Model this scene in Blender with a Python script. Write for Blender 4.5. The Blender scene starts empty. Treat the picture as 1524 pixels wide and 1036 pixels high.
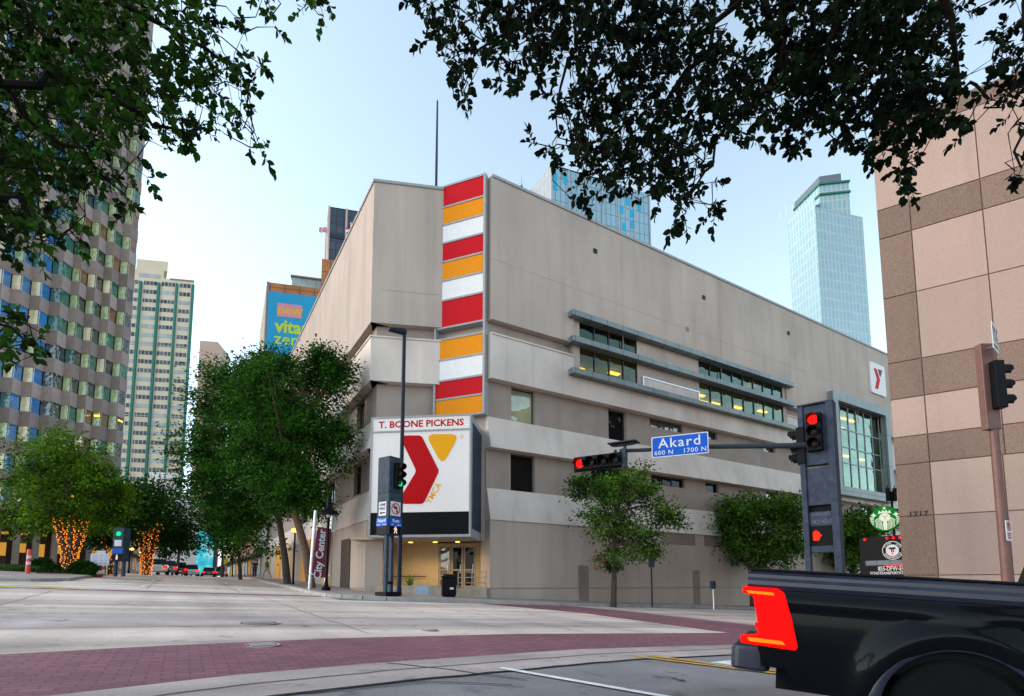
import bpy, bmesh, math, random
import numpy as np
from mathutils import Vector as V, Matrix

# ------------------------------------------------------------------ camera, sky, sun, exposure
SC = bpy.context.scene
COL = SC.collection
FPX, CX, CY = 800.0, 762.0, 790.0            # focal length and principal point measured on the 1524 px wide photograph
PITCH, YAW, EYE = math.atan(0.1), math.radians(31.46), 1.1
cam = bpy.data.objects.new('camera', bpy.data.cameras.new('camera'))
COL.objects.link(cam)
cam.location = (0, 0, EYE)
cam.rotation_euler = (math.pi/2 + PITCH, 0, -YAW)
cam.data.sensor_width = 36
cam.data.lens = FPX/1524*36
cam.data.shift_y = (CY-518)/1524
cam.data.clip_start, cam.data.clip_end = 0.1, 6000
SC.camera = cam

SUN_EL, SUN_AZ = math.radians(24), math.radians(-60)      # azimuth clockwise from +Y
W = bpy.data.worlds.new('World'); SC.world = W; W.use_nodes = True
nt = W.node_tree
bg = nt.nodes['Background']
sky = nt.nodes.new('ShaderNodeTexSky'); sky.sky_type = 'NISHITA'; sky.sun_disc = False
sky.sun_elevation = SUN_EL; sky.sun_rotation = SUN_AZ
sky.air_density = 1.0; sky.dust_density = 0.8; sky.ozone_density = 2.0; sky.altitude = 100
hs = nt.nodes.new('ShaderNodeHueSaturation'); hs.inputs['Saturation'].default_value = .64; hs.inputs['Hue'].default_value = .478
nt.links.new(sky.outputs[0], hs.inputs['Color']); nt.links.new(hs.outputs[0], bg.inputs[0])
bg.inputs[1].default_value = 0.15
sun = bpy.data.objects.new('sun', bpy.data.lights.new('sun', 'SUN')); COL.objects.link(sun)
sun.data.energy = 0.3; sun.data.angle = math.radians(14); sun.data.color = (1, .86, .72)
sdir = V((math.sin(SUN_AZ)*math.cos(SUN_EL), math.cos(SUN_AZ)*math.cos(SUN_EL), math.sin(SUN_EL)))
sun.rotation_euler = sdir.to_track_quat('Z', 'Y').to_euler()
SC.view_settings.view_transform = 'Standard'; SC.view_settings.look = 'None'
SC.view_settings.exposure = 1.55; SC.view_settings.gamma = 1

# ------------------------------------------------------------------ measuring helpers (photo -> world)
F0 = V((math.sin(YAW), math.cos(YAW), 0)); RT = V((math.cos(YAW), -math.sin(YAW), 0)); ZU = V((0, 0, 1))
FW = F0*math.cos(PITCH)+ZU*math.sin(PITCH); UP = -F0*math.sin(PITCH)+ZU*math.cos(PITCH)
EYEP = V((0, 0, EYE))
def zy(y, d):                                 # height of a point seen at image row y, d metres ahead
    t = (CY-y)/FPX; c, q = math.cos(PITCH), math.sin(PITCH); return EYE + d*(q+t*c)/(c-t*q)
X_, Y_ = V((1, 0, 0)), V((0, 1, 0))
def ray(px, py): return FW + RT*((px-CX)/FPX) + UP*((CY-py)/FPX)
def at(px, py, d):
    r = ray(px, py); return EYEP + r*(d/r.dot(F0))
def on_plane(px, py, p, n):
    r = ray(px, py); return EYEP + r*((p-EYEP).dot(n)/r.dot(n))
def rel(az):                                  # horizontal direction, degrees right of the view axis
    a = math.radians(az); return F0*math.cos(a) + RT*math.sin(a)
def gz(x, y):                                 # the ground: rises along the avenue, falls along the cross street
    xx = min(max(x, -25), 70)
    if y < 45: a = .034*max(y, -60)
    elif y < 65: t = y-45; a = 1.53+.034*t-.021*t*t/40
    else: a = 2.0+.013*(min(y, 300)-65)
    return a - .04*xx
def G(x, y, dz=0): return V((x, y, gz(x, y)+dz))
def at_y(px, y, dz=0):
    r = ray(px, 870); return G(r.x*y/r.y, y, dz)
def at_d(px, d, dz=0):
    p = at(px, 870, d); return G(p.x, p.y, dz)
GN = V((.04, -.034, 1)).normalized()

# ------------------------------------------------------------------ materials
def mat(name, col, rough=.7, metal=0, var=.12, scale=6, bump=0, bscale=60, stretch=None, spec=.4, coat=0, streak=0, wear=0, island=0):
    m = bpy.data.materials.new(name); m.use_nodes = True
    n = m.node_tree; p = n.nodes['Principled BSDF']; L = n.links.new
    p.inputs['Roughness'].default_value = rough; p.inputs['Metallic'].default_value = metal
    p.inputs['Specular IOR Level'].default_value = spec
    p.inputs['Coat Weight'].default_value = coat; p.inputs['Coat Roughness'].default_value = .05
    tc = n.nodes.new('ShaderNodeTexCoord'); src = tc.outputs['Object']
    if stretch:
        mp = n.nodes.new('ShaderNodeMapping'); mp.inputs['Scale'].default_value = stretch
        L(src, mp.inputs[0]); src = mp.outputs[0]
    nz = n.nodes.new('ShaderNodeTexNoise'); nz.inputs['Scale'].default_value = scale; nz.inputs['Detail'].default_value = 6
    L(src, nz.inputs['Vector'])
    mr = n.nodes.new('ShaderNodeMapRange'); mr.inputs[1].default_value = .3; mr.inputs[2].default_value = .7
    mr.inputs[3].default_value = 1-var; mr.inputs[4].default_value = 1+var
    L(nz.outputs[0], mr.inputs[0])
    mx = n.nodes.new('ShaderNodeMix'); mx.data_type = 'RGBA'; mx.blend_type = 'MULTIPLY'; mx.inputs[0].default_value = 1
    mx.inputs[6].default_value = (*col, 1)
    L(mr.outputs[0], mx.inputs[7]); L(mx.outputs[2], p.inputs['Base Color'])
    last = mx
    def layer(vec_scale, sc, lo, hi, a, b_, detail=5, src_=None):
        nonlocal last
        mp = n.nodes.new('ShaderNodeMapping'); mp.inputs['Scale'].default_value = vec_scale; L(src_ or tc.outputs['Object'], mp.inputs[0])
        z = n.nodes.new('ShaderNodeTexNoise'); z.inputs['Scale'].default_value = sc; z.inputs['Detail'].default_value = detail; L(mp.outputs[0], z.inputs['Vector'])
        q = n.nodes.new('ShaderNodeMapRange'); q.inputs[1].default_value = lo; q.inputs[2].default_value = hi; q.inputs[3].default_value = a; q.inputs[4].default_value = b_; L(z.outputs[0], q.inputs[0])
        y = n.nodes.new('ShaderNodeMix'); y.data_type = 'RGBA'; y.blend_type = 'MULTIPLY'; y.inputs[0].default_value = 1
        L(last.outputs[2], y.inputs[6]); L(q.outputs[0], y.inputs[7]); L(y.outputs[2], p.inputs['Base Color']); last = y
    if streak: layer((1.6, 1.6, .1), 1.1, .5, .72, 1, 1-streak); layer((1, 1, 1), .22, .35, .7, 1+streak*.3, 1-streak*.5)
    if wear:
        layer((.12, 1.3, 1), .55, .42, .66, 1.04, 1-wear); layer((1.2, .15, 1), .45, .5, .7, 1, 1-wear*.8); layer((1, 1, 1), 2.6, .62, .72, 1, 1-wear*1.1, 3); layer((1, 1, 1), 34, .3, .7, 1+wear*.35, 1-wear*.35, 2)
    if island:
        gi = n.nodes.new('ShaderNodeNewGeometry'); q = n.nodes.new('ShaderNodeMapRange'); q.inputs[3].default_value = 1-island; q.inputs[4].default_value = 1+island; L(gi.outputs['Random Per Island'], q.inputs[0])
        y = n.nodes.new('ShaderNodeMix'); y.data_type = 'RGBA'; y.blend_type = 'MULTIPLY'; y.inputs[0].default_value = 1; L(last.outputs[2], y.inputs[6]); L(q.outputs[0], y.inputs[7]); L(y.outputs[2], p.inputs['Base Color']); last = y
    if bump:
        n2 = n.nodes.new('ShaderNodeTexNoise'); n2.inputs['Scale'].default_value = bscale; n2.inputs['Detail'].default_value = 4
        L(tc.outputs['Object'], n2.inputs['Vector'])
        b = n.nodes.new('ShaderNodeBump'); b.inputs['Strength'].default_value = bump; b.inputs['Distance'].default_value = .02
        L(n2.outputs[0], b.inputs['Height']); L(b.outputs[0], p.inputs['Normal'])
    return m
def emit(name, col, s):
    m = bpy.data.materials.new(name); m.use_nodes = True
    p = m.node_tree.nodes['Principled BSDF']; p.inputs['Base Color'].default_value = (*[c*.5 for c in col], 1)
    p.inputs['Emission Color'].default_value = (*col, 1); p.inputs['Emission Strength'].default_value = s
    p.inputs['Roughness'].default_value = .5; p.inputs['Specular IOR Level'].default_value = .08
    return m
def glass(name, col, wav=.0, wscale=1.5, rough=.03, metal=.0, spec=1.0, ior=1.9):
    m = mat(name, col, rough, metal, .25, .8, spec=spec)
    n = m.node_tree; p = n.nodes['Principled BSDF']; p.inputs['IOR'].default_value = ior
    if wav:
        tc = n.nodes.new('ShaderNodeTexCoord')
        nz = n.nodes.new('ShaderNodeTexNoise'); nz.inputs['Scale'].default_value = wscale; nz.inputs['Detail'].default_value = 1.5
        n.links.new(tc.outputs['Object'], nz.inputs['Vector'])
        b = n.nodes.new('ShaderNodeBump'); b.inputs['Strength'].default_value = wav; b.inputs['Distance'].default_value = .3
        n.links.new(nz.outputs[0], b.inputs['Height']); n.links.new(b.outputs[0], p.inputs['Normal'])
    return m
def clear_glass(name, tint, refl=.25, wav=.15):
    m = bpy.data.materials.new(name); m.use_nodes = True; n = m.node_tree; n.nodes.remove(n.nodes['Principled BSDF'])
    out = n.nodes['Material Output']; L = n.links.new
    t = n.nodes.new('ShaderNodeBsdfTransparent'); t.inputs[0].default_value = (*tint, 1)
    g = n.nodes.new('ShaderNodeBsdfGlossy'); g.inputs['Roughness'].default_value = .02; g.inputs[0].default_value = (.6, .78, .68, 1)
    lw = n.nodes.new('ShaderNodeLayerWeight'); lw.inputs[0].default_value = .5
    pw = n.nodes.new('ShaderNodeMath'); pw.operation = 'POWER'; pw.inputs[1].default_value = 3.0
    ad = n.nodes.new('ShaderNodeMath'); ad.operation = 'ADD'; ad.use_clamp = True; ad.inputs[1].default_value = refl
    tc = n.nodes.new('ShaderNodeTexCoord'); nz = n.nodes.new('ShaderNodeTexNoise'); nz.inputs['Scale'].default_value = .7
    L(tc.outputs['Object'], nz.inputs['Vector'])
    b = n.nodes.new('ShaderNodeBump'); b.inputs['Strength'].default_value = wav; b.inputs['Distance'].default_value = .4
    L(nz.outputs[0], b.inputs['Height']); L(b.outputs[0], g.inputs['Normal'])
    mx = n.nodes.new('ShaderNodeMixShader')
    L(lw.outputs['Facing'], pw.inputs[0]); L(pw.outputs[0], ad.inputs[0]); L(ad.outputs[0], mx.inputs[0]); L(t.outputs[0], mx.inputs[1]); L(g.outputs[0], mx.inputs[2])
    L(mx.outputs[0], out.inputs[0])
    return m
def grid(name, c1, c2, cm, bw, bh, mortar, rough=.1, metal=0, offset=0, bump=0, spec=.5, bias=0, ior=1.5, rot=0, nv=.2):
    """cells bw x bh metres laid on the faces (UVs are in metres)"""
    m = bpy.data.materials.new(name); m.use_nodes = True; n = m.node_tree; p = n.nodes['Principled BSDF']; L = n.links.new
    uv = n.nodes.new('ShaderNodeUVMap'); br = n.nodes.new('ShaderNodeTexBrick')
    br.offset = offset; br.inputs['Scale'].default_value = 1
    br.inputs['Color1'].default_value = (*c1, 1); br.inputs['Color2'].default_value = (*c2, 1); br.inputs['Mortar'].default_value = (*cm, 1)
    br.inputs['Brick Width'].default_value = bw; br.inputs['Row Height'].default_value = bh
    br.inputs['Mortar Size'].default_value = mortar; br.inputs['Mortar Smooth'].default_value = .1; br.inputs['Bias'].default_value = bias
    src = uv.outputs[0]
    if rot:
        mp = n.nodes.new('ShaderNodeMapping'); mp.inputs['Rotation'].default_value = (0, 0, rot); L(src, mp.inputs[0]); src = mp.outputs[0]
    L(src, br.inputs['Vector'])
    nz = n.nodes.new('ShaderNodeTexNoise'); nz.inputs['Scale'].default_value = .35; nz.inputs['Detail'].default_value = 8
    L(uv.outputs[0], nz.inputs['Vector'])
    mr = n.nodes.new('ShaderNodeMapRange'); mr.inputs[1].default_value = .3; mr.inputs[2].default_value = .7; mr.inputs[3].default_value = 1-nv; mr.inputs[4].default_value = 1+nv
    L(nz.outputs[0], mr.inputs[0])
    mx = n.nodes.new('ShaderNodeMix'); mx.data_type = 'RGBA'; mx.blend_type = 'MULTIPLY'; mx.inputs[0].default_value = 1
    L(br.outputs['Color'], mx.inputs[6]); L(mr.outputs[0], mx.inputs[7]); L(mx.outputs[2], p.inputs['Base Color'])
    p.inputs['Roughness'].default_value = rough; p.inputs['Metallic'].default_value = metal; p.inputs['Specular IOR Level'].default_value = spec
    p.inputs['IOR'].default_value = ior
    if bump:
        b = n.nodes.new('ShaderNodeBump'); b.inputs['Strength'].default_value = bump; b.inputs['Distance'].default_value = .01; b.invert = True
        L(br.outputs['Fac'], b.inputs['Height']); L(b.outputs[0], p.inputs['Normal'])
    return m
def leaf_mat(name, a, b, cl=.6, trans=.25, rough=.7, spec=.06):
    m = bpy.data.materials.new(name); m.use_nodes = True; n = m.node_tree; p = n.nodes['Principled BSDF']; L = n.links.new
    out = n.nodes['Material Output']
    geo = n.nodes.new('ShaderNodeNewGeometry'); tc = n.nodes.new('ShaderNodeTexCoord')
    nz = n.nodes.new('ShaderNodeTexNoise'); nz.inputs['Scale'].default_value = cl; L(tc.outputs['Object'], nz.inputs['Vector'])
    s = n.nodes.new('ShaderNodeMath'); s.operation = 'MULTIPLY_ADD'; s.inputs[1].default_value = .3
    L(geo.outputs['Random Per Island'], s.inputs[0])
    s2 = n.nodes.new('ShaderNodeMapRange'); s2.inputs[1].default_value = .40; s2.inputs[2].default_value = .62; s2.inputs[3].default_value = 0; s2.inputs[4].default_value = .75  # noise paints lit and shaded clumps into the leaf colour
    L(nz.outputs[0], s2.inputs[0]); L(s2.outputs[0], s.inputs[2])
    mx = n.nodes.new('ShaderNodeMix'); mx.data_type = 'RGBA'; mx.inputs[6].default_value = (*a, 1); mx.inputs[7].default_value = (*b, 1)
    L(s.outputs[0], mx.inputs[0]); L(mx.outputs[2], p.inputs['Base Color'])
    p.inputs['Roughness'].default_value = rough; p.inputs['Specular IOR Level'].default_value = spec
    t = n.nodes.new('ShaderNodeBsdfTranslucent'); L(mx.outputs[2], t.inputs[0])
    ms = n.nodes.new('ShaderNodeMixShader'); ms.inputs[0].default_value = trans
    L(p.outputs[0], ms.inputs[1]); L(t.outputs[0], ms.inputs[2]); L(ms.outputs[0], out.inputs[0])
    return m

M = {}
M['asphalt'] = mat('asphalt', (.27, .25, .25), .92, var=.2, scale=.5, bump=.6, bscale=70, wear=.3, spec=.1)
M['concrete_road'] = mat('concrete_road', (.69, .56, .485), .9, var=.14, scale=.25, bump=.3, bscale=50, wear=.34, spec=.1)
M['concrete_band'] = mat('concrete_band', (.42, .35, .32), .9, var=.18, scale=.8, bump=.25, bscale=50, wear=.28, spec=.1)
M['iron'] = mat('iron', (.09, .08, .075), .7, var=.4, scale=12)
M['patch'] = mat('patch', (.5, .42, .385), .9, var=.15, scale=.7, bump=.3, wear=.3, spec=.1)
M['dark'] = mat('dark', (.02, .02, .022), .8)
M['sidewalk'] = grid('sidewalk', (.27, .22, .2), (.32, .26, .235), (.15, .13, .12), 1.5, 1.5, .02, .9)
M['kerb'] = mat('kerb', (.38, .35, .32), .85, var=.2, scale=2)
M['brick'] = grid('brick', (.175, .06, .08), (.26, .09, .112), (.11, .045, .055), .24, .12, .010, .9, offset=.5, bump=.6, bias=-.1)
M['white_paint'] = mat('white_paint', (.72, .72, .7), .7, var=.25, scale=8)
M['yellow_paint'] = mat('yellow_paint', (.6, .33, .05), .7, var=.3, scale=9)
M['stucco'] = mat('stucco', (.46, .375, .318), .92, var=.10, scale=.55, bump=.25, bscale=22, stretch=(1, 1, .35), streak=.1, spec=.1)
M['stucco_light'] = mat('stucco_light', (.66, .56, .49), .92, var=.12, scale=.7, bump=.25, bscale=22, stretch=(1, 1, .5), streak=.11, spec=.1)  # paler copy: skylight on the sloped bands put into the colour
M['stucco_recess'] = mat('stucco_recess', (.35, .283, .24), .92, var=.10, scale=.7, bump=.25, bscale=22, streak=.1, spec=.1)  # darker copy: shade of the recessed walls put into the colour
M['stucco_dark'] = mat('stucco_dark', (.26, .205, .175), .92, var=.15, scale=.9, bump=.25, bscale=22)
M['coping'] = mat('coping', (.33, .33, .33), .6, 0, spec=.15)
M['canopy'] = grid('canopy', (.17, .2, .195), (.19, .22, .215), (.07, .08, .08), 1.25, 3, .03, .5, metal=.15)
M['frame'] = mat('frame', (.05, .055, .05), .5, .3)
M['alu'] = mat('alu', (.55, .55, .55), .35, .8)
M['glass_strip'] = clear_glass('glass_strip', (.55, .62, .52), .03, .16)
M['glass_dark'] = glass('glass_dark', (.006, .007, .008), .12, 1.2, ior=1.45, spec=.22)
M['glass_warm'] = glass('glass_warm', (.10, .085, .05), .3, 1.0, ior=1.7)
M['glass_pale'] = glass('glass_pale', (.34, .36, .2), .4, .8, ior=1.7)  # pale green reflection put into the pane's base colour
M['glass_green'] = glass('glass_green', (.02, .05, .045), .4, 1.0, ior=1.7)
M['room'] = mat('room', (.16, .17, .13), .9)
M['lamp_yellow'] = emit('lamp_yellow', (1, .46, .01), 2.0)
M['red'] = mat('red', (.52, .008, .014), .5, var=.05, spec=.06)
M['orange'] = mat('orange', (.74, .25, .008), .5, var=.05, spec=.06)
M['white'] = mat('white', (.76, .74, .72), .5, var=.05, spec=.06)
M['sign_white'] = emit('sign_white', (.95, .91, .89), .1)
M['sign_red'] = emit('sign_red', (.75, .006, .01), .03)
M['sign_orange'] = emit('sign_orange', (1, .46, .012), .09)
M['black'] = mat('black', (.004, .004, .005), .5, var=.2, spec=.1)
M['granite'] = mat('granite', (.42, .285, .228), .6, var=.15, scale=40, bump=.05, streak=.08, island=.11, spec=.25)
M['granite_dark'] = mat('granite_dark', (.225, .143, .106), .6, var=.28, scale=26, bump=.05, streak=.1, island=.11, spec=.25)
M['signal_steel'] = mat('signal_steel', (.034, .045, .068), .6, 0, var=.3, scale=5, bump=.08, spec=.15)
M['signal_steel_light'] = mat('signal_steel_light', (.12, .14, .17), .6, 0, var=.22, scale=6)
M['pylon_blue'] = mat('pylon_blue', (.03, .048, .07), .6, 0, var=.3, scale=5, spec=.15)
M['pole_blue'] = mat('pole_blue', (.014, .018, .034), .5, 0, spec=.15)
M['brown_paint'] = mat('brown_paint', (.15, .07, .055), .5, var=.15, scale=7)
M['mast'] = mat('mast', (.03, .042, .052), .6, 0, var=.3, scale=12, spec=.2)
M['sign_blue'] = mat('sign_blue', (.005, .085, .46), .5, var=.04, spec=.15)
M['sign_face'] = mat('sign_face', (.6, .6, .61), .5, var=.04, spec=.2)
M['lens_dark'] = mat('lens_dark', (.012, .006, .006), .3, spec=.2)
M['red_on'] = emit('red_on', (1, .006, .004), .9)
M['red_core'] = emit('red_core', (1, .35, .08), 5)
M['green_on'] = emit('green_on', (.0, .6, .2), .45)
M['walk_on'] = emit('walk_on', (1, .7, .6), .25)
M['hand_on'] = emit('hand_on', (1, .02, .006), .5)
M['bark'] = mat('bark', (.07, .05, .04), .9, var=.4, scale=9, bump=.9, bscale=30)
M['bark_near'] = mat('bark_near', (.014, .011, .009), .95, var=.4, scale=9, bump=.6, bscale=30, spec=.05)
M['bark_warm'] = mat('bark_warm', (.13, .075, .05), .9, var=.4, scale=9, bump=.9, bscale=30)
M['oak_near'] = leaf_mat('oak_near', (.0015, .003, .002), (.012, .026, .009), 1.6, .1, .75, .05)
M['oak_near_lit'] = leaf_mat('oak_near_lit', (.0015, .004, .0015), (.035, .1, .01), 2.2, .2, .75, .05)  # brighter leaf copy: light on the left oak put into its colour
M['elm'] = leaf_mat('elm', (.0015, .009, .003), (.055, .18, .016), 1.1, .2)
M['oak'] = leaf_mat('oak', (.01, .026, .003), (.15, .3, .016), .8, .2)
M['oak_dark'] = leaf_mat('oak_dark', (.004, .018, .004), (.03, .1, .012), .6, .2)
M['small'] = leaf_mat('small', (.006, .02, .004), (.12, .25, .03), .9, .2)
M['dry'] = mat('dry', (.22, .09, .04), .9, var=.5, scale=6)
M['grass'] = leaf_mat('grass', (.03, .07, .015), (.08, .14, .03), 1, .2)
M['steel'] = mat('steel', (.5, .52, .54), .3, .9)
M['maroon'] = mat('maroon', (.14, .004, .025), .6, var=.08)
M['truck_paint'] = mat('truck_paint', (.0025, .003, .0045), .22, 0, .1, spec=.09, coat=.16)
M['truck_rail'] = mat('truck_rail', (.008, .012, .028), .28, .0, .2, spec=.5, coat=.4)
M['trim'] = mat('trim', (.004, .004, .005), .6, spec=.15)
M['rubber'] = mat('rubber', (.006, .006, .006), .9, spec=.1)
M['chrome'] = mat('chrome', (.6, .62, .66), .12, 1)
M['lamp_red'] = emit('lamp_red', (1, .001, .001), .4)
M['lamp_amber'] = emit('lamp_amber', (1, .17, .004), .45)
M['tail_red'] = emit('tail_red', (1, .008, .006), 1.0)
M['fairy'] = emit('fairy', (1, .27, .02), .8)
M['warm_lamp'] = emit('warm_lamp', (1, .5, .08), 1.2)
M['planter'] = mat('planter', (.36, .3, .24), .85, var=.2, scale=3)
M['gray_blue'] = mat('gray_blue', (.28, .38, .48), .6)
M['entry_wall'] = mat('entry_wall', (.5, .4, .25), .85, var=.08)
M['skin'] = mat('skin', (.4, .22, .15), .6)
M['hair'] = mat('hair', (.03, .02, .015), .8)

# ------------------------------------------------------------------ mesh builder
class MB:
    def __init__(s, x=None): s.v = []; s.f = []; s.m = []; s.x = x or Matrix()
    def add(s, vs, fs, mi=0):
        b = len(s.v)
        s.v += [s.x @ V(p) for p in vs]; s.f += [tuple(b+i for i in f) for f in fs]; s.m += [mi]*len(fs); return s
    def box(s, a, b, mi=0):
        x0, y0, z0 = a; x1, y1, z1 = b
        return s.add([(x0, y0, z0), (x1, y0, z0), (x1, y1, z0), (x0, y1, z0), (x0, y0, z1), (x1, y0, z1), (x1, y1, z1), (x0, y1, z1)],
                     [(3, 2, 1, 0), (4, 5, 6, 7), (0, 1, 5, 4), (1, 2, 6, 5), (2, 3, 7, 6), (3, 0, 4, 7)], mi)
    def prism(s, pts, t0, t1, mi=0, mside=None):       # polygon in local xy, extruded along local z
        n = len(pts)
        vs = [(p[0], p[1], t0) for p in pts]+[(p[0], p[1], t1) for p in pts]
        a = sum(pts[i][0]*pts[(i+1) % n][1]-pts[(i+1) % n][0]*pts[i][1] for i in range(n))
        o = list(range(n)) if a > 0 else list(range(n))[::-1]
        s.add(vs, [tuple(o[::-1]), tuple(i+n for i in o)], mi)
        b = len(s.v)-2*n
        for i in range(n):
            j = (i+1) % n
            q = (b+o[i], b+o[j], b+n+o[j], b+n+o[i]); s.f.append(q); s.m.append(mi if mside is None else mside)
        return s
    def quad(s, a, b, c, d, mi=0): return s.add([a, b, c, d], [(0, 1, 2, 3)], mi)
    def tube(s, pts, rs, n=8, mi=0):
        pts = [V(p) for p in pts]
        if not hasattr(rs, '__len__'): rs = [rs]*len(pts)
        vs = []; fs = []
        prev = None
        for i, p in enumerate(pts):
            d = (pts[min(i+1, len(pts)-1)]-pts[max(i-1, 0)])
            d = d.normalized() if d.length > 1e-9 else V((0, 0, 1))
            if prev is None: u = d.orthogonal().normalized()
            else:
                u = prev - d*prev.dot(d)
                u = u.normalized() if u.length > 1e-6 else d.orthogonal().normalized()
            prev = u; w = d.cross(u)
            for k in range(n):
                a = 2*math.pi*k/n; vs.append(p+(u*math.cos(a)+w*math.sin(a))*rs[i])
            if i:
                b = (i-1)*n
                fs += [(b+k, b+(k+1) % n, b+n+(k+1) % n, b+n+k) for k in range(n)]
        fs += [tuple(range(n))[::-1], tuple(len(vs)-n+k for k in range(n))]
        return s.add(vs, fs, mi)
    def lathe(s, prof, n=20, mi=0):                    # around local z
        vs = [(r*math.cos(2*math.pi*k/n), r*math.sin(2*math.pi*k/n), z) for r, z in prof for k in range(n)]
        fs = []
        for i in range(len(prof)-1):
            fs += [(i*n+k, i*n+(k+1) % n, i*n+n+(k+1) % n, i*n+n+k) for k in range(n)]
        fs += [tuple(range(n))[::-1], tuple((len(prof)-1)*n+k for k in range(n))]
        return s.add(vs, fs, mi)
    def text(s, body, size, x, y, z=.004, mi=0, bold=0, sx=1, align='CENTER', rot=0, spacing=1):
        c = bpy.data.curves.new('t', 'FONT'); c.body = body; c.size = size; c.offset = bold; c.extrude = .003; c.resolution_u = 2
        c.align_x = align; c.align_y = 'CENTER'; c.space_character = spacing
        o = bpy.data.objects.new('t', c); COL.objects.link(o)
        bpy.context.view_layer.update()
        me = bpy.data.meshes.new_from_object(o.evaluated_get(bpy.context.evaluated_depsgraph_get()))
        bpy.data.objects.remove(o); bpy.data.curves.remove(c)
        R = Matrix.Translation((x, y, z)) @ Matrix.Rotation(rot, 4, 'Z') @ Matrix.Diagonal((sx, 1, 1, 1))
        s.add([R @ v.co for v in me.vertices], [tuple(p.vertices) for p in me.polygons], mi)
        bpy.data.meshes.remove(me); return s
    def build(s, name, mats, parent=None, smooth=False, bevel=0, label=None, kind=None):
        if not isinstance(mats, (list, tuple)): mats = [mats]
        inv = parent_matrix(parent).inverted() if parent else Matrix()
        me = bpy.data.meshes.new(name)
        me.from_pydata([inv @ p for p in s.v], [], s.f)
        for m in mats: me.materials.append(M[m] if isinstance(m, str) else m)
        me.polygons.foreach_set('material_index', s.m)
        uv = me.uv_layers.new(name='UVMap')
        me.update()
        W_ = parent_matrix(parent) if parent else Matrix()
        for p in me.polygons:
            nrm = (W_.to_3x3() @ p.normal)
            if abs(nrm.z) > .75 or (nrm.x**2+nrm.y**2) < 1e-8:
                for li in p.loop_indices:
                    q = W_ @ me.vertices[me.loops[li].vertex_index].co; uv.data[li].uv = (q.x, q.y)
            else:
                t = V((-nrm.y, nrm.x, 0)).normalized()
                for li in p.loop_indices:
                    q = W_ @ me.vertices[me.loops[li].vertex_index].co; uv.data[li].uv = (q.dot(t), q.z)
        if smooth: me.polygons.foreach_set('use_smooth', [True]*len(me.polygons)); me.set_sharp_from_angle(angle=math.radians(40))
        o = bpy.data.objects.new(name, me); COL.objects.link(o)
        if parent: o.parent = parent
        if bevel:
            b = o.modifiers.new('bevel', 'BEVEL'); b.width = bevel; b.segments = 2; b.limit_method = 'ANGLE'
        if label: o['label'] = label
        if kind: o['kind'] = kind
        return o
def parent_matrix(o):
    m = o.matrix_basis.copy()
    while o.parent: o = o.parent; m = o.matrix_basis @ m
    return m
def frame(o, u, n):                                    # local x = u, local z = n (towards the viewer), local y = up
    u = u.normalized(); n = n.normalized(); v = n.cross(u)
    m = Matrix.Identity(4)
    for i in range(3): m[i][0] = u[i]; m[i][1] = v[i]; m[i][2] = n[i]; m[i][3] = o[i]
    return m
def thing(name, label, cat, loc, rotz=0, group=None, mtx=None):
    o = bpy.data.objects.new(name, None); COL.objects.link(o); o.empty_display_size = .2
    if mtx is not None: o.matrix_basis = mtx
    else: o.location = loc; o.rotation_euler = (0, 0, rotz)
    o['label'] = label; o['category'] = cat
    if group: o['group'] = group
    return o
def tag(o, label, cat, group=None):
    o['label'] = label; o['category'] = cat
    if group: o['group'] = group
    return o
def struct(o, kind='structure'): o['kind'] = kind; return o
def copy_tree(o, parent=None):
    c = o.copy(); COL.objects.link(c); c.parent = parent
    for ch in [k for k in bpy.data.objects if k.parent == o]: copy_tree(ch, c)
    return c
def circ(r, n=28, cx=0, cy=0, a0=0, a1=2*math.pi):
    full = abs(a1-a0-2*math.pi) < 1e-6
    return [(cx+r*math.cos(a0+(a1-a0)*k/(n if full else n-1)), cy+r*math.sin(a0+(a1-a0)*k/(n if full else n-1))) for k in range(n)]
def ring(mb, r0, r1, z0, z1, mi=0, n=32, cx=0, cy=0):
    for k in range(n):
        a, b = 2*math.pi*k/n, 2*math.pi*(k+1)/n
        mb.prism([(cx+r0*math.cos(a), cy+r0*math.sin(a)), (cx+r1*math.cos(a), cy+r1*math.sin(a)), (cx+r1*math.cos(b), cy+r1*math.sin(b)), (cx+r0*math.cos(b), cy+r0*math.sin(b))], z0, z1, mi)
def rounded(pts, r, n=5):
    out = []; k = len(pts)
    for i in range(k):
        p, a, b = V(pts[i]).to_2d(), V(pts[i-1]).to_2d(), V(pts[(i+1) % k]).to_2d()
        da, db = (a-p).normalized(), (b-p).normalized()
        h = math.acos(max(-1, min(1, da.dot(db))))/2
        d = min(r/math.tan(h), (a-p).length*.45, (b-p).length*.45)
        A, B = p+da*d, p+db*d
        for t in range(n+1):
            t /= n; q = A*(1-t)**2+p*2*t*(1-t)+B*t*t; out.append((q.x, q.y))
    return out

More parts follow.
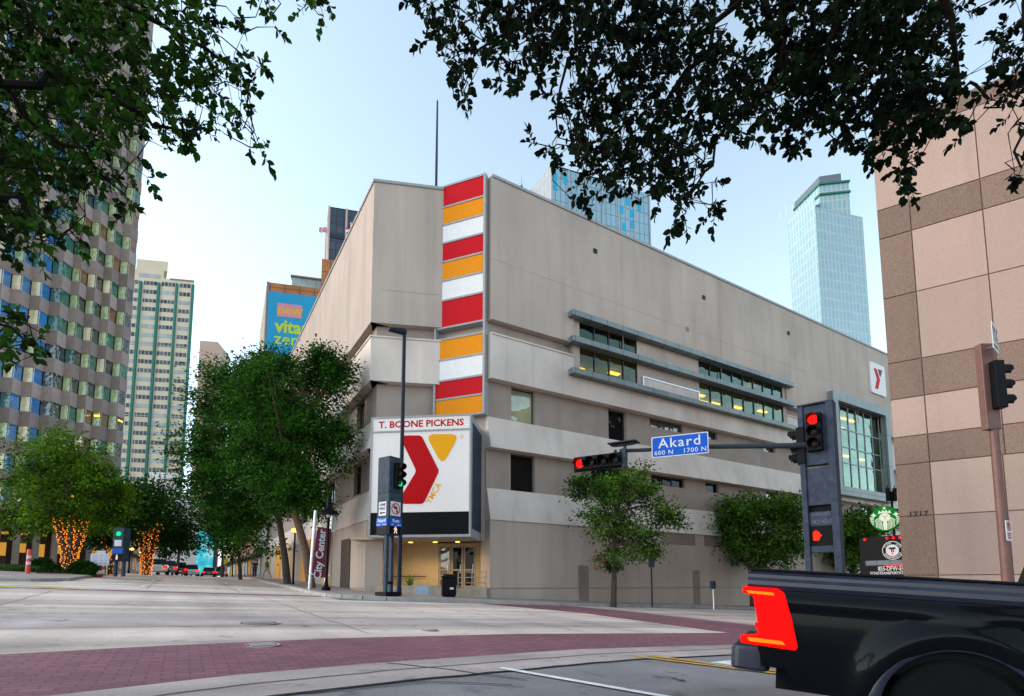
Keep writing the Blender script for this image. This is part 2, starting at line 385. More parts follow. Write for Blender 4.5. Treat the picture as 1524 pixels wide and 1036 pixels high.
# ------------------------------------------------------------------ ground, roads, pavements
def sheet(name, poly, dz, m, kind='structure'):
    bm = bmesh.new(); bm.faces.new([bm.verts.new((x, y, 0)) for x, y in poly])
    ys = [y for x, y in poly]
    for y in [45, 50, 55, 60, 65, 300]:
        if min(ys) < y < max(ys): bmesh.ops.bisect_plane(bm, geom=bm.verts[:]+bm.edges[:]+bm.faces[:], plane_co=(0, y, 0), plane_no=(0, 1, 0))
    xs = [x for x, y in poly]
    for x in [-25, 70]:
        if min(xs) < x < max(xs): bmesh.ops.bisect_plane(bm, geom=bm.verts[:]+bm.edges[:]+bm.faces[:], plane_co=(x, 0, 0), plane_no=(1, 0, 0))
    bmesh.ops.triangulate(bm, faces=bm.faces[:])
    for v in bm.verts: v.co.z = gz(v.co.x, v.co.y)+dz
    bmesh.ops.recalc_face_normals(bm, faces=bm.faces[:])
    if sum(f.normal.z for f in bm.faces) < 0: bmesh.ops.reverse_faces(bm, faces=bm.faces[:])
    mb = MB(); mb.add([v.co.copy() for v in bm.verts], [tuple(v.index for v in f.verts) for f in (bm.verts.index_update(), bm.faces)[1]])
    bm.free()
    return struct(mb.build(name, m), kind)
def slab(name, poly, h, m, km='kerb', kw=.16):
    """raised pavement: top sheet plus a kerb along its edge"""
    sheet(name, poly, h, m)
    mb = MB(); n = len(poly)
    a = sum(poly[i][0]*poly[(i+1) % n][1]-poly[(i+1) % n][0]*poly[i][1] for i in range(n)); sg = 1 if a > 0 else -1
    for i in range(n):
        p, q = V((*poly[i], 0)), V((*poly[(i+1) % n], 0))
        L = (q-p).length; k = max(1, int(L/6)); d = (q-p)/L; nn = V((d.y, -d.x, 0))*sg
        for j in range(k):
            A, B = p+d*(L*j/k), p+d*(L*(j+1)/k)
            A2, B2 = A+nn*kw, B+nn*kw
            def g(t, dz): return (t.x, t.y, gz(t.x, t.y)+dz)
            mb.add([g(A, -.3), g(B, -.3), g(B2, -.3), g(A2, -.3), g(A, h+.004), g(B, h+.004), g(B2, h-.012), g(A2, h-.012)],
                   [(4, 5, 6, 7) if sg < 0 else (7, 6, 5, 4), (3, 2, 6, 7), (2, 1, 5, 6), (0, 3, 7, 4), (1, 0, 4, 5)])
    struct(mb.build('kerb', km))
bm_ = MB()
xs = [-900, -300, -120, -60, -25, 0, 20, 40, 70, 120, 300, 1200]; ys = [-300, -60, -20, 0, 20, 45, 50, 55, 60, 65, 100, 180, 300, 600, 2500]
vv = [(x, y, gz(x, y)) for y in ys for x in xs]; nx = len(xs)
bm_.add(vv, [(j*nx+i, j*nx+i+1, (j+1)*nx+i+1, (j+1)*nx+i) for j in range(len(ys)-1) for i in range(nx-1)])
struct(bm_.build('ground', 'asphalt'))
P0, P1, P2 = V((13.43, 24.6, 0)), at(553.5, 870, 28.5), at(649, 870, 29.06); P1.z = P2.z = 0
far_up = [(-30, 7.1), (-8, 7.2), (-1.6, 7.95), (-.1, 8.48), (2.2, 9.05), (5.85, 9.45), (9.2, 9.35), (12.4, 9.3), (16.4, 9.2)]
far_lo = [(-30, 3.6), (-8, 4.4), (-.8, 5.6), (.5, 6.15), (2, 6.55), (4.2, 6.95), (5.75, 7.2), (8.5, 7.25), (12.4, 7.2), (16.4, 7.1)]
off = lambda pts, d: [(x, y+d) for x, y in pts]
sheet('road', [(-60, 7.0), *off(far_up, .0), (60, 10), (60, 21), (5.2, 21), (5.2, 230), (-4.6, 230), (-4.6, 30), (-60, 27)], .004, 'concrete_road')
sheet('road_patch', [(-9, 12.6), (2, 13.3), (9, 13.0), (12.3, 12.2), (12.3, 10.4), (7, 11.2), (0, 11), (-9, 9.5)], .008, 'patch')
sheet('road_patch', [(-14, 22.5), (3.5, 22.7), (3.5, 24), (-14, 24.6)], .008, 'patch')
sheet('crosswalk', far_lo+far_up[::-1], .012, 'brick')
sheet('concrete_strip', far_up+off(far_up, .35)[::-1], .010, 'concrete_road')
sheet('concrete_strip', off(far_lo, -1.15)+far_lo[::-1], .010, 'concrete_band')
sheet('crosswalk', [(12.4, 9.3), (16.4, 9.2), (16.5, 17.6), (15.6, 20.9), (11.2, 20.9), (12.2, 18), (12.9, 16)], .012, M['brick'])
sheet('concrete_strip', [(16.4, 9.2), (16.9, 9.2), (17, 17.6), (16.1, 20.9), (15.6, 20.9), (16.5, 17.6)], .010, 'concrete_band')
sheet('crosswalk', [(-4.4, 23.4), (5, 23.1), (5, 23.7), (-4.4, 24)], .012, M['brick'])
def crack(pts, w, m='dark', dz=.016):
    mb = MB()
    for (a, b) in zip(pts, pts[1:]):
        d = (V((*b, 0))-V((*a, 0))).normalized(); n = V((-d.y, d.x, 0))*w/2
        q = [V((*a, 0))-n, V((*b, 0))-n, V((*b, 0))+n, V((*a, 0))+n]
        mb.quad(*[(p.x, p.y, gz(p.x, p.y)+dz) for p in q])
    return struct(mb.build('road_joint', m))
rj = random.Random(4)
def wob(pts, a=.02, k=6):
    out = []
    for (p, q) in zip(pts, pts[1:]):
        for t in range(k): out.append((p[0]+(q[0]-p[0])*t/k+rj.uniform(-a, a), p[1]+(q[1]-p[1])*t/k+rj.uniform(-a, a)))
    return out+[pts[-1]]
crack(wob(off(far_lo, -.55)), .025); crack(wob(off(far_lo, -1.15)), .04)
crack(wob([(2.2, 6.5), (2.75, 5.9), (3.3, 5.1)]), .03); crack(wob([(1.0, 5.1), (2.2, 5.3), (3, 4.9)]), .03); crack(wob([(5.0, 4.9), (5.2, 4.7), (5.15, 4.5)], .05), .03)
crack(wob([(-20, 15), (30, 14.6)], .02, 16), .025); crack(wob([(-14, 21.2), (12, 20.6)], .02, 12), .03)
M['crack_tone'] = mat('crack_tone', (.2, .165, .15), .95, var=.3, scale=4)
for (a, b, w) in (((-12, 19.2), (11.5, 18.6), .03), ((-10, 16.6), (12.2, 16.0), .025), ((-3.1, 10), (-3.5, 22), .022), ((2.9, 9.7), (2.5, 22.4), .022), ((7.9, 9.8), (7.6, 20.8), .022), ((11.2, 10), (10.9, 20.4), .022), ((.6, 11.2), (4.2, 13.4), .018), ((-2.6, 12.4), (.2, 11.0), .02), ((4.6, 14.2), (9.4, 13.1), .018), ((-1.2, 26), (-1.1, 44), .03), ((2.0, 24.5), (2.1, 46), .03)):
    crack(wob([a, b], .05, 14), w, 'crack_tone', .013)
def stripe(a, b, w, m): return crack([a, b], w, m, .018)
stripe((3.42, 5.85), (4.75, 2.6), .12, 'white_paint').name = 'lane_line'
stripe((6.12, 6.3), (7.6, 3.4), .13, 'yellow_paint').name = 'lane_line'; stripe((6.4, 6.3), (7.88, 3.4), .13, 'yellow_paint').name = 'lane_line'
sheet('stop_line', [(6.7, 5.5), (11, 6.0), (11, 5.55), (6.9, 5.05)], .018, 'white_paint')
for x0 in (-1.4, 2.3):
    for k in range(9): stripe((x0, 27+k*9), (x0, 29+k*9), .14, 'white_paint').name = 'lane_line'
rk = random.Random(7)
for k in range(12):
    p = at_y(rk.uniform(2, 132), rk.uniform(23.6, 25.2)); sheet('road_marking', [(p.x-.25, p.y-.1), (p.x+.2, p.y-.14), (p.x+.3, p.y+.1), (p.x-.2, p.y+.12)], .02, mat('yellow_spot', (.75, .62, .03), .7))
for (x, y, r) in ((1.3, 11.6, .34), (1.0, 8.35, .2), (4.3, 10.2, .15)):
    mb = MB(frame(G(x, y, .014), X_, GN)); mb.prism(circ(r), 0, .006, 0); ring(mb, r*1.02, r*1.2, 0, .006, 1)
    for q in range(-3, 4): mb.box((-r*.8, q*r*.24-.012, .012), (r*.8, q*r*.24+.012, .018), 1)
    o = mb.build('manhole_cover', ['iron', 'patch'])
    tag(o, {.34: 'largest round manhole cover on the concrete in mid junction', .2: 'small iron cover set in the brick paving at left', .15: 'tiny round valve cover just beyond the brick crossing'}[r], 'manhole cover')
arc = [(5.2+3.2-3.2*math.cos(a), 21.6+2.6-2.6*math.sin(a)) for a in [0, .3, .6, .9, 1.2, 1.57]]
slab('sidewalk', arc[::-1]+[(5.2, 30), (5.2, 60), (5.2, 200), (9, 200), (9, 60), (9, 30), (15, 30), (66, 30), (66, 22.4), (30, 22.1), (15.4, 20.9)], .15, 'sidewalk')
slab('sidewalk', [(-4.6, 200), (-4.6, 60), (-4.6, 32), (-5.4, 29.6), (-7.4, 28.3), (-60, 26.5), (-60, 60), (-20, 60), (-20, 200)], .15, 'sidewalk')
slab('sidewalk', [(17.4, 8.7), (70, 9.7), (70, 2), (60, -40), (36, -40), (17, 5.2), (16.2, 7.4)], .15, 'sidewalk')

# ------------------------------------------------------------------ YMCA building
TOP = zy(263, 27.5)
yb = thing('gymnasium_building', 'large beige stucco corner building with striped corner and shingled concrete bands', 'building', (13.43, 24.6, .3))
def wall_strip(mb, o, u, n, s0, s1, prof0, prof1, openings=(), m0=0, m1=0, mi=0, mback=None, depth=.3, thick=1.0, caps=True):
    """one horizontal band of wall; prof = (offset, z); openings = (sa, sb, za, zb) cut through with reveals"""
    (o0, z0), (o1, z1) = prof0, prof1
    cs = sorted({s0, s1, *[min(max(q, s0), s1) for op in openings for q in op[:2]]}); cz = sorted({z0, z1, *[min(max(q, z0), z1) for op in openings for q in op[2:]]})
    def P(s, z, inn=0):
        t = (z-z0)/(z1-z0); of = o0+(o1-o0)*t
        if s == s0: s = s0-m0*of
        elif s == s1: s = s1+m1*of
        q = o+u*s+n*(of-inn); return V((q.x, q.y, z))
    def hole(a, b, c, d):
        return any(op[0]-1e-6 <= a and b <= op[1]+1e-6 and op[2]-1e-6 <= c and d <= op[3]+1e-6 for op in openings)
    flip = u.cross(ZU).dot(n) < 0
    def q(a, b, c, d):
        mb.quad(*((a, b, c, d) if not flip else (d, c, b, a)), mi)
    for a, b in zip(cs, cs[1:]):
        for c, d in zip(cz, cz[1:]):
            if not hole(a, b, c, d): q(P(a, c), P(b, c), P(b, d), P(a, d))
    for (a, b, c, d) in openings:
        c, d = max(c, z0), min(d, z1)
        for A, B in (((a, c), (b, c)), ((b, c), (b, d)), ((b, d), (a, d)), ((a, d), (a, c))):
            if A[1] == B[1] and A[1] in (z0, z1): continue
            mb.quad(P(*A), P(*B), P(*B, depth), P(*A, depth), mi)
    for a, b in zip(cs, cs[1:]):
        if not hole(a, b, cz[0], cz[1]): q(P(a, z0, thick), P(b, z0, thick), P(b, z0), P(a, z0))
        if not hole(a, b, cz[-2], cz[-1]): q(P(a, z1), P(b, z1), P(b, z1, thick), P(a, z1, thick))
    if caps:
        q(P(s0, z0, thick), P(s0, z0), P(s0, z1), P(s0, z1, thick)); q(P(s1, z0), P(s1, z0, thick), P(s1, z1, thick), P(s1, z1))
ZB = dict(j=zy(877, 27.9), b4=zy(773, 27.5), t4=zy(726, 27.9), b3=zy(664.6, 27.5), t3=zy(619.5, 27.9), b2=zy(561, 27.5), t2=zy(497, 27.6), d1=zy(474, 27.5))
uR, nR = X_, -Y_
def fr(px, py, off=0):
    p = on_plane(px, py, P0+nR*off, nR); return p.x-P0.x, p.z
LR = 46.0
def rect(x0, y0, x1, y1, off=0):
    a, b = fr(x0, y0, off), fr(x1, y1, off); return (a[0], b[0], b[1], a[1])
row2 = [('glass_pale', 761, 569, 796, 629), ('glass_dark', 905, 602, 932.5, 655), ('glass_warm', 966.6, 617, 1017, 645), ('glass_green', 1047, 635, 1068, 656), ('glass_green', 1136, 656, 1154, 675), ('glass_warm', 1177, 667, 1197, 682)]
row1 = [('glass_dark', 760, 670, 796, 729), ('glass_dark', 880, 690, 932, 728), ('glass_dark', 969, 702, 1020, 727), ('glass_dark', 1049.5, 715, 1070.6, 734.5), ('glass_green', 1140, 728, 1157, 745), ('glass_green', 1180, 734, 1200, 750), ('glass_green', 1283, 752, 1300, 772)]
def clampz(r, z0, z1): return (r[0], r[1], max(r[2], z0+.12) if r[2] > z0+.35 else z0+.02, min(r[3], z1-.06) if r[3] < z1-.35 else z1-.04)
ops2 = [(g, clampz(rect(*b), ZB['t3'], ZB['b2'])) for g, *b in row2]
ops1 = [(g, clampz(rect(*b), ZB['t4'], ZB['b3'])) for g, *b in row1]
# strip window zone and big window
sA, sB = fr(847, 500, .5)[0], fr(1174, 600, .5)[0]
zc = [np.mean([fr(846, y0, .6)[1], fr(1174, y1, .6)[1]]) for y0, y1 in ((466, 577), (507, 603), (555, 637))]
gA, gB = fr(857, 500, .1)[0], fr(942, 520, .1)[0]; gC, gD = fr(1034, 560, .1)[0], fr(1159, 600, .1)[0]
bw = rect(1222, 590, 1316, 733, .5); bw = (bw[0], bw[1], min(bw[2], bw[3]), max(bw[2], bw[3]))
bz0, bz1 = fr(1236, 724, .3)[1], fr(1237, 600, .3)[1]; bs0, bs1 = fr(1238, 660, .3)[0], fr(1308, 660, .3)[0]
big = (bs0, bs1, bz0, bz1)
def sub(op, z0, z1): return (op[0], op[1], max(op[2], z0), min(op[3], z1))
strip = (sA+.35, sB-.35, zc[2], zc[0])
base_bm = MB(); up_bm = MB(); light_bm = MB(); rec_bm = MB()
def facade(o, u, n, s0, s1, m0, m1, w1=(), w2=(), wtop=(), wtop2=(), capkw={}):
    wall_strip(base_bm, o, u, n, s0, s1, (.50, -4.0), (.50, ZB['j']), m0=m0, m1=m1, **capkw)
    wall_strip(base_bm, o, u, n, s0, s1, (.48, ZB['j']+.06), (.48, ZB['b4']), m0=m0, m1=m1, **capkw)
    wall_strip(rec_bm, o, u, n, s0, s1, (.45, ZB['j']), (.45, ZB['j']+.06), m0=m0, m1=m1, **capkw)
    wall_strip(light_bm, o, u, n, s0, s1, (.55, ZB['b4']), (.12, ZB['t4']), m0=m0, m1=m1, **capkw)
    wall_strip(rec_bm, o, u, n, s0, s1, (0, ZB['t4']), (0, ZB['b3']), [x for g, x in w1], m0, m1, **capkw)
    wall_strip(light_bm, o, u, n, s0, s1, (.55, ZB['b3']), (.12, ZB['t3']), m0=m0, m1=m1, openings=[sub(x, ZB['b3'], ZB['t3']) for x in wtop2 if x[2] < ZB['t3'] and x[3] > ZB['b3']], depth=.5, **capkw)
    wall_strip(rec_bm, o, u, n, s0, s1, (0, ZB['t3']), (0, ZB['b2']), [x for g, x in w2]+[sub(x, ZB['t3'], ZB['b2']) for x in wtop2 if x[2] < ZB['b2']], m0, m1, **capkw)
    for mb, za, zb, oo in ((light_bm, 'b2', 't2', .5), (rec_bm, 't2', 'd1', .12)):
        z0, z1 = ZB[za], ZB[zb]
        wall_strip(mb, o, u, n, s0, s1, (oo, z0), (oo, z1), [sub(x, z0, z1) for x in list(wtop)+list(wtop2) if x[2] < z1 and x[3] > z0], m0, m1, depth=oo, **capkw)
    wall_strip(light_bm, o, u, n, s0, s1, (.56, ZB['t2']+.002), (.56, ZB['t2']+.09), [sub(x, ZB['t2'], ZB['t2']+.2) for x in list(wtop)+list(wtop2) if x[3] > ZB['t2']+.1], m0, m1, depth=.5, thick=.6, **capkw)
    wall_strip(up_bm, o, u, n, s0, s1, (.55, ZB['d1']+.002), (.55, TOP), [sub(x, ZB['d1'], TOP) for x in list(wtop)+list(wtop2) if x[3] > ZB['d1']], m0, m1, depth=.5, **capkw)
facade(P0, uR, nR, 0, LR, 0, 0, ops1, ops2, [strip], [big])
uC = (P2-P1).normalized(); nC = V((uC.y, -uC.x, 0)); LC = (P2-P1).length
uL, nL = Y_, -X_
phi = math.acos(max(-1, min(1, nC.dot(nL)))); mt = math.tan(phi/2)
def fl(px, py, off=0):
    p = on_plane(px, py, P1+nL*off, nL); return p.y-P1.y, p.z
winL1 = [('glass_dark', (3.2, 4.2, ZB['t4']+.05, ZB['b3']-.05)), ('glass_dark', (9, 12, ZB['t4']+.05, ZB['b3']-.05)), ('glass_dark', (18, 21, ZB['t4']+.05, ZB['b3']-.05))]
s_, z_ = fl(538, 600)
winL2 = [('glass_warm', (max(.6, s_-.7), s_+.9, ZB['t3']+.2, ZB['b2']-.05)), ('glass_dark', (9, 12, ZB['t3']+.05, ZB['b2']-.05))]
s_, z_ = fl(533, 700)
winL1[0] = ('glass_dark', (max(.6, s_-.7), s_+.9, ZB['t4']+.2, ZB['b3']-.05))
facade(P1, uL, nL, 0, 42, mt, 0, winL1, winL2)
# chamfered face: upper storeys only above the entrance
ent_top = EYE+2.3
wall_strip(base_bm, P1, uC, nC, 0, LC, (.48, ent_top), (.48, ZB['b4']), m0=mt, m1=.2)
wall_strip(base_bm, P1, uC, nC, 0, .55, (.50, -4), (.50, ent_top), m0=mt, thick=2.4)
for mb, a, b in ((light_bm, (.55, ZB['b4']), (.12, ZB['t4'])), (rec_bm, (0, ZB['t4']), (0, ZB['b3'])), (light_bm, (.55, ZB['b3']), (.12, ZB['t3'])), (rec_bm, (0, ZB['t3']), (0, ZB['b2'])),
                 (light_bm, (.5, ZB['b2']), (.5, ZB['t2'])), (light_bm, (.56, ZB['t2']+.002), (.56, ZB['t2']+.09)), (rec_bm, (.12, ZB['t2']), (.12, ZB['d1'])), (up_bm, (.55, ZB['d1']+.002), (.55, TOP))):
    wall_strip(mb, P1, uC, nC, 0, LC+.3, a, b, m0=mt, m1=0, thick=1.4)
# return wall from the chamfer to the corner pier, behind the stripes
uS = (P0-P2).normalized(); nS = V((uS.y, -uS.x, 0)); LS = (P0-P2).length
wall_strip(up_bm, P2, uS, nS, -.3, LS-.02, (-.05, EYE+2.3), (-.05, TOP-.01), thick=1.2)
up_bm.box((8.4, 28.5, TOP-.6), (59.3, 69.9, TOP-.3))
wall_strip(up_bm, P0+Y_*46+X_*LR, -X_, Y_, 0, LR+5, (0, -3), (0, TOP-.01)); wall_strip(up_bm, P0+X_*LR, Y_, X_, .02, 46, (-.02, -3), (-.02, TOP-.01))
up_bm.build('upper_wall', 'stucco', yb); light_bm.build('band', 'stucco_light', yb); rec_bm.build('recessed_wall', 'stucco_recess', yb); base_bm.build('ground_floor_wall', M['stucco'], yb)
mb = MB()
for (o, u, n, L, m0) in ((P0, uR, nR, LR, 0), (P1, uL, nL, 42, mt), (P1, uC, nC, LC+.1, mt)):
    wall_strip(mb, o, u, n, 0, L, (.62, TOP+.003), (.62, TOP+.16), m0=m0, thick=.8)
mb.build('coping', 'coping', yb)
def wbox(mb, s0, s1, z0, z1, o0, o1, o=P0, u=uR, n=nR, mi=0):
    a = o+u*s0+n*o0; b = o+u*s1+n*o0; c = o+u*s1+n*o1; d = o+u*s0+n*o1
    vs = [V((q.x, q.y, z)) for z in (z0, z1) for q in (a, b, c, d)]
    fs = [(3, 2, 1, 0), (4, 5, 6, 7), (0, 1, 5, 4), (1, 2, 6, 5), (2, 3, 7, 6), (3, 0, 4, 7)]
    if u.cross(-n).z < 0: fs = [f[::-1] for f in fs]
    # keep outward normals whatever the handedness
    ctr = sum(vs, V())/8
    out = []
    for f in fs:
        nn = (vs[f[1]]-vs[f[0]]).cross(vs[f[2]]-vs[f[0]]); fc = sum((vs[i] for i in f), V())/4
        out.append(f if nn.dot(fc-ctr) > 0 else f[::-1])
    mb.add(vs, out, mi)
def window(r, g, o, u, n, d=.26, mull=0, parent=yb):
    mb = MB(); s0, s1, z0, z1 = r; w = .06
    for a, b, c, e in ((s0, s1, z0, z0+w), (s0, s1, z1-w, z1), (s0, s0+w, z0+w, z1-w), (s1-w, s1, z0+w, z1-w)): wbox(mb, a, b, c, e, -d-.06, -d+.05, o, u, n)
    for k in range(mull):
        s = s0+(s1-s0)*(k+1)/(mull+1); wbox(mb, s-.025, s+.025, z0+w, z1-w, -d-.06, -d+.04, o, u, n)
    f = mb.build('window', 'frame', parent)
    mb = MB(); wbox(mb, s0+.02, s1-.02, z0+.02, z1-.02, -d-.05, -d-.01, o, u, n); mb.build('pane', g, f)
for g, r in ops1+ops2: window(r, g, P0, uR, nR, mull=2 if r[1]-r[0] > 3 else 0)
for g, r in winL1+winL2: window(r, g, P1, uL, nL, mull=1)
# strip windows with three metal canopies
mb = MB(); wbox(mb, sA+.3, sB-.3, zc[2]-.1, zc[0]+.1, -4.2, -4.0, mi=0)
for z in (zc[2]-.1, zc[1]-.06, zc[0]+.05): wbox(mb, sA+.3, sB-.3, z, z+.06, -4, .3)
for s in (sA+.3, sB-.4, gB+.02, gC-.1): wbox(mb, s, s+.08, zc[2]-.04, zc[0], -4, -.02)
mb.build('interior', 'room', yb)
mb = MB()
for z0, z1 in ((zc[2], zc[1]), (zc[1], zc[0])):
    for a, b in ((sA+.34, gA), (gB, gC), (gD, sB-.34)):
        mb = MB(); wbox(mb, a, b, z0, z1, -.15, .45); mb.build('infill_wall', 'stucco', yb)
mb = MB()
wbox(mb, gB+.45, gC-.25, zc[2]+.12, zc[2]+.95, .46, .54); wbox(mb, gB+.35, gC-.15, zc[2]+.95, zc[2]+1.03, .45, .58, mi=1); wbox(mb, gB+.35, gB+.45, zc[2]+.12, zc[2]+.95, .45, .58, mi=1); wbox(mb, gC-.25, gC-.15, zc[2]+.12, zc[2]+.95, .45, .58, mi=1)
mb.build('parapet_panel', ['stucco_light', 'alu'], yb)
for z in zc:
    mb = MB(); wbox(mb, sA-.1, sB+.1, z-.14, z+.2, -.1, 1.0); mb.build('canopy', 'canopy', yb, bevel=.02)
rl = random.Random(11)
for (a, b, k) in ((gA, gB, 4), (gC, gD, 8)):
    for row, (z0, z1) in enumerate(((zc[2]+.2, zc[1]-.14), (zc[1]+.2, zc[0]-.14))):
        mb = MB(); w = .05
        for i in range(k+1):
            s = a+(b-a)*i/k; wbox(mb, s-w/2, s+w/2, z0, z1, .3, .43)
        wbox(mb, a, b, z0, z0+w, .3, .42); wbox(mb, a, b, z1-w, z1, .3, .42)
        f = mb.build('window', 'frame', yb)
        mb = MB(); wbox(mb, a, b, z0, z1, .35, .36); mb.build('pane', 'glass_strip', f)
        mb = MB()
        for i in range(k):
            if row == 0 or i % 3 == 0 or (k == 4 and i == 3):
                s = a+(b-a)*(i+.5)/k; dd = rl.uniform(.8, 2.4); hh = rl.uniform(.05, .2); hw = (b-a)/k*rl.uniform(.25, .42)
                wbox(mb, s-hw, s+hw, z1-hh-.09, z1-hh, -dd-.3, -dd)
                if row == 0 and rl.random() < .75: wbox(mb, s-hw*.8, s+hw*.8, z1-hh-.75, z1-hh-.66, -dd-1, -dd-.7)
        if len(mb.v): mb.build('ceiling_lamp', 'lamp_yellow', f)
# big gridded window in its metal surround
mb = MB()
for a, b, c, e in ((bs0-.75, bs1+.75, bz1, bz1+.75), (bs0-.75, bs1+.75, bz0-.75, bz0), (bs0-.75, bs0, bz0, bz1), (bs1, bs1+.75, bz0, bz1)): wbox(mb, a, b, c, e, -.1, 1.05)
mb.build('window_surround', 'canopy', yb)
mb = MB()
for i in range(7):
    s = bs0+(bs1-bs0)*i/6; wbox(mb, s-.035, s+.035, bz0, bz1, .3, .42)
for i in range(5):
    z = bz0+(bz1-bz0)*[0, .31, .5, .72, 1][i]; wbox(mb, bs0, bs1, z-.04, z+.04, .31, .40)
f = mb.build('window', 'coping', yb)
mb = MB(); wbox(mb, bs0, bs1, bz0, bz1, .34, .36); mb.build('pane', 'glass_strip', f)
mb = MB(); wbox(mb, bs0-.1, bs1+.1, bz0-.2, bz1+.2, -5.2, -5.0)
for z in (bz0-.1, bz0+(bz1-bz0)*.52, bz1): wbox(mb, bs0-.1, bs1+.1, z, z+.1, -5, .25)
for s in (bs0-.15, bs1+.05): wbox(mb, s, s+.1, bz0, bz1, -5, .28)
mb.build('interior', 'room', f)
mb = MB()
for i in range(6):
    for zt in (bz1-.25, bz0+(bz1-bz0)*.52-.25):
        for dd in (.8, 2.6):
            if rl.random() < .75: s = bs0+(bs1-bs0)*(i+.5)/6; wbox(mb, s-.5, s+.5, zt-.1, zt, -dd-.35, -dd)
mb.build('ceiling_lamp', 'lamp_yellow', f)
# dark vents, painted patches, small holes
for b in ((976, 792, 1026, 811), (1039, 796, 1085, 813)):
    mb = MB(); r = rect(*b); wbox(mb, r[0], r[1], ZB['b4']-.75, ZB['b4']-.02, .4, .495)
    for k in range(9): z = ZB['b4']-.72+k*.08; wbox(mb, r[0], r[1], z, z+.03, .495, .515)
    mb.build('louvre_vent', 'stucco_dark', yb)
for b in ((853, 842, 868, 902), (1022, 849, 1033.5, 902)):
    mb = MB(); r = rect(*b); wbox(mb, r[0], r[1], -1.5, r[3], .45, .515); mb.build('wall_panel', 'stucco_dark', yb)
mb = MB()
for px, py in ((885.5, 374), (1047, 443), (1173, 496)):
    s, z = fr(px, py, .55); wbox(mb, s-.13, s+.13, z-.13, z+.13, .5, .62)
mb.build('wall_vent', 'dark', yb)
mb = MB(); s, z = fr(1023, 490, .55); mb.x = frame(P0+uR*s+nR*.552+ZU*z, uR, nR); mb.prism(circ(.2, 14), 0, .01); mb.build('wall_stain', M['stucco_dark'], yb)
mb = MB()
for s in (9.5, 19, 28.5, 38): wbox(mb, s-.012, s+.012, ZB['d1']+.3, TOP-.2, .5, .553)
wbox(mb, 0, LR, ZB['d1']+3.4, ZB['d1']+3.425, .5, .553)
wbox(mb, .1, LC-.05, TOP-6.3, TOP-6.26, .5, .554, P1, uC, nC)
mb.build('control_joint', 'stucco_recess', yb)
# striped corner panel
sf = lambda y: zy(y, 27.75)
ys_ = [263, 294.7, 321.8, 349.4, 378, 406.8, 437, 479]; cs_ = ['red', 'orange', 'white', 'red', 'orange', 'white', 'red']
ys2 = [496.5, 527.7, 559.5, 587.7, 616]; cs2 = ['orange', 'white', 'red', 'orange']
fr_ = MB(); S0, S1 = -.05, LS+.1
for yy, cc in ((ys_, cs_), (ys2, cs2)):
    for i, c in enumerate(cc):
        z1, z0 = sf(yy[i]), sf(yy[i+1])
        mb = MB(); wbox(mb, S0+.1, S1-.1, z0+.05, z1-.05, .0, .42, P2, uS, nS); mb.build('stripe_panel', c, yb)
        wbox(fr_, S0+.1, S1-.1, z0-.05, z0+.05, .0, .46, P2, uS, nS)
    wbox(fr_, S0+.1, S1-.1, sf(yy[0])-.05, sf(yy[0])+.06, .0, .46, P2, uS, nS)
for a, b in ((S0-.02, S0+.1), (S1-.1, S1+.02)): wbox(fr_, a, b, sf(616)-.05, sf(263)+.06, -.03, .5, P2, uS, nS)
fr_.build('stripe_frame', 'coping', yb)
# Y plate on the far end of the long facade
a = fr(1292, 538, .55); b = fr(1317, 592, .55)
pr = thing('logo_plate', 'white square plate with red letter mark at the far end of the beige wall', 'sign', P0+uR*((a[0]+b[0])/2)+nR*.56+ZU*((a[1]+b[1])/2))
w, h = (b[0]-a[0])/2, (a[1]-b[1])/2
mb = MB(frame(pr.location, uR, nR)); mb.prism(rounded([(-w, -h), (w, -h), (w, h), (-w, h)], .25), 0, .14); mb.build('plate', 'white', pr)
def ylogo(mb, s, z, mr, mo, txt=True):
    mb.prism(rounded([(-.62*s, .8*s), (-.22*s, .8*s), (.22*s, -.02*s), (-.18*s, -.85*s), (-.62*s, -.85*s), (-.25*s, -.02*s)], .06*s), z, z+.03, mr)
    mb.prism(rounded([(.0*s, .84*s), (.68*s, .84*s), (.34*s, .22*s)], .07*s), z, z+.03, mo)
    if txt: mb.text('YMCA', .25*s, .24*s, -.5*s, z+.01, mo, 0, rot=math.radians(58))
mb = MB(frame(pr.location+nR*.14, uR, nR))
ylogo(mb, h*.8, .003, 0, 1, False); mb.build('logo', ['red', M['maroon']], pr)
# roof flag pole
fp = at(649, 285, 33); fp.z = TOP-.3
mb = MB(); tz = at(650, 146, 33).z; mb.tube([fp, (fp.x, fp.y, tz*.6+fp.z*.4), (fp.x, fp.y, tz-.2)], [.1, .08, .055], 10); 
ob = mb.build('roof_pole', 'signal_steel', None, True); tag(ob, 'tall bare dark pole rising from the roof behind the striped corner', 'pole')

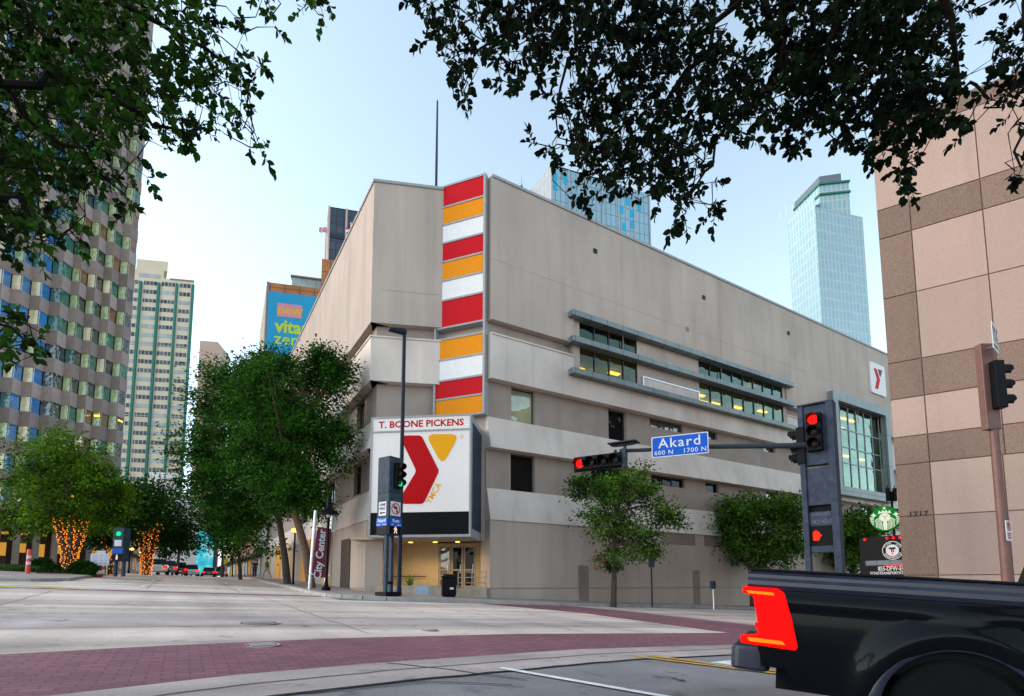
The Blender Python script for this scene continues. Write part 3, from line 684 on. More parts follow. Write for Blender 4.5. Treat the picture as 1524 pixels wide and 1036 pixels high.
# ------------------------------------------------------------------ entrance: illuminated sign box, doors, planter
SN = rel(180+7.0).normalized(); SU = V((-SN.y, SN.x, 0)); SU = SU if SU.dot(RT) > 0 else -SU
sp0 = at(626, 870, 25.6); sp0.z = EYE
SFR = frame(sp0, SU, SN)
def sg(px, py):
    p = SFR.inverted() @ on_plane(px, py, sp0, SN); return p.x, p.y
sgn = thing('illuminated_sign_box', 'large white lightbox sign with red chevron and orange triangle over the entrance', 'sign', sp0+ZU*sg(626, 795)[1])
x0, y1 = sg(554, 622); x1, y0 = sg(699, 795); y2 = sg(626, 641)[1]; y3 = sg(626, 762)[1]
mb = MB(SFR); D = 2.9
mb.box((x0+.04, y3+.05, -D), (x1-.04, y1-.06, -.12)); mb.box((x0-.04, y0, -D), (x0+.04, y1+.02, .02)); mb.box((x1-.04, y0, -D), (x1+.04, y1+.02, .02)); mb.box((x0+.04, y1-.06, -D), (x1-.04, y1+.02, .02))
mb.box((x0+.04, y2-.04, -.12), (x1-.04, y2+.04, .03)); mb.box((x0-.06, y0-.12, -D), (x1+.06, y0, .04))
mb.build('casing', 'coping', sgn)
mb = MB(SFR); mb.box((x0+.04, y3, -.12), (x1-.04, y2-.04, -.03)); mb.build('face_panel', 'sign_white', sgn)
mb = MB(SFR)
for k in range(1, 12): x = x0+(x1-x0)*k/12; mb.box((x-.012, y3, -.04), (x+.012, y2-.04, -.026))
mb.build('face_rib', M['sign_white'], sgn)
mb = MB(SFR); mb.box((x0+.04, y2+.04, -.12), (x1-.04, y1-.06, -.03)); mb.build('header_panel', 'sign_white', sgn)
mb = MB(SFR); cxm = (x0+x1)/2; mb.text('T. BOONE PICKENS', .46, cxm, (y2+y1)/2, -.028, 0, .012, 1.0)
wtx = max(v.x for v in [SFR.inverted() @ p for p in mb.v])-min(v.x for v in [SFR.inverted() @ p for p in mb.v])
mb = MB(SFR); mb.text('T. BOONE PICKENS', .46, cxm, (y2+y1)/2-.02, -.028, 0, .014, 4.28/wtx); mb.build('lettering', 'sign_red', sgn)
mb = MB(SFR); mb.box((x0+.04, y0, -D), (x1-.04, y3, -.05)); mb.build('lower_fascia', 'black', sgn)
mb = MB(SFR)
for k in range(26): z = -.35-k*.09; mb.box((x1+.04, y0+.3, z-.06), (x1+.055, y1-.3, z))
mb.build('side_louvre', M['signal_steel'], sgn)
P = lambda *q: [sg(*t) for t in q]
mb = MB(SFR)
mb.prism(rounded(P((594, 648), (627, 648), (653.5, 701), (630, 750), (590, 750), (619.5, 701)), .25), -.024, -.006, 0)
mb.prism(rounded(P((633, 646), (684, 646), (658, 693)), .28), -.024, -.006, 1)
tx, ty = sg(645.5, 734); mb.text('YMCA', .42, tx, ty, -.02, 1, .006, .95, rot=math.radians(60))
tx, ty = sg(687, 650); ring(mb, .07, .09, -.024, -.018, 1, 14, tx, ty); mb.text('R', .09, tx, ty, -.02, 1)
mb.build('emblem', ['sign_red', 'sign_orange'], sgn)
# entrance recess
zf = EYE-.78
ep = at(640, 870, 30.2); ep.z = 0
EF = frame(V((ep.x, ep.y, 0)), SU, SN)
def eg(px, py, off=0):
    o = V((ep.x, ep.y, 0))+SN*off; p = EF.inverted() @ on_plane(px, py, o, SN); return p.x, p.y
er = yb
mb = MB(EF); exa, exb = eg(552, 850)[0], eg(722, 850)[0]; ezt = EYE+2.3; fl_ = zf+.55
dx0, dzt = eg(653, 813); dx1 = eg(708, 813)[0]
mb.box((exa, -1, -.3), (dx0, ezt, 0)); mb.box((dx1, -1, -.3), (exb+.3, ezt, 0)); mb.box((dx0, dzt, -.3), (dx1, ezt, 0)); mb.box((dx0, -1, -.3), (dx1, fl_, 0))
mb.box((exa, ezt, -.3), (exb, ezt+.12, 3.0)); mb.box((exa, -1, .01), (exb, fl_-.004, 2.4))
mb.build('entrance_wall', 'entry_wall', er)
dr_w = (dx1-dx0)/3
for k in range(3):
    mb = MB(EF); a, b = dx0+k*dr_w+.02, dx0+(k+1)*dr_w-.02; w = .09
    for q in ((a, fl_, a+w, dzt), (b-w, fl_, b, dzt), (a+w, fl_, b-w, fl_+.18), (a+w, dzt-w, b-w, dzt), (a+w, fl_+1.0, b-w, fl_+1.08)): mb.box((q[0], q[1], -.12), (q[2], q[3], -.03))
    d = mb.build('door', 'planter', er)
    mb = MB(EF); mb.box((a+w, fl_+.18, -.09), (b-w, dzt-w, -.07)); mb.build('pane', 'glass_warm' if k == 0 else 'glass_dark', d)
    mb = MB(EF); mb.box((b-w-.06, fl_+.85, -.03), (b-w-.03, fl_+1.35, .03)); mb.build('handle', 'steel', d)
for px in (590, 627, 661):
    x, _ = eg(px*1.0+17, 795, 2.2)
    mb = MB(EF @ Matrix.Translation((x, ezt-.045, 1.7)) @ Matrix.Rotation(math.pi/2, 4, 'X')); mb.prism(circ(.12, 16), -.03, .04); mb.build('soffit_lamp', 'warm_lamp', er)
    L = bpy.data.lights.new('soffit_light', 'SPOT'); L.energy = 28; L.color = (1, .62, .2); L.shadow_soft_size = .1; L.spot_size = math.radians(150); L.spot_blend = .6
    lo = bpy.data.objects.new('soffit_light', L); COL.objects.link(lo); lo.location = EF @ V((x, ezt-.14, 1.7))
def pb(name, label, cat, build, loc):
    r = thing(name, label, cat, loc); build(r); return r
pl = at(640, 893, 27.0); PF = frame(V((pl.x, pl.y, 0)), SU, SN)
pl0 = PF.inverted() @ on_plane(557, 880, V((pl.x, pl.y, 0)), SN); pl1 = PF.inverted() @ on_plane(721, 880, V((pl.x, pl.y, 0)), SN)
ps = PF.inverted() @ on_plane(602, 880, V((pl.x, pl.y, 0)), SN)
pgz = gz(pl.x, pl.y)+.15
mb = MB(PF); zt = EYE-.05
mb.box((pl0.x, pgz-.3, -1.1), (pl1.x-1.4, zt, -.85)); mb.box((pl0.x, pgz-.3, -.2), (pl1.x-1.4, zt, 0)); mb.box((pl0.x, pgz-.3, -.85), (pl0.x+.2, zt, -.2)); mb.box((pl1.x-1.6, pgz-.3, -.85), (pl1.x-1.4, zt, -.2))
mb.box((pl0.x+.2, zt-.3, -.85), (pl1.x-1.6, zt-.12, -.2), 2)
mb.box((pl1.x-1.4, pgz-.3, -1.4), (pl1.x+.1, pgz+.35, 0)); mb.box((ps.x+.55, pgz, .0), (ps.x+1.25, zt-.02, .012), 1)
ob = tag(mb.build('planter', ['planter', 'gray_blue', 'bark']), 'low concrete planter wall with a blue patch below the entrance', 'planter')
mb = MB(); ra = random.Random(3); c = PF @ V((ps.x+.1, zt-.12, -.5))
for k in range(34):
    a = ra.uniform(0, 6.28); t = ra.uniform(.1, 1.0); L = ra.uniform(.5, .85); d = V((math.cos(a)*t, math.sin(a)*t, 1.1)).normalized(); s_ = d.cross(ZU).normalized()*.025
    e = c+d*L-ZU*.1*t; m_ = c+d*L*.5+ZU*.03
    mb.add([c-s_, c+s_, m_+s_*.8, e, m_-s_*.8], [(0, 1, 2, 4), (4, 2, 3)])
tag(mb.build('agave_plant', 'small'), 'spiky green plant growing in the entrance planter', 'plant')
mb = MB(PF)
for q in range(3): mb.tube([(pl1.x-1.35, pgz+.6+.27*q, -.1), (pl1.x+.05, pgz+.6+.27*q, -.1)], .022, 6)
for x in (pl1.x-1.35, pl1.x-.65, pl1.x+.05): mb.tube([(x, pgz+.35, -.1), (x, pgz+1.16, -.1)], .025, 6)
tag(mb.build('handrail', 'planter', None, True), 'pale metal railing beside the entrance doors', 'railing')
mb = MB(EF); hx0, hz = eg(557, 858, .12); hx1 = eg(634, 858, .12)[0]
mb.tube([(hx0, hz, .12), (hx1, hz, .12)], .03, 6)
for k in range(4): x = hx0+(hx1-hx0)*(k+.5)/4; mb.tube([(x, hz, .12), (x, hz, -.02)], .02, 6)
mb.build('wall_rail', 'bark_warm', er, True)

# litter bin
b0 = at_d(668, 25.8, .15)
tb = thing('litter_bin', 'square black litter bin standing on the corner pavement', 'bin', b0, math.radians(-20))
mb = MB(Matrix.Translation(b0) @ Matrix.Rotation(math.radians(-20), 4, 'Z')); mb.box((-.33, -.33, .06), (.33, .33, .92)); mb.box((-.3, -.3, 0), (.3, .3, .06)); mb.build('body', 'black', tb, bevel=.03)
mb.v = []; mb.f = []; mb.m = []; mb.box((-.37, -.37, .92), (.37, .37, .99)); mb.lathe([(.3, .99), (.26, 1.06), (.16, 1.09)], 16); mb.build('lid', 'trim', tb, bevel=.01)
mb.v = []; mb.f = []; mb.m = []; mb.box((.02, -.336, .35), (.2, -.331, .45)); mb.build('sticker', 'sign_face', tb)

# ------------------------------------------------------------------ brown granite building at the right
BC = at(1345, 870, 16.8); BC.z = 0
bu = V((.42, -.907, 0)).normalized(); bn = V((bu.y, -bu.x, 0)); bn = bn if bn.dot(-BC) > 0 else -bn
def bf(px, py):
    p = on_plane(px, py, BC, bn); return (p-BC).dot(bu), p.z
BF = frame(BC, bu, bn)
if BF.to_3x3() @ V((0, 1, 0)) @ ZU < 0: BF = frame(BC, -bu, bn)
flipu = 1 if (BF.to_3x3() @ X_).dot(bu) > 0 else -1
gb = thing('granite_building', 'tall pink and brown granite panel building filling the right edge', 'building', V((BC.x, BC.y, gz(BC.x, BC.y)+.15)))
c1 = bf(1356.5, 347)[0]; c1 = (c1+bf(1397, 855)[0])/2
zs = [bf(1314+43*.5, y)[1] for y in (855+10, 766, 700, 640, 545, 425, 344, 300, 190)]
# row levels measured along the left column
zl = lambda x, y: bf(1280+x/1.328, 100+y/1.328)[1]
rows = [-1.2, zl(150, 1004), zl(143, 885), zl(140, 780), zl(133, 725), zl(128, 648), zl(120, 575), zl(112, 443), zl(103, 322), zl(99, 264), zl(94, 128), zl(94, 92)]
cols_hi = [0, c1, bf(1280+243/1.328, 100+290/1.328)[0]]
while cols_hi[-1] < 24: cols_hi.append(cols_hi[-1]+cols_hi[2]-cols_hi[1])
cols_lo = [0, c1, bf(1280+292/1.328, 100+880/1.328)[0]]
while cols_lo[-1] < 24: cols_lo.append(cols_lo[-1]+cols_lo[2]-cols_lo[1])
mb = MB(BF); g = .016
for i in range(len(rows)-1):
    z0, z1 = rows[i], rows[i+1]
    dark_row = i in (3, 5, 8, 10); full_light = i in (4, 9)
    cols = cols_lo if i < 3 else cols_hi
    for j in range(len(cols)-1):
        a, b = cols[j], cols[j+1]
        if full_light and j == 0: mi = 0
        else: mi = 1 if (dark_row or j == 0) else 0
        A, B = sorted((a*flipu, b*flipu))
        mb.box((A+g, z0+g, -.3), (B-g, z1-g, 0), mi)
topz = rows[-1]
mb.build('wall', ['granite', 'granite_dark'], gb)
inw = -bn; e1 = BC+bu*cols_hi[-1]; bk = BC*(1+19/BC.length)+RT*.25
mb = MB(); cpoly = [BC+inw*.04+bu*.03, e1+inw*.04, e1+inw*20, bk]
mb.prism([(p.x, p.y) for p in cpoly], -1.2, topz-.02); mb.build('core', 'granite_dark', gb)
nx_, nz_ = bf(1366.5, 765)
mb = MB(BF); mb.text('1717', .21, nx_*flipu, nz_, .004, 0, .006, 1.1, spacing=1.1); mb.build('street_number', 'dark', gb)
# round coffee-shop sign on a bracket from the hidden side
hp = at(1317, 772, 18.8)
ss = thing('blade_sign', 'round green lightbox sign with white long haired emblem beside the granite corner', 'sign', hp)
sr = 19.3/804*18.8
SSN = -rel(36); SSF = frame(hp, V((-SSN.y, SSN.x, 0)) if V((-SSN.y, SSN.x, 0)).dot(RT) > 0 else V((SSN.y, -SSN.x, 0)), SSN)
mb = MB(SSF); mb.prism(circ(sr, 40), -.16, 0); mb.build('casing', 'black', ss)
M['logo_green'] = emit('logo_green', (.0, .25, .03), .12); M['logo_white'] = emit('logo_white', (.9, .95, .75), .14)
mb = MB(SSF); mb.prism(circ(sr*.97, 40), .001, .012, 0); mb.build('face', 'logo_green', ss)
mb = MB(SSF); r = sr
def S(pts, mi=0, z=.014): mb.prism([(x*r, y*r) for x, y in pts], z, z+.008, mi)
star = lambda cx, cy, R_, n=5, k=.42, a0=math.pi/2: [(cx+(R_ if i % 2 == 0 else R_*k)*math.cos(a0+math.pi*i/n), cy+(R_ if i % 2 == 0 else R_*k)*math.sin(a0+math.pi*i/n)) for i in range(2*n)]
S([(-.42, .38), (-.36, .66), (-.2, .52), (-.12, .7), (0, .56), (.12, .7), (.2, .52), (.36, .66), (.42, .38), (.2, .45), (-.2, .45)]); S(star(0, .82, .14))
S([(.36*math.cos(a)*1.0, .1+.34*math.sin(a)) for a in np.linspace(0, 2*math.pi, 20)[:-1]])
for sx in (-1, 1):
    S(star(sx*.72, .3, .2, 4, .5))
    for k in range(5):
        o = .2+k*.085
        pts = [(o*.9, .25-k*.06), (o*1.1+.04, -.1), (o*1.0+.02, -.4), (o*1.1+.0, -.62), (o*1.0, -.86+.05*k)]
        L_ = [(sx*(x-.022), y) for x, y in pts]; R_ = [(sx*(x+.022), y) for x, y in pts[::-1]]
        S([(x, y) for x, y in L_+R_ if True])
    for k in range(5):
        y = .12-k*.13; S([(sx*.72, y), (sx*(.98-.02*k*k*.5), y+.03), (sx*(.97-.02*k*k*.5), y-.05), (sx*.72, y-.06)])
S([(-.11, -.88), (.11, -.88), (.15, -.4), (.1, -.22), (-.1, -.22), (-.15, -.4)])
S([(-.07, .0), (.07, .0), (0, -.05)], 1, .0225); S([(-.2, .2), (-.06, .2), (-.06, .23), (-.2, .23)], 1, .0225); S([(.06, .2), (.2, .2), (.2, .23), (.06, .23)], 1, .0225); S([(-.02, .18), (.02, .18), (.035, .07), (-.035, .07)], 1, .0225)
mb.build('emblem', ['logo_white', 'logo_green'], ss)
wn = V((-bn.x, -bn.y, 0)); mb = MB(); q = hp-SSN*.08; tgt = BC+(q-BC).dot(-bn)*(-bn)+ZU*q.z
mb.tube([q, tgt], .04, 6); mb.build('bracket', 'black', ss)
# camera post across the street
cp = at_d(1336, 24.5, .15); ct = at(1332, 722, 24.5).z
mb = MB(); mb.tube([cp, (cp.x, cp.y, ct-.3)], [.07, .05], 8); ob = thing('camera_post', 'thin black post carrying two small cameras behind the round sign', 'camera post', cp)
mb.build('post', 'black', ob, True)
for dx in (-.16, .16):
    mb = MB(); c = V((cp.x, cp.y, ct-.45))+RT*dx; mb.tube([c-ZU*.3, c+ZU*.3], .09, 8); mb.tube([c+ZU*.3, c+ZU*.42], .02, 5); mb.build('camera_unit', 'black', ob, True)
mb = MB(); c = V((cp.x, cp.y, ct-1.15)); mb.tube([c, c+RT*.3], .03, 5); mb.tube([c-ZU*.5, c-ZU*.1], .1, 8); mb.build('junction_box', 'black', ob, True)

# ------------------------------------------------------------------ coach on the cross street
bc = at_d(1331, 21.5); bl = V((bc.x, bc.y, gz(bc.x, bc.y)))
bus = thing('coach', 'black coach seen from behind with round white emblem and red roof lights', 'bus', bl)
zt = at(1310, 797, 21.5).z
BSF = frame(bl, -Y_, -X_)            # local x to the right as seen from behind, y up, z backwards
hh = zt-bl.z; hw = 1.24
mb = MB(BSF)
prof = rounded([(-hw, .35), (hw, .35), (hw, hh), (-hw, hh)], .22)
mb.prism(prof, -11.5, -.02); mb.build('body', 'black', bus, bevel=.03)
mb = MB(BSF)
for sx in (-1, 1):
    for z in (-2.2, -3.4, -9.2):
        mb.x = BSF @ Matrix.Translation((sx*1.08, .5, z)) @ Matrix.Rotation(math.pi/2, 4, 'Y'); w = MB(mb.x); w.lathe([(.3, -.14), (.48, -.14), (.5, -.1), (.5, .1), (.48, .14), (.3, .14)], 20); w.build('wheel', 'rubber', bus)
mb = MB(BSF)
for x in (-.98, -.15, .08, .31, .54, 1.0): mb.prism(circ(.045, 10, x-.0, hh-.1), -.02, .015)
mb.build('marker_lamp', 'red_on', bus)
mb = MB(BSF); mb.box((-1.0, hh-1.18, -.02), (1.05, hh-.985, .012), 0); mb.box((-.3, hh-1.225, -.02), (.55, hh-1.185, .012), 2); mb.build('trim_strip', ['signal_steel_light', 'black', 'red_on'], bus)
mb = MB(BSF); mb.box((-1.0, .35, -.02), (1.05, .75, .04)); mb.build('bumper', 'trim', bus)
mb = MB(BSF); ex, ey = .02, hh-.6; er_ = .37
ring(mb, er_*.93, er_, 0, .012, 0, 36, ex, ey); mb.prism(circ(er_*.62, 30, ex, ey), 0, .01, 0); ring(mb, er_*.60, er_*.63, .008, .014, 0, 30, ex, ey)
mb.box((ex-.12, ey+.05, .011), (ex+.12, ey+.12, .016), 1); mb.box((ex-.05, ey-.08, .011), (ex-.012, ey+.05, .016), 1); mb.box((ex+.012, ey-.08, .011), (ex+.05, ey+.05, .016), 1); mb.box((ex-.025, ey-.17, .011), (ex+.025, ey-.1, .016), 2)
for word, a0, sg_ in (('ECHO', 150, -1), ('ADS', 55, -1), ('TRANSPORTATION', 205, 1)):
    for i, ch in enumerate(word):
        if sg_ < 0: a = math.radians(a0-i*16); mb.text(ch, .095, ex+math.cos(a)*er_*.78, ey+math.sin(a)*er_*.78, .006, 0, .002, rot=a-math.pi/2)
        else: a = math.radians(a0+i*10); mb.text(ch, .085, ex+math.cos(a)*er_*.78, ey+math.sin(a)*er_*.78, .006, 0, .002, rot=a+math.pi/2)
mb.build('emblem', ['sign_face', 'black', 'red_on'], bus)
mb = MB(BSF); mb.text('855-DFW-ECHO', .25, -.55, hh-1.33, (.006), 0, .004, .7, align='LEFT'); mb.text('ECHOTRANSPORTATION.COM', .155, -.85, hh-1.505, .006, 0, .003, .8, align='LEFT'); mb.build('lettering', 'sign_face', bus)
for sx in (-1, 1):
    mb = MB(BSF); mb.box((sx*1.05-.1, .9, -.01), (sx*1.05+.1, 1.35, .03)); mb.build('tail_lamp', 'tail_red', bus)

# ------------------------------------------------------------------ pickup truck passing close by
hd = rel(117); rr = at_d(1098, 4.25); rr = V((rr.x, rr.y, gz(rr.x, rr.y)))
tx_ = (hd-GN*hd.dot(GN)-GN*.022).normalized(); ty_ = GN.cross(tx_).normalized(); TN = tx_.cross(ty_)
TM = Matrix.Identity(4)
orig = rr + ty_*1.0                                     # centre of the tail at ground level
for i in range(3): TM[i][0] = tx_[i]; TM[i][1] = ty_[i]; TM[i][2] = TN[i]; TM[i][3] = orig[i]
trk = thing('pickup_truck', 'glossy black pickup truck with lit red tail lamp in the right foreground', 'truck', None, mtx=TM)
def T(): return MB(TM)
SIDE = lambda y0, y1: None
H_R = 1.27; WX = 1.30; WR = .45; AX = .37               # rail height, rear wheel centre, arch radius, axle height
def side_poly(n=18):
    arch = [(WX-WR*math.cos(a), AX+WR*math.sin(a)) for a in np.linspace(-.05, math.pi+.05, n)]
    return [(0.02, .56), (.03, 1.0), (0, 1.22), (.0, H_R-.14), (2.02, H_R-.14), (2.02, .42)]+[(x, z) for x, z in arch[::-1]]
MXZ = lambda y: TM @ Matrix.Translation((0, y, 0)) @ Matrix(((1, 0, 0, 0), (0, 0, -1, 0), (0, 1, 0, 0), (0, 0, 0, 1)))   # local xy -> truck xz, extrude to -y
def skin_side(y, sgn):
    """bedside as a lofted, slightly bulging sheet"""
    mb = T(); nxs = 40; zs_ = [.42, .5, .58, .68, .8, .92, 1.0, 1.06, 1.12, 1.2]
    def bul(z, x):
        b = .035*math.sin(max(0, min(1, (z-.42)/.78))*math.pi*.9)
        if z > 1.0: b -= .0
        crease = .022 if 1.02 < z < 1.1 else 0
        d = math.hypot(x-WX, z-AX); fl = .055*max(0, 1-abs(d-.54)/.14) if z > AX-.1 else 0
        return b+crease+fl
    import bmesh as _b
    pts = {}
    xs_ = np.linspace(0.075, 2.02, nxs)
    zz = np.linspace(.40, H_R-.13, 26)
    vs = []; fs = []
    for iz, z in enumerate(zz):
        for ix, x in enumerate(xs_):
            d = math.hypot(x-WX, z-AX); xx, z2 = x, z
            if d < WR and d > 1e-6: k = WR/d; xx = WX+(x-WX)*k; z2 = AX+(z-AX)*k
            vs.append((xx, sgn*(1.0+bul(z2, xx)-(.05*max(0, (.12-x)/.12))), z2))
    for iz in range(len(zz)-1):
        for ix in range(nxs-1):
            cx_, cz_ = (xs_[ix]+xs_[ix+1])/2, (zz[iz]+zz[iz+1])/2
            if math.hypot(cx_-WX, cz_-AX) < WR-.02: continue
            if cx_ < .25 and cz_ < .55: continue
            a = iz*nxs+ix; f = (a, a+1, a+nxs+1, a+nxs); fs.append(f if sgn < 0 else f[::-1])
    mb.add(vs, fs); return mb
for sgn in (-1, 1):
    mb = skin_side(0, sgn)
    mb.build('bed_side', 'truck_paint', trk, True)
    mb = T()
    prf = [(0, 0), (.03, .015), (.045, .045), (.045, .075), (.03, .1), (.03, .125), (.012, .145), (-.03, .15), (-.09, .15), (-.09, 0)]
    vs = []; nprf = len(prf)
    for x in (-.01, 2.03):
        for (o, z) in prf: vs.append((x, sgn*(1.0+o), H_R-.15+z))
    fs = [(i, (i+1) % nprf, nprf+(i+1) % nprf, nprf+i) for i in range(nprf)]
    if sgn > 0: fs = [f[::-1] for f in fs]
    mb.add(vs, fs+[tuple(range(nprf))[::-1], tuple(range(nprf, 2*nprf))]); r_ = mb.build('bed_rail', 'truck_rail', trk)
    mb = T(); mb.box((0, min(sgn*.94, sgn*1.0), H_R+.001), (2.02, max(sgn*.94, sgn*1.0), H_R+.022)); mb.build('rail_cap', 'trim', r_, bevel=.008)
    # fender flare
    mb = T(); vs = []; fs = []; nn_ = 26
    prof_ = [(WR-.015, 1.0), (WR-.01, 1.05), (WR+.02, 1.06), (WR+.06, 1.05), (WR+.095, 1.03)]
    for k in range(nn_):
        a = -.1+(math.pi+.2)*k/(nn_-1)
        for (r, o) in prof_: vs.append((WX-r*math.cos(a)*1.02, sgn*o, AX+r*math.sin(a)))
    m_ = len(prof_)
    for k in range(nn_-1):
        for j in range(m_-1): f = (k*m_+j, k*m_+j+1, (k+1)*m_+j+1, (k+1)*m_+j); fs.append(f if sgn < 0 else f[::-1])
    mb.add(vs, fs); mb.build('fender_flare', 'truck_rail', trk, True)
    # tail lamp: C-shaped red housing with two amber light bars
    mb = MB(MXZ(sgn*1.0 + (.065 if sgn > 0 else -.0)))
    z0 = .70; k = .445
    lamp = [(-.045, z0+k), (.20, z0+k), (.245, z0+k-.03), (.30, z0+k*.5), (.345, z0+.02), (.33, z0-.005), (-.045, z0+.01), (-.05, z0+.07), (.07, z0+.085), (.065, z0+.2), (.03, z0+k-.07), (-.045, z0+k-.05)]
    mb.prism(lamp, 0, .065); tl = mb.build('tail_lamp', 'lamp_red', trk, bevel=.012)
    mb = MB(MXZ(sgn*1.0 + (-.0655 if sgn < 0 else .0745)))
    mb.prism([(-.02, z0+k-.03), (.17, z0+k-.035), (.18, z0+k-.055), (.0, z0+k-.052)], 0, .009); mb.prism([(0.0, z0+.06), (.24, z0+.055), (.26, z0+.03), (.02, z0+.03)], 0, .009); mb.build('light_bar', 'lamp_amber', tl)
mb = T(); mb.box((0.08, -.93, .55), (.14, .93, H_R-.01)); tg = mb.build('tailgate', 'truck_paint', trk, bevel=.02)
mb = T(); mb.box((.05, -.15, 1.08), (.08, .15, 1.16)); mb.build('handle', 'trim', tg)
mb = T(); mb.box((.09, -.93, .6), (2.0, .93, .68)); mb.box((.09, -.95, .68), (2.0, -.9, H_R-.01)); mb.box((.09, .9, .68), (2.0, .95, H_R-.01)); mb.box((1.95, -.9, .68), (2.0, .9, H_R-.01)); mb.build('bed_liner', 'trim', trk)
mb = T(); mb.prism(rounded([(-.12, -1.0), (.16, -1.02), (.16, 1.02), (-.12, 1.0)], .1), .50, .68); mb.build('rear_bumper', 'truck_rail', trk, bevel=.025)
mb = T(); mb.box((.2, -.7, .35), (5.4, .7, .55)); mb.build('chassis', 'trim', trk)
# cab and front body
mb = T(); cabs = [(2.06, .42, 1.02, 1.0, 1.0), (4.0, .42, 1.02, 1.0, 1.0), (5.0, .42, 1.0, 1.0, 1.0), (5.62, .5, .92, .96, .9)]
vs = []
for (x, zb, zm, w0, w1) in [(2.06, .42, 1.2, 1.0, .98), (4.0, .42, 1.2, 1.0, .98), (4.2, .42, 1.16, 1.0, .95), (5.45, .45, 1.1, .99, .9), (5.66, .5, .98, .94, .86)]:
    vs += [(x, -w0*.96, zb), (x, -w0*1.02, (zb+zm)/2), (x, -w1, zm), (x, w1, zm), (x, w0*1.02, (zb+zm)/2), (x, w0*.96, zb)]
fs = []
for i in range(4):
    for j in range(6): a = i*6+j; b = i*6+(j+1) % 6; fs.append((a, a+6, b+6, b))
mb.add(vs, fs+[tuple(range(6)), tuple(range(24, 30))[::-1]]); mb.build('cab_body', 'truck_paint', trk, bevel=.03)
vs = []
for (x0_, x1_, w, z) in [(2.1, 4.35, .97, 1.2), (2.25, 3.75, .78, 1.88), (2.4, 3.6, .74, 1.92)]:
    vs += [(x0_, -w, z), (x1_, -w, z), (x1_, w, z), (x0_, w, z)]
mb = T(); mb.add(vs, [(i*4+j, i*4+(j+1) % 4, i*4+4+(j+1) % 4, i*4+4+j) for i in range(2) for j in range(4)]+[(8, 9, 10, 11)]); mb.build('cab_windows', 'glass_dark', trk, bevel=.02)
mb = T(); mb.box((2.4, -.76, 1.9), (3.62, .76, 1.96)); mb.build('cab_roof', 'truck_paint', trk, bevel=.025)
mb = T(); mb.box((5.6, -.9, .5), (5.72, .9, .7)); mb.build('front_bumper', 'chrome', trk, bevel=.03)
for sgn in (-1, 1):
    mb = T(); mb.box((5.5, min(sgn*.6, sgn*.93), .84), (5.66, max(sgn*.6, sgn*.93), 1.0)); mb.build('headlight', 'sign_face', trk)
    for x in (WX, 4.75):
        B_ = TM @ Matrix.Translation((x, sgn*.87, AX-.02)) @ Matrix.Rotation(-sgn*math.pi/2, 4, 'X')
        mb = MB(B_); mb.lathe([(.24, -.13), (.36, -.14), (.4, -.1), (.4, .1), (.36, .14), (.24, .13)], 28); wh = mb.build('wheel', 'rubber', trk, True)
        mb = MB(B_); mb.lathe([(.05, .11), (.1, .1), (.22, .08), (.245, .12)], 20); mb.build('rim', 'alu', wh, True)

# ------------------------------------------------------------------ signal heads, pylons, signs
def visor(mb, r, L, mi, k=14):
    vs = []; fs = []
    for i in range(k+1):
        a = math.radians(-35)+math.radians(250)*i/k
        for (rr_, z) in ((r, 0), (r*.98, L*(1 if 30 < 250*i/k < 220 else .75)), (r*.9, L*(1 if 30 < 250*i/k < 220 else .75)), (r*.9, 0)): vs.append((rr_*math.cos(a), rr_*math.sin(a), z))
    for i in range(k):
        for j in range(3): a = i*4+j; fs.append((a, a+4, a+5, a+1))
    return mb.add(vs, fs, mi)
def signal_head(parent, Fm, lamps, r=.15, pitch=.36, horiz=False, body='black', name='signal_head', back=.0, d=.22, bodyw=.4):
    n = len(lamps); L = pitch*n
    mb = MB(Fm)
    if horiz: mb.box((-L/2-.02, -bodyw/2, -d), (L/2+.02, bodyw/2, 0))
    else: mb.box((-bodyw/2, -L/2-.02, -d), (bodyw/2, L/2+.02, 0))
    if back:
        if horiz: mb.box((-L/2-.02-back, -bodyw/2-back, -d*.6), (L/2+.02+back, bodyw/2+back, -d*.55))
        else: mb.box((-bodyw/2-back, -L/2-.02-back, -d*.6), (bodyw/2+back, L/2+.02+back, -d*.55))
    h = mb.build(name, body, parent, bevel=.012)
    for i, m in enumerate(lamps):
        t = L/2-pitch*(i+.5); c = (-t, 0, 0) if horiz else (0, t, 0)
        mb = MB(Fm @ Matrix.Translation(c)); mb.lathe([(r*.97, -.02), (r*.9, .012), (r*.5, .035), (.001, .042)], 20); mb.build('lens', m, h, True)
        mb = MB(Fm @ Matrix.Translation(c)); visor(mb, r*1.08, .24, 0); mb.build('visor', body, h)
    return h
def plate(Fm, w, h, r=.04, t=.02): mb = MB(Fm); mb.prism(rounded([(-w/2, -h/2), (w/2, -h/2), (w/2, h/2), (-w/2, h/2)], r), -t, 0); return mb
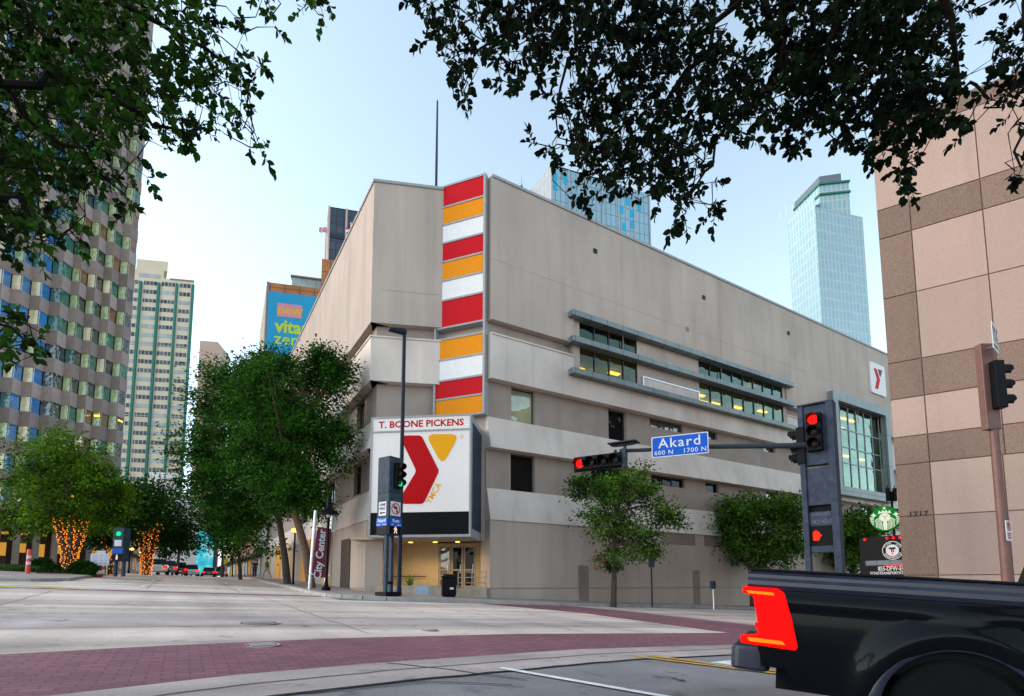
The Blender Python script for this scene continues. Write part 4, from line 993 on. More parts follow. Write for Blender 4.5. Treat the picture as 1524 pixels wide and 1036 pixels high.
# --- near right pylon with mast arm
py_ = at_d(1228, 15.5, .15)
PN = -rel(41.0); PU = V((-PN.y, PN.x, 0)); PU = PU if PU.dot(RT) > 0 else -PU
pyl = thing('signal_pylon', 'tall dark steel signal pylon with red light and red hand behind the truck', 'traffic signal', py_)
ztop = at(1222, 603, 15.5).z; PF_ = frame(V((py_.x, py_.y, 0)), PU, PN)
zz = lambda y: zy(y, 15.5)
mb = MB(frame(V((py_.x, py_.y, 0)), PU, PN)); mb.box((-.46, ztop, -.34), (.485, ztop+.05, .15)); mb.build('cap', 'signal_steel', pyl, bevel=.01)
w2 = .46
mb = MB(PF_); mb.box((-w2, py_.z, -.12), (-w2+.15, ztop, .12)); mb.build('post', 'signal_steel', pyl, bevel=.015)
mb = MB(PF_); mb.box((w2-.17, py_.z, -.34), (w2+.02, ztop+.01, .14)); mb.build('post', 'signal_steel', pyl, bevel=.015)
mb = MB(PF_); mb.box((-w2-.05, py_.z, -.4), (w2+.06, py_.z+.3, .18)); mb.build('base', 'signal_steel', pyl, bevel=.02)
for k, (y0, y1) in enumerate(((603, 692), (696, 752), (761, 783), (812, 822))):
    mb = MB(PF_); mb.box((-w2+.15, zz(y1), -.22), (w2-.17, zz(y0)-.01, .07 if k != 2 else .05)); pp = mb.build('panel', 'signal_steel', pyl, bevel=.012)
    if k == 2:
        mb = MB(PF_)
        for r_i, (yy, wd) in enumerate(((.13, (.05, .03, .06, .05, .07)), (-.09, (.05, .08, .03, .07, .06)))):
            x = -.2
            for w in wd:
                ring(mb, w*.6, w*.6+.012, .051, .054, 0, 9, x, (zz(761)+zz(783))/2+yy); x += w*1.6+.02
        mb.build('worn_marking', 'signal_steel_light', pp)
mb = MB(PF_); mb.box((-w2+.15, zz(761), -.2), (w2-.17, zz(752), -.05)); mb.build('slot', 'black', pyl)
mb = MB(PF_); mb.box((-w2+.15, zz(812), -.22), (w2-.17, zz(783), .03)); ph = mb.build('walk_signal', 'black', pyl)
mb = MB(PF_); hx, hz = -.14, (zz(812)+zz(783))/2
mb.prism(rounded([(hx-.09, hz-.13), (hx+.07, hz-.13), (hx+.09, hz+.0), (hx-.09, hz+.0)], .04), .032, .045)
for i, (dx, L) in enumerate(((-.072, .12), (-.026, .16), (.022, .15), (.068, .11))): mb.prism(rounded([(hx+dx-.018, hz-.01), (hx+dx+.018, hz-.01), (hx+dx+.018, hz+L), (hx+dx-.018, hz+L)], .015), .032, .045)
mb.prism(rounded([(hx+.06, hz-.09), (hx+.14, hz+.02), (hx+.115, hz+.05), (hx+.05, hz-.02)], .015), .032, .045)
mb.build('hand_symbol', 'hand_on', ph)
signal_head(pyl, PF_ @ Matrix.Translation((-.02, (zz(617)+zz(673))/2, .26)), ['red_on', 'lens_dark', 'lens_dark'])
signal_head(pyl, PF_ @ Matrix.Translation((-w2-.06, (zz(632)+zz(690))/2, -.05)) @ Matrix.Rotation(-math.pi/2, 4, 'Y'), ['lens_dark', 'lens_dark', 'lens_dark'])
ma0 = at(1197, 663, 15.6); ma1 = at(922, 671, 16.9); pm = (ma0+ma1)/2
mb = MB(); mb.tube([ma0+(ma0-ma1).normalized()*.25, ma0, pm+ZU*.05, ma1+(ma1-ma0)*-.12, ma1], [.085, .085, .07, .06, .055], 12); mb.build('mast_arm', 'mast', pyl, True)
md = (ma1-ma0).normalized()
# street name sign on the arm
sc_ = at(1012, 664, 16.3); SU2 = -rel(-66).normalized(); SU2 = SU2 if SU2.dot(RT) > 0 else -SU2; SN2 = V((SU2.y, -SU2.x, 0)); SN2 = SN2 if SN2.dot(-sc_) > 0 else -SN2
f2 = frame(sc_+SN2*.14, SU2, SN2)
ak = thing('street_name_sign', 'blue street name plate hanging on the signal arm over the road', 'street sign', sc_)
aw = 1.68
mb = plate(f2, aw, .66, .05, .03); mb.build('border', 'sign_face', ak)
mb = plate(f2, aw-.06, .60, .04, .0); mb.x = f2; mb.v = []; mb.f = []; mb.m = []; mb.prism(rounded([(-aw/2+.03, -.3), (aw/2-.03, -.3), (aw/2-.03, .3), (-aw/2+.03, .3)], .04), .001, .006); mb.build('face', 'sign_blue', ak)
mb = MB(f2); mb.text('Akard', .43, 0, .09, .007, 0, .003, 1.05, spacing=1.16); mb.text('600 N', .2, -aw*.28, -.195, .007, 0, .001, 1.05, spacing=1.1); mb.text('1700 N', .2, aw*.26, -.195, .007, 0, .001, 1.05, spacing=1.1); mb.build('lettering', 'sign_face', ak)
mb = MB(); 
for dx in (-.5, .5): c = sc_+SU2*dx; mb.tube([c+SN2*.13, c-SN2*.1], .025, 6)
mb.build('clamp', 'steel', ak)
# horizontal signal at the tip
hc = at(889, 687, 17.0); HU = -rel(-60); HU = HU if HU.dot(RT) > 0 else -HU; HN = V((HU.y, -HU.x, 0)); HN = HN if HN.dot(-hc) > 0 else -HN
hs = thing('overhead_signal', 'horizontal black traffic signal with one red light at the tip of the arm', 'traffic signal', hc)
fh = frame(hc, HU, HN)
signal_head(hs, fh, ['red_on', 'lens_dark', 'lens_dark', 'lens_dark'], horiz=True, r=.155, pitch=.4, back=.06)
mb = MB(fh); mb.tube([(.45, .1, -.2), (.55, .36, -.22)], .05, 8); mb.box((.8, -.26, -.26), (.92, .34, -.02)); mb.build('bracket', 'mast', hs)
# flat detector panel above
dp = at(930, 661, 16.8)
de = thing('detector_panel', 'thin flat panel on a stub above the overhead signal arm', 'sensor', dp-ZU*.1)
mb = MB(frame(dp, HU, HN)); mb.box((-.5, .02, -.25), (.42, .055, .25)); mb.box((-.35, -.05, -.05), (.3, -.02, .1)); mb.box((-.3, -.02, -.03), (-.25, .02, .03)); mb.box((.2, -.02, -.03), (.25, .02, .03)); mb.build('panel', 'mast', de)
mb = MB(); mb.tube([dp-ZU*.22, dp-ZU*.02], .05, 8); mb.build('stub', 'mast', de)

# --- brown signal post at the far right
bp = at_d(1500, 12, .15)
bs = thing('signal_post', 'brown painted signal post with green light in front of the granite wall', 'traffic signal', bp)
Zb = lambda y: zy(y, 12)
mb = MB(); mb.tube([bp, (bp.x, bp.y, Zb(640))], [.11, .085], 12)
mb.build('post', 'brown_paint', bs, True)
BN = -rel(78); BU_ = V((-BN.y, BN.x, 0)); BU_ = BU_ if BU_.dot(RT) > 0 else -BU_
FB = frame(V((bp.x, bp.y, 0)), RT, -F0)
mb = MB(FB); mb.box((-.2, Zb(640), -.1), (.12, Zb(513), .08)); mb.build('housing', 'brown_paint', bs, bevel=.015)
fs_ = frame(V((bp.x, bp.y, (Zb(541)+Zb(612))/2))+RT*.16-F0*.05, F0, RT)
signal_head(bs, fs_, ['lens_dark', 'lens_dark', 'green_on'], r=.155, pitch=.355)
ls = thing('lane_sign', 'white lane arrow sign tilted above the brown signal post', 'sign', V((bp.x, bp.y, Zb(512)))-RT*.12)
lc = V((bp.x, bp.y, Zb(512)))-RT*.07-F0*.32
LU = rel(52); LN = V((-LU.y, LU.x, 0)); LN = LN if LN.dot(-lc) > 0 else -LN; LU = LU if LU.dot(RT) > 0 else -LU
fl_m = frame(lc, LU, LN) @ Matrix.Rotation(-.06, 4, 'Z')
mb = plate(fl_m, .5, .66, .03, .012); mb.build('plate', 'sign_face', ls)
mb = MB(fl_m)
for i in range(3):
    x = -.15+i*.15; mb.box((x-.015, -.12, .001), (x+.015, .22, .004))
    hd_ = [(x-.01, .26), (x-.07, .19), (x-.01, .13)] if i < 2 else [(x, .28), (x-.05, .18), (x+.05, .18)]
    mb.prism(hd_, .001, .004)
    if i == 2: mb.prism([(x+.07, .02), (x+.015, .07), (x+.015, -.03)], .001, .004)
mb.box((-.17, -.24, .001), (.17, -.2, .004)); mb.build('lane_arrow', 'dark', ls)
mb = MB(); mb.tube([lc-LN*.02-ZU*.2, V((bp.x, bp.y, Zb(520)))-RT*.05], .025, 6); mb.build('bracket', 'steel', ls)
npc = at(1502, 790, 11.85)
npf = frame(npc, rel(60), -rel(-30))
npn = thing('parking_sign', 'narrow white sign with red circle on the brown post', 'sign', npc)
mb = plate(npf, .32, .46, .03, .01); mb.build('plate', 'sign_face', npn)
mb = MB(npf); ring(mb, .075, .1, .001, .004, 0, 20, 0, .1); mb.add([(-.075, .165, .003), (-.055, .185, .003), (.075, .035, .003), (.055, .015, .003)], [(3, 2, 1, 0)], 0)
for k in range(3): mb.box((-.11, -.08-.045*k, .001), (.1-.04*(k % 2), -.055-.045*k, .004), 0)
mb.text('P', .14, 0, .1, .0005, 1, .004); mb.build('symbol', ['sign_red', 'dark'], npn)

# --- left corner pylon and lamp post
lp = at_d(577, 23.0, .15); dL = (lp-EYEP).dot(F0)
lpy = thing('signal_pylon', 'grey blue two legged signal pylon with green light in front of the lit sign box', 'traffic signal', lp)
Zl = lambda y: zy(y, dL)
N1 = -rel(-12-40); N1 = -rel(-60); 
a0 = math.degrees(math.atan2((lp-EYEP).dot(RT), (lp-EYEP).dot(F0)))
Nr = -rel(a0-42); Nl = -rel(a0+48)
def fr_for(n, c, off): 
    u = V((-n.y, n.x, 0)); u = u if u.dot(RT) > 0 else -u
    return frame(V((c.x, c.y, 0))+n*off, u, n)
LF = fr_for(Nr, lp, 0); hw = .37
mb = MB(LF); mb.box((-hw, Zl(797), -hw), (hw, Zl(682), hw)); mb.build('cabinet', 'pylon_blue', lpy, bevel=.03)
for (x, z) in ((-.3, .2), (.28, -.12)):
    mb = MB(LF); mb.box((x-.07, lp.z, z-.07), (x+.07, Zl(797), z+.07)); mb.build('leg', 'pylon_blue', lpy)
mb = MB(LF); mb.box((-.42, lp.z, -.3), (.42, lp.z+.18, .36)); mb.box((-.23, lp.z+.5, 0), (.21, lp.z+.62, .08)); mb.build('base', 'trim', lpy)
FR_ = fr_for(Nr, lp, hw); FL_ = fr_for(Nl, lp, hw)
signal_head(lpy, FR_ @ Matrix.Translation((.06, (Zl(690)+Zl(729))/2, .2)), ['lens_dark', 'lens_dark', 'green_on'], r=.14, pitch=.35)
mb = MB(FL_); mb.box((-.33, Zl(735.5), .0), (.33, Zl(734.5), .012)); mb.build('seam', 'dark', lpy); mb = MB(FR_); mb.box((-.33, Zl(735.5), .0), (.33, Zl(734.5), .012)); mb.build('seam', 'dark', lpy)
for Fm in (FL_, FR_):
    mb = MB(Fm); mb.box((-.28, Zl(781), .0), (.28, Zl(777), .01)); mb.box((-.3, Zl(796), .0), (.3, Zl(781), .03)); mb.build('walk_signal', 'black', lpy)
    mb = MB(Fm)
c = (Zl(782)+Zl(797))/2-.15+.15
mb = MB(FR_); mb.prism(circ(.035, 12, 0, c+.14), .031, .04); mb.prism([(-.03, c+.1), (.04, c+.1), (.05, c-.02), (.1, c-.15), (.06, c-.16), (0, c-.04), (-.05, c-.16), (-.09, c-.15), (-.035, c-.02)], .031, .04); mb.prism([(.04, c+.09), (.1, c), (.085, c-.02), (.03, c+.05)], .031, .04); mb.prism([(-.03, c+.09), (-.1, c+.03), (-.09, c), (-.03, c+.05)], .031, .04); mb.build('walk_symbol', 'walk_on', lpy)
def small_sign(name, label, Fm, y0, y1, w, face, cat='sign'):
    zc_ = (Zl(y0)+Zl(y1))/2; h = abs(Zl(y0)-Zl(y1)); f = Fm @ Matrix.Translation((0, zc_, .02))
    r = thing(name, label, cat, f.translation); plate(f, w, h, .03, .018).build('plate', face, r); return r, f, h
r, f, h = small_sign('one_way_sign', 'small white one way sign with left arrow on the grey blue pylon', FL_, 748.5, 769, .46, 'sign_face')
mb = MB(f); mb.text('ONE', .17, 0, .17, .001, 0, .006); mb.text('WAY', .17, 0, .0, .001, 0, .006); mb.prism([(-.17, -.18), (-.06, -.1), (-.06, -.155), (.17, -.155), (.17, -.205), (-.06, -.205), (-.06, -.26)], .001, .005); mb.build('lettering', 'dark', r)
r, f, h = small_sign('turn_sign', 'square white no left turn sign with red ring on the pylon', FR_, 748, 769, .56, 'sign_face')
mb = MB(f); ring(mb, .2, .245, .004, .008, 0, 26); mb.prism([(-.15, .17), (-.12, .2), (.17, -.15), (.14, -.18)], .004, .009, 0)
mb.prism([(.03, -.17), (.1, -.17), (.1, .06), (.06, .1), (-.02, .1), (-.02, .16), (-.16, .06), (-.02, -.03), (-.02, .03), (.03, .03)], .001, .0035, 1); mb.build('symbol', ['sign_red', 'dark'], r)
for Fm, word, lab in ((FL_, 'Akard', 'small blue street plate on the left face of the grey blue pylon'), (FR_, 'Ross', 'small blue street plate on the right face, below the no turn sign')):
    zc_ = Zl(788)+.28
    f = Fm @ Matrix.Translation((0, zc_, .05)); r = thing('street_name_sign', lab, 'street sign', f.translation); plate(f, .66, .36, .03, .018).build('plate', 'sign_blue', r)
    mb = MB(f); mb.text(word, .2, 0, .06, .001, 0, .006); mb.text('600 N' if word == 'Akard' else '1700', .08, -.2, -.11, .001, 0, .002); mb.text('1700 N' if word == 'Akard' else '1800 N', .08, .17, -.11, .001, 0, .002); mb.build('lettering', 'sign_face', r)
sp = at_d(594, 24.0, .15); dS = (sp-EYEP).dot(F0); st = zy(497, dS)
sl = thing('street_lamp', 'tall slim dark blue lamp post with a box head at the corner', 'street lamp', sp)
mb = MB(); mb.tube([sp, sp+ZU*.5, (sp.x, sp.y, st)], [.13, .1, .085], 10); mb.build('pole', 'pole_blue', sl, True)
mb = MB()
hd2 = V((sp.x, sp.y, st)); hdir = -rel(62); mb.x = frame(hd2, hdir, V((hdir.y, -hdir.x, 0))); mb.prism([(-.08, -.02), (.72, .02), (.72, .1), (.1, .2), (-.08, .14)], -.16, .16); mb.build('lamp_head', 'pole_blue', sl, bevel=.02)

# ------------------------------------------------------------------ City Center banner, lamp, poles, meters
sA_ = at_d(461, 26.2, .15); sB_ = at_d(484, 26.6, .15)
bnr = thing('banner_sign', 'maroon city centre banner stretched between two leaning steel poles', 'banner', sA_)
Zd = zy
tA = at(470, 760, 26.2); tB = at(495, 766, 26.6)
for a, t in ((sA_, tA), (sB_, tB)): MB().tube([a, t], .085, 12).build('pole', 'steel', bnr, True)
bo = (at(478, 822, 26.3)); bU = (sB_-sA_); bU.z = 0; bU.normalize(); bN = V((bU.y, -bU.x, 0)); bN = bN if bN.dot(-bo) > 0 else -bN
bF = frame(bo, bU, bN) @ Matrix.Rotation(-math.radians(4), 4, 'Z')
bw_ = .38; bh_ = (Zd(782, 26.3)-Zd(856, 26.3))/2
mb = MB(bF); mb.box((-bw_+.06, -bh_, -.02), (bw_-.06+.08, bh_, .02)); cl = mb.build('banner_panel', 'maroon', bnr)
mb = MB(bF); mb.text('City Center', .5, -.05, -.1, .021, 0, .012, 1.0, rot=math.pi/2); mb.build('lettering', 'sign_face', cl)
mb = MB(bF)
for x in (-bw_-.02, bw_+.04):
    for y in (-bh_+.12, bh_-.12): mb.box((x-.05, y-.03, -.03), (x+.12, y+.03, .03))
mb.build('clamp', 'steel', bnr)
mb = MB(bF @ Matrix.Translation((.1, bh_+.38, 0))); ring(mb, .27, .31, -.02, .02, 0, 20); mb.box((-.3, -.03, -.02), (.3, .03, .02)); mb.build('hoop', 'steel', bnr)
q = at_d(485.5, 25.6, .15); lt = thing('pedestrian_lamp', 'black pedestrian lamp with a wide round hood in front of the banner', 'street lamp', q)
mb = MB(Matrix.Translation(q)); hgt = Zd(765, 25.6)-q.z
mb.lathe([(.22, 0), (.22, .12), (.12, .2), (.075, .5), (.065, hgt)], 12); mb.build('post', 'black', lt, True)
mb = MB(Matrix.Translation(q)); mb.lathe([(.02, hgt-.05), (.5, hgt-.02), (.5, hgt+.02), (.3, hgt+.16), (.12, hgt+.3), (.1, hgt+.75), (.04, hgt+.9)], 20); mb.build('hood', 'black', lt, True)
mb = MB(Matrix.Translation(q)); mb.lathe([(.08, hgt-.16), (.1, hgt-.04), (.02, hgt-.02)], 12); mb.build('globe', 'sign_face', lt)
def meter(px, d, label, hgt=1.35):
    p = at_d(px, d, .15); t = thing('parking_meter', label, 'parking meter', p); mb = MB(Matrix.Translation(p))
    mb.lathe([(.05, 0), (.035, .05), (.035, hgt-.4)], 8); mb.build('post', 'steel', t, True)
    mb = MB(Matrix.Translation(p)); 
    for dx in (-.1, .1): mb.x = Matrix.Translation(p+V((dx, 0, 0))); mb.lathe([(.06, hgt-.42), (.085, hgt-.35), (.09, hgt-.14), (.075, hgt-.04), (.03, hgt)], 10)
    mb.build('head', 'pylon_blue', t, True); return t
meter(1061, 27.5, 'twin headed grey parking meter by the long beige wall', 1.45)
p = at_d(970, 27, .15); t = thing('sign_post', 'slim grey post with a dark narrow sign under the small tree', 'sign post', p)
MB().tube([p, (p.x, p.y, Zd(840, 27))], .04, 8).build('post', 'pole_blue', t, True)
mb = MB(frame(V((p.x, p.y, Zd(836, 27))), RT, -F0)); mb.prism(rounded([(-.15, -.28), (.15, -.28), (.15, .28), (-.15, .28)], .03), .04, .055); mb.build('plate', 'signal_steel', t)
# red and white marker post
p = at_d(39.5, 27.5, .1); t = thing('marker_post', 'orange red and white flexible marker post by the left kerb', 'bollard', p); mb = MB(Matrix.Translation(p))
M['marker_red'] = mat('marker_red', (.7, .06, .03), .5)
mb.lathe([(.2, 0), (.2, .04), (.1, .08), (.095, 1.25), (.06, 1.3)], 14); mb.build('post', 'marker_red', t, True)
mb = MB(Matrix.Translation(p)); mb.lathe([(.1, .82), (.1, .97)], 14); mb.lathe([(.1, .5), (.1, .65)], 14); mb.build('band', 'sign_face', t)
# white notice board on two legs
p = at_d(146, 31.5, .15); t = thing('notice_board', 'pale notice board on two posts in front of the lit trees', 'sign', p)
nf = frame(V((p.x, p.y, p.z)), RT, -F0)
mb = MB(nf); mb.box((-.55, .55, -.02), (.55, 1.25, .02)); mb.box((-.22, 1.25, -.02), (.3, 1.42, .02)); bd = mb.build('board', 'sign_face', t)
M['faint'] = mat('faint', (.38, .35, .5), .6)
mb = MB(nf)
for k in range(6):
    for (a, b) in ((-.48, -.1), (-.02, .2), (.26, .48)): mb.box((a+.02*(k % 3), .62+k*.1, .021), (b-.03*((k+1) % 3), .665+k*.1, .024))
mb.build('printed_line', 'faint', bd)
for x in (-.42, .42): mb = MB(nf); mb.tube([(x, 0, -.04), (x, .9, -.04)], .04, 6); mb.build('leg', 'steel', t, True)
# signal on the left corner
p = at_d(176, 30.5, .15); t = thing('signal_pylon', 'teal signal pylon with a green light before the lit trees on the left corner', 'traffic signal', p)
pf = frame(V((p.x, p.y, p.z)), RT, -F0); H_ = Zd(786, 30.5)-p.z
mb = MB(pf); mb.box((-.3, H_-1.9, -.3), (.3, H_, .25)); mb.build('cabinet', 'pylon_blue', t, bevel=.03)
for x in (-.22, .22): mb = MB(pf); mb.box((x-.06, 0, -.1), (x+.06, H_-1.9, .06)); mb.build('leg', 'pylon_blue', t)
mb = MB(pf); mb.prism(circ(.13, 16, .02, H_-.35), .25, .3); mb.build('lens', 'green_on', t)
mb = MB(pf); mb.box((-.2, H_-1.05, .25), (.2, H_-.7, .262)); mb.build('symbol_plate', 'sign_face', t)
mb = MB(pf); mb.box((-.3, H_-1.45, .25), (.3, H_-1.2, .262)); mb.build('street_plate', 'sign_blue', t)
mb = MB(pf); mb.box((-.28, H_-1.86, .25), (.28, H_-1.5, .27)); w = mb.build('walk_signal', 'black', t)
mb = MB(pf); mb.prism([(-.05, H_-1.8), (.06, H_-1.8), (.04, H_-1.6), (-.04, H_-1.6)], .271, .28); mb.prism(circ(.035, 8, 0, H_-1.56), .271, .28); mb.build('walk_symbol', 'walk_on', w)
for px, d, lab in ((241, 88, 'far signal with a red light beneath the left avenue trees'), (343, 84, 'far signal with a red light beneath the right avenue trees')):
    p = at_d(px+(4 if px < 300 else 2), d, .15); t = thing('traffic_signal', lab, 'traffic signal', p)
    z = Zd(826, d); MB().tube([p, (p.x, p.y, z+.9)], .1, 8).build('post', 'black', t, True)
    c = at(px, 870, d-.3); signal_head(t, frame(V((c.x, c.y, z-.35)), RT, -F0), ['red_on', 'lens_dark', 'lens_dark'], r=.2, pitch=.4)

# ------------------------------------------------------------------ towers
def tower_block(mb, c, u, n, w, d, z0, z1, mi=0):
    """box with front face centred on c, facing n"""
    mb.x = frame(V((c.x, c.y, 0)), u, n); mb.box((-w/2, z0, -d), (w/2, z1, 0), mi); return mb
# checkered hotel at the left
hb = at(-95, 870, 53); hb.z = gz(hb.x, hb.y)+.1
ht = thing('zigzag_tower', 'tall grey tower with zigzag bays of cream, green and blue windows', 'building', V((hb.x, hb.y, hb.z)))
lat, dp_ = -1.06*53, 53.0
pts = [(lat, dp_)]
def step(az, dpx):
    global lat, dp_
    c, q = math.sin(math.radians(az)), math.cos(math.radians(az)); t = ((lat/dp_*804+dpx)/804*dp_-lat)/(c-(lat/dp_*804+dpx)/804*q)
    lat += c*t; dp_ += q*t; pts.append((lat, dp_))
while lat/dp_*804+762 < 150 and len(pts) < 60:
    e_ = lat/dp_*804+762 < 40; step(80, 17 if e_ else 13.5); step(-2, 14.5 if e_ else 11.5)
HP = [V((*(F0*d+RT*l).to_2d(), 0)) for l, d in pts]
M['hotel_a'] = mat('hotel_a', (.23, .178, .152), .85, var=.1, scale=2, bump=.1, island=.22, spec=.15); M['hotel_b'] = mat('hotel_b', (.28, .222, .205), .85, var=.1, scale=2, island=.22, spec=.15)
M['g_cream'] = glass('g_cream', (.6, .48, .24), .15, 2, ior=1.6); M['g_lime'] = glass('g_lime', (.32, .36, .14), .25, 2, ior=1.6); M['g_blue'] = glass('g_blue', (.01, .14, .36), .1, 2, ior=1.6)  # pane base colours stand in for warm and sky reflections
M['g_teal'] = glass('g_teal', (.015, .1, .07), .25, 2, ior=1.6); M['g_dark'] = glass('g_dark', (.02, .022, .02), .4, 2, ior=1.7); M['g_brown'] = glass('g_brown', (.16, .07, .03), .2, 2, ior=1.6)
fh_ = 3.3; nfl = 26; zb = hb.z+5.2
wall = MB(); rest = {}; cand = []
rh = random.Random(21)
for i in range(len(HP)-1):
    a, b = HP[i], HP[i+1]; u = (b-a).normalized(); n = V((u.y, -u.x, 0)); L = (b-a).length; kind = i % 2
    for k in range(nfl):
        z0 = zb+k*fh_; z1 = z0+fh_*.5; z2 = z0+fh_
        f = frame(V((a.x, a.y, 0)), u, n); wall.x = f
        wall.box((0, z0, -.3), (L, z1, 0), kind)
        blank = k > 15 and rh.random() < .35
        if kind == 1 and k > 17: blank = True
        if blank: wall.box((0, z1+.004, -.3), (L, z2-.004, -.01), kind); continue
        if kind == 0: g = rh.choices(['g_cream', 'g_lime', 'g_teal'], [.75, .2, .05] if i < len(HP)-11 else [.1, .75, .15])[0]
        else: g = 'g_blue' if i < len(HP)-11 else rh.choices(['g_dark', 'g_dark', 'g_brown', 'g_teal'])[0]
        if i in (len(HP)-11, len(HP)-10): g = 'g_teal' if k > 5 else 'g_dark'
        cand.append((f, L, z1, z2, g, i, k))
wall.build('wall', ['hotel_a', 'hotel_b'], ht)
def seen(c):
    f, L, z1, z2, g, i, k = c; p = f @ V((L/2, (z1+z2)/2, 0)) - EYEP; d = p.dot(FW); x = CX+FPX*p.dot(RT)/d; y = CY-FPX*p.dot(UP)/d
    return -15 < x and 290 < y < 760
vis = [c for c in cand if seen(c)]; others = [c for c in cand if not seen(c)]
vis.sort(key=lambda c: -c[5]); keep, others = vis[:98], others+vis[98:]
def wpane(mb, c): mb.x = c[0]; mb.box((.03, c[2]+.01, -.2), (c[1]-.03, c[3]-.01, -.05), 0)
for c in keep: mb = MB(); wpane(mb, c); mb.build('window', c[4], ht)
mb = MB(); order = ['g_cream', 'g_lime', 'g_blue', 'g_teal', 'g_dark', 'g_brown']
for c in others: mb.x = c[0]; mb.box((.03, c[2]+.01, -.2), (c[1]-.03, c[3]-.01, -.05), order.index(c[4]))
mb.build('upper_windows', order, ht, kind='stuff')
for i in (3, 40, 61):
    if i < len(keep): c = keep[i]; mb = MB(c[0]); mb.box((c[1]*.2, c[3]-.5, -.045), (c[1]*.8, c[3]-.35, -.03)); mb.build('lit_ceiling', 'lamp_yellow', ht)
ctr = sum(HP, V())/len(HP); back = (F0*.6-RT).normalized()
mb = MB(); lo_, hi_ = zb-5.3, zb+nfl*fh_
poly = [p+V((0, 0, 0)) for p in HP[::2]]
core = [(p.x+back.x*1.2, p.y+back.y*1.2) for p in HP]+[((HP[-1]+back*28).x, (HP[-1]+back*28).y), ((HP[0]+back*28).x, (HP[0]+back*28).y)]
mb.prism(core, lo_+5, hi_+.5); mb.build('core', 'hotel_a', ht)
mb = MB(); mb.prism([(x+back.x*2.0, y+back.y*2.0) for x, y in core], lo_-1, lo_+5); mb.build('ground_floor', 'bark', ht)
M['lobby_glow'] = emit('lobby_glow', (1, .48, .06), .16)
M['shop_glow'] = emit('shop_glow', (.9, .42, .06), .07)
dirH = (HP[-1]-HP[0]).normalized(); nH = V((dirH.y, -dirH.x, 0))
for k in range(9):
    o = HP[0]+dirH*(k*(HP[-1]-HP[0]).length/9)
    f = frame(V((o.x, o.y, lo_)), dirH, nH); L = (HP[-1]-HP[0]).length/9
    mb = MB(f); mb.box((.2, .1, .4), (.7, 5, .9)); mb.build('column', 'hotel_a', ht)
    mb = MB(f); mb.box((.9, .7, -.6), (L*.55, 3.2, -.5)); mb.box((L*.6, 1.2+.4*(k % 2), -.6), (L*.95, 2.6, -.5)); mb.box((.9, 3.5, -.6), (L, 3.75, -.5)); mb.build('shop_window', 'lobby_glow', ht)
f = frame(V((HP[0].x, HP[0].y, lo_+4.2)), dirH, nH); mb = MB(f); mb.box((-1, 0, -.5), ((HP[-1]-HP[0]).length+1, .75, 1.6)); mb.build('canopy', 'frame', ht)

# cream apartment tower with green fins
def far_pt(px, d, py=870): p = at(px, py, d); p.z = gz(p.x, p.y); return p
CTu = rel(80); CTn = V((CTu.y, -CTu.x, 0)); CTn = CTn if CTn.dot(-F0) > 0 else -CTn
DC = 170.0; A_ = far_pt(174, DC)
ct = thing('apartment_tower', 'cream apartment tower with slim dark green fins and rows of windows', 'building', A_)
CF = frame(V((A_.x, A_.y, 0)), CTu, CTn)
def cf(px, py): p = CF.inverted() @ on_plane(px, py, V((A_.x, A_.y, 0)), CTn); return p.x, p.y
M['cream'] = mat('cream', (.68, .57, .41), .8, var=.06, scale=.2); M['green_fin'] = mat('green_fin', (.01, .16, .12), .5); M['cream_side'] = mat('cream_side', (.5, .42, .33), .8)
M['win_far'] = grid('win_far', (.015, .02, .025), (.10, .13, .14), (.4, .38, .34), 1.15, 8, .12, .15, bias=-.1); M['win_pale'] = grid('win_pale', (.30, .36, .36), (.38, .42, .41), (.45, .43, .4), 1.1, 8, .1, .2)
xL = cf(172, 600)[0]; xM = cf(243, 417)[0]; xR = cf(289, 420)[0]; zT1 = cf(220, 386)[1]; zT2 = cf(270, 417)[1]
mb = MB(CF); PL = CF @ Matrix(((1, 0, 0, 0), (0, 0, 1, 0), (0, -1, 0, 0), (0, 0, 0, 1)))
rd = CF.to_3x3().inverted() @ (A_.normalized()); rx_, rz_ = rd.x/abs(rd.z)*16, 16
mb.x = PL
mb.prism([(xM-.02, 0), (xR, 0), (xR+rx_, rz_), (xM+rx_, rz_)], -1, zT2); mb.prism([(xL, .2), (xM+.01, .2), (xM+rx_, 16.2), (xL+rx_, 16.2)], -1, zT1-3.4); mb.prism([(xL+3, .3), (xM+1, .3), (xM+1+rx_*.8, 13), (xL+3+rx_*.8, 13)], zT1-3.4, zT1); mb.build('wall', 'cream', ct)
fins = [cf(212, 555), cf(238, 455)]
fx = [cf(204+30.5, 470)[0]]
fpx = [(224, 470), (243, 430), (262, 440), (289, 440)]
fxs = [cf(x, y)[0] for x, y in ((210, 421), (237, 421), (264, 421), (289, 421))]
fxs[-1] = xR-.2
for x in fxs: mb = MB(CF); mb.box((x-.35, -1, -.25), (x+.35, zT2-1.4 if x > xM else zT1-8, .45)); mb.build('fin', 'green_fin', ct)
fl0 = 3.02; cells = []
edges = [xL]+fxs
rw = random.Random(5)
for k in range(26):
    z = zT2-2.6-k*fl0
    for i in range(4):
        a, b = edges[i]+.8, edges[i+1]-.7
        if i == 0 and False: continue
        if z < 10: continue
        cells.append((a, b, z, i))
for j, (a, b, z, i) in enumerate(cells[:98]):
    mb = MB(CF); off_ = -.2 if b < xM else 0
    mb.box((a, z, off_-.4), (b, z+1.35, off_+.06)); mb.build('window', 'win_pale' if rw.random() < .22 else 'win_far', ct)
mb = MB(CF); mb.box((xL+4, zT1-6.3, -.3), (xM-1, zT1-5.0, -.12)); mb.build('window', 'win_pale', ct)
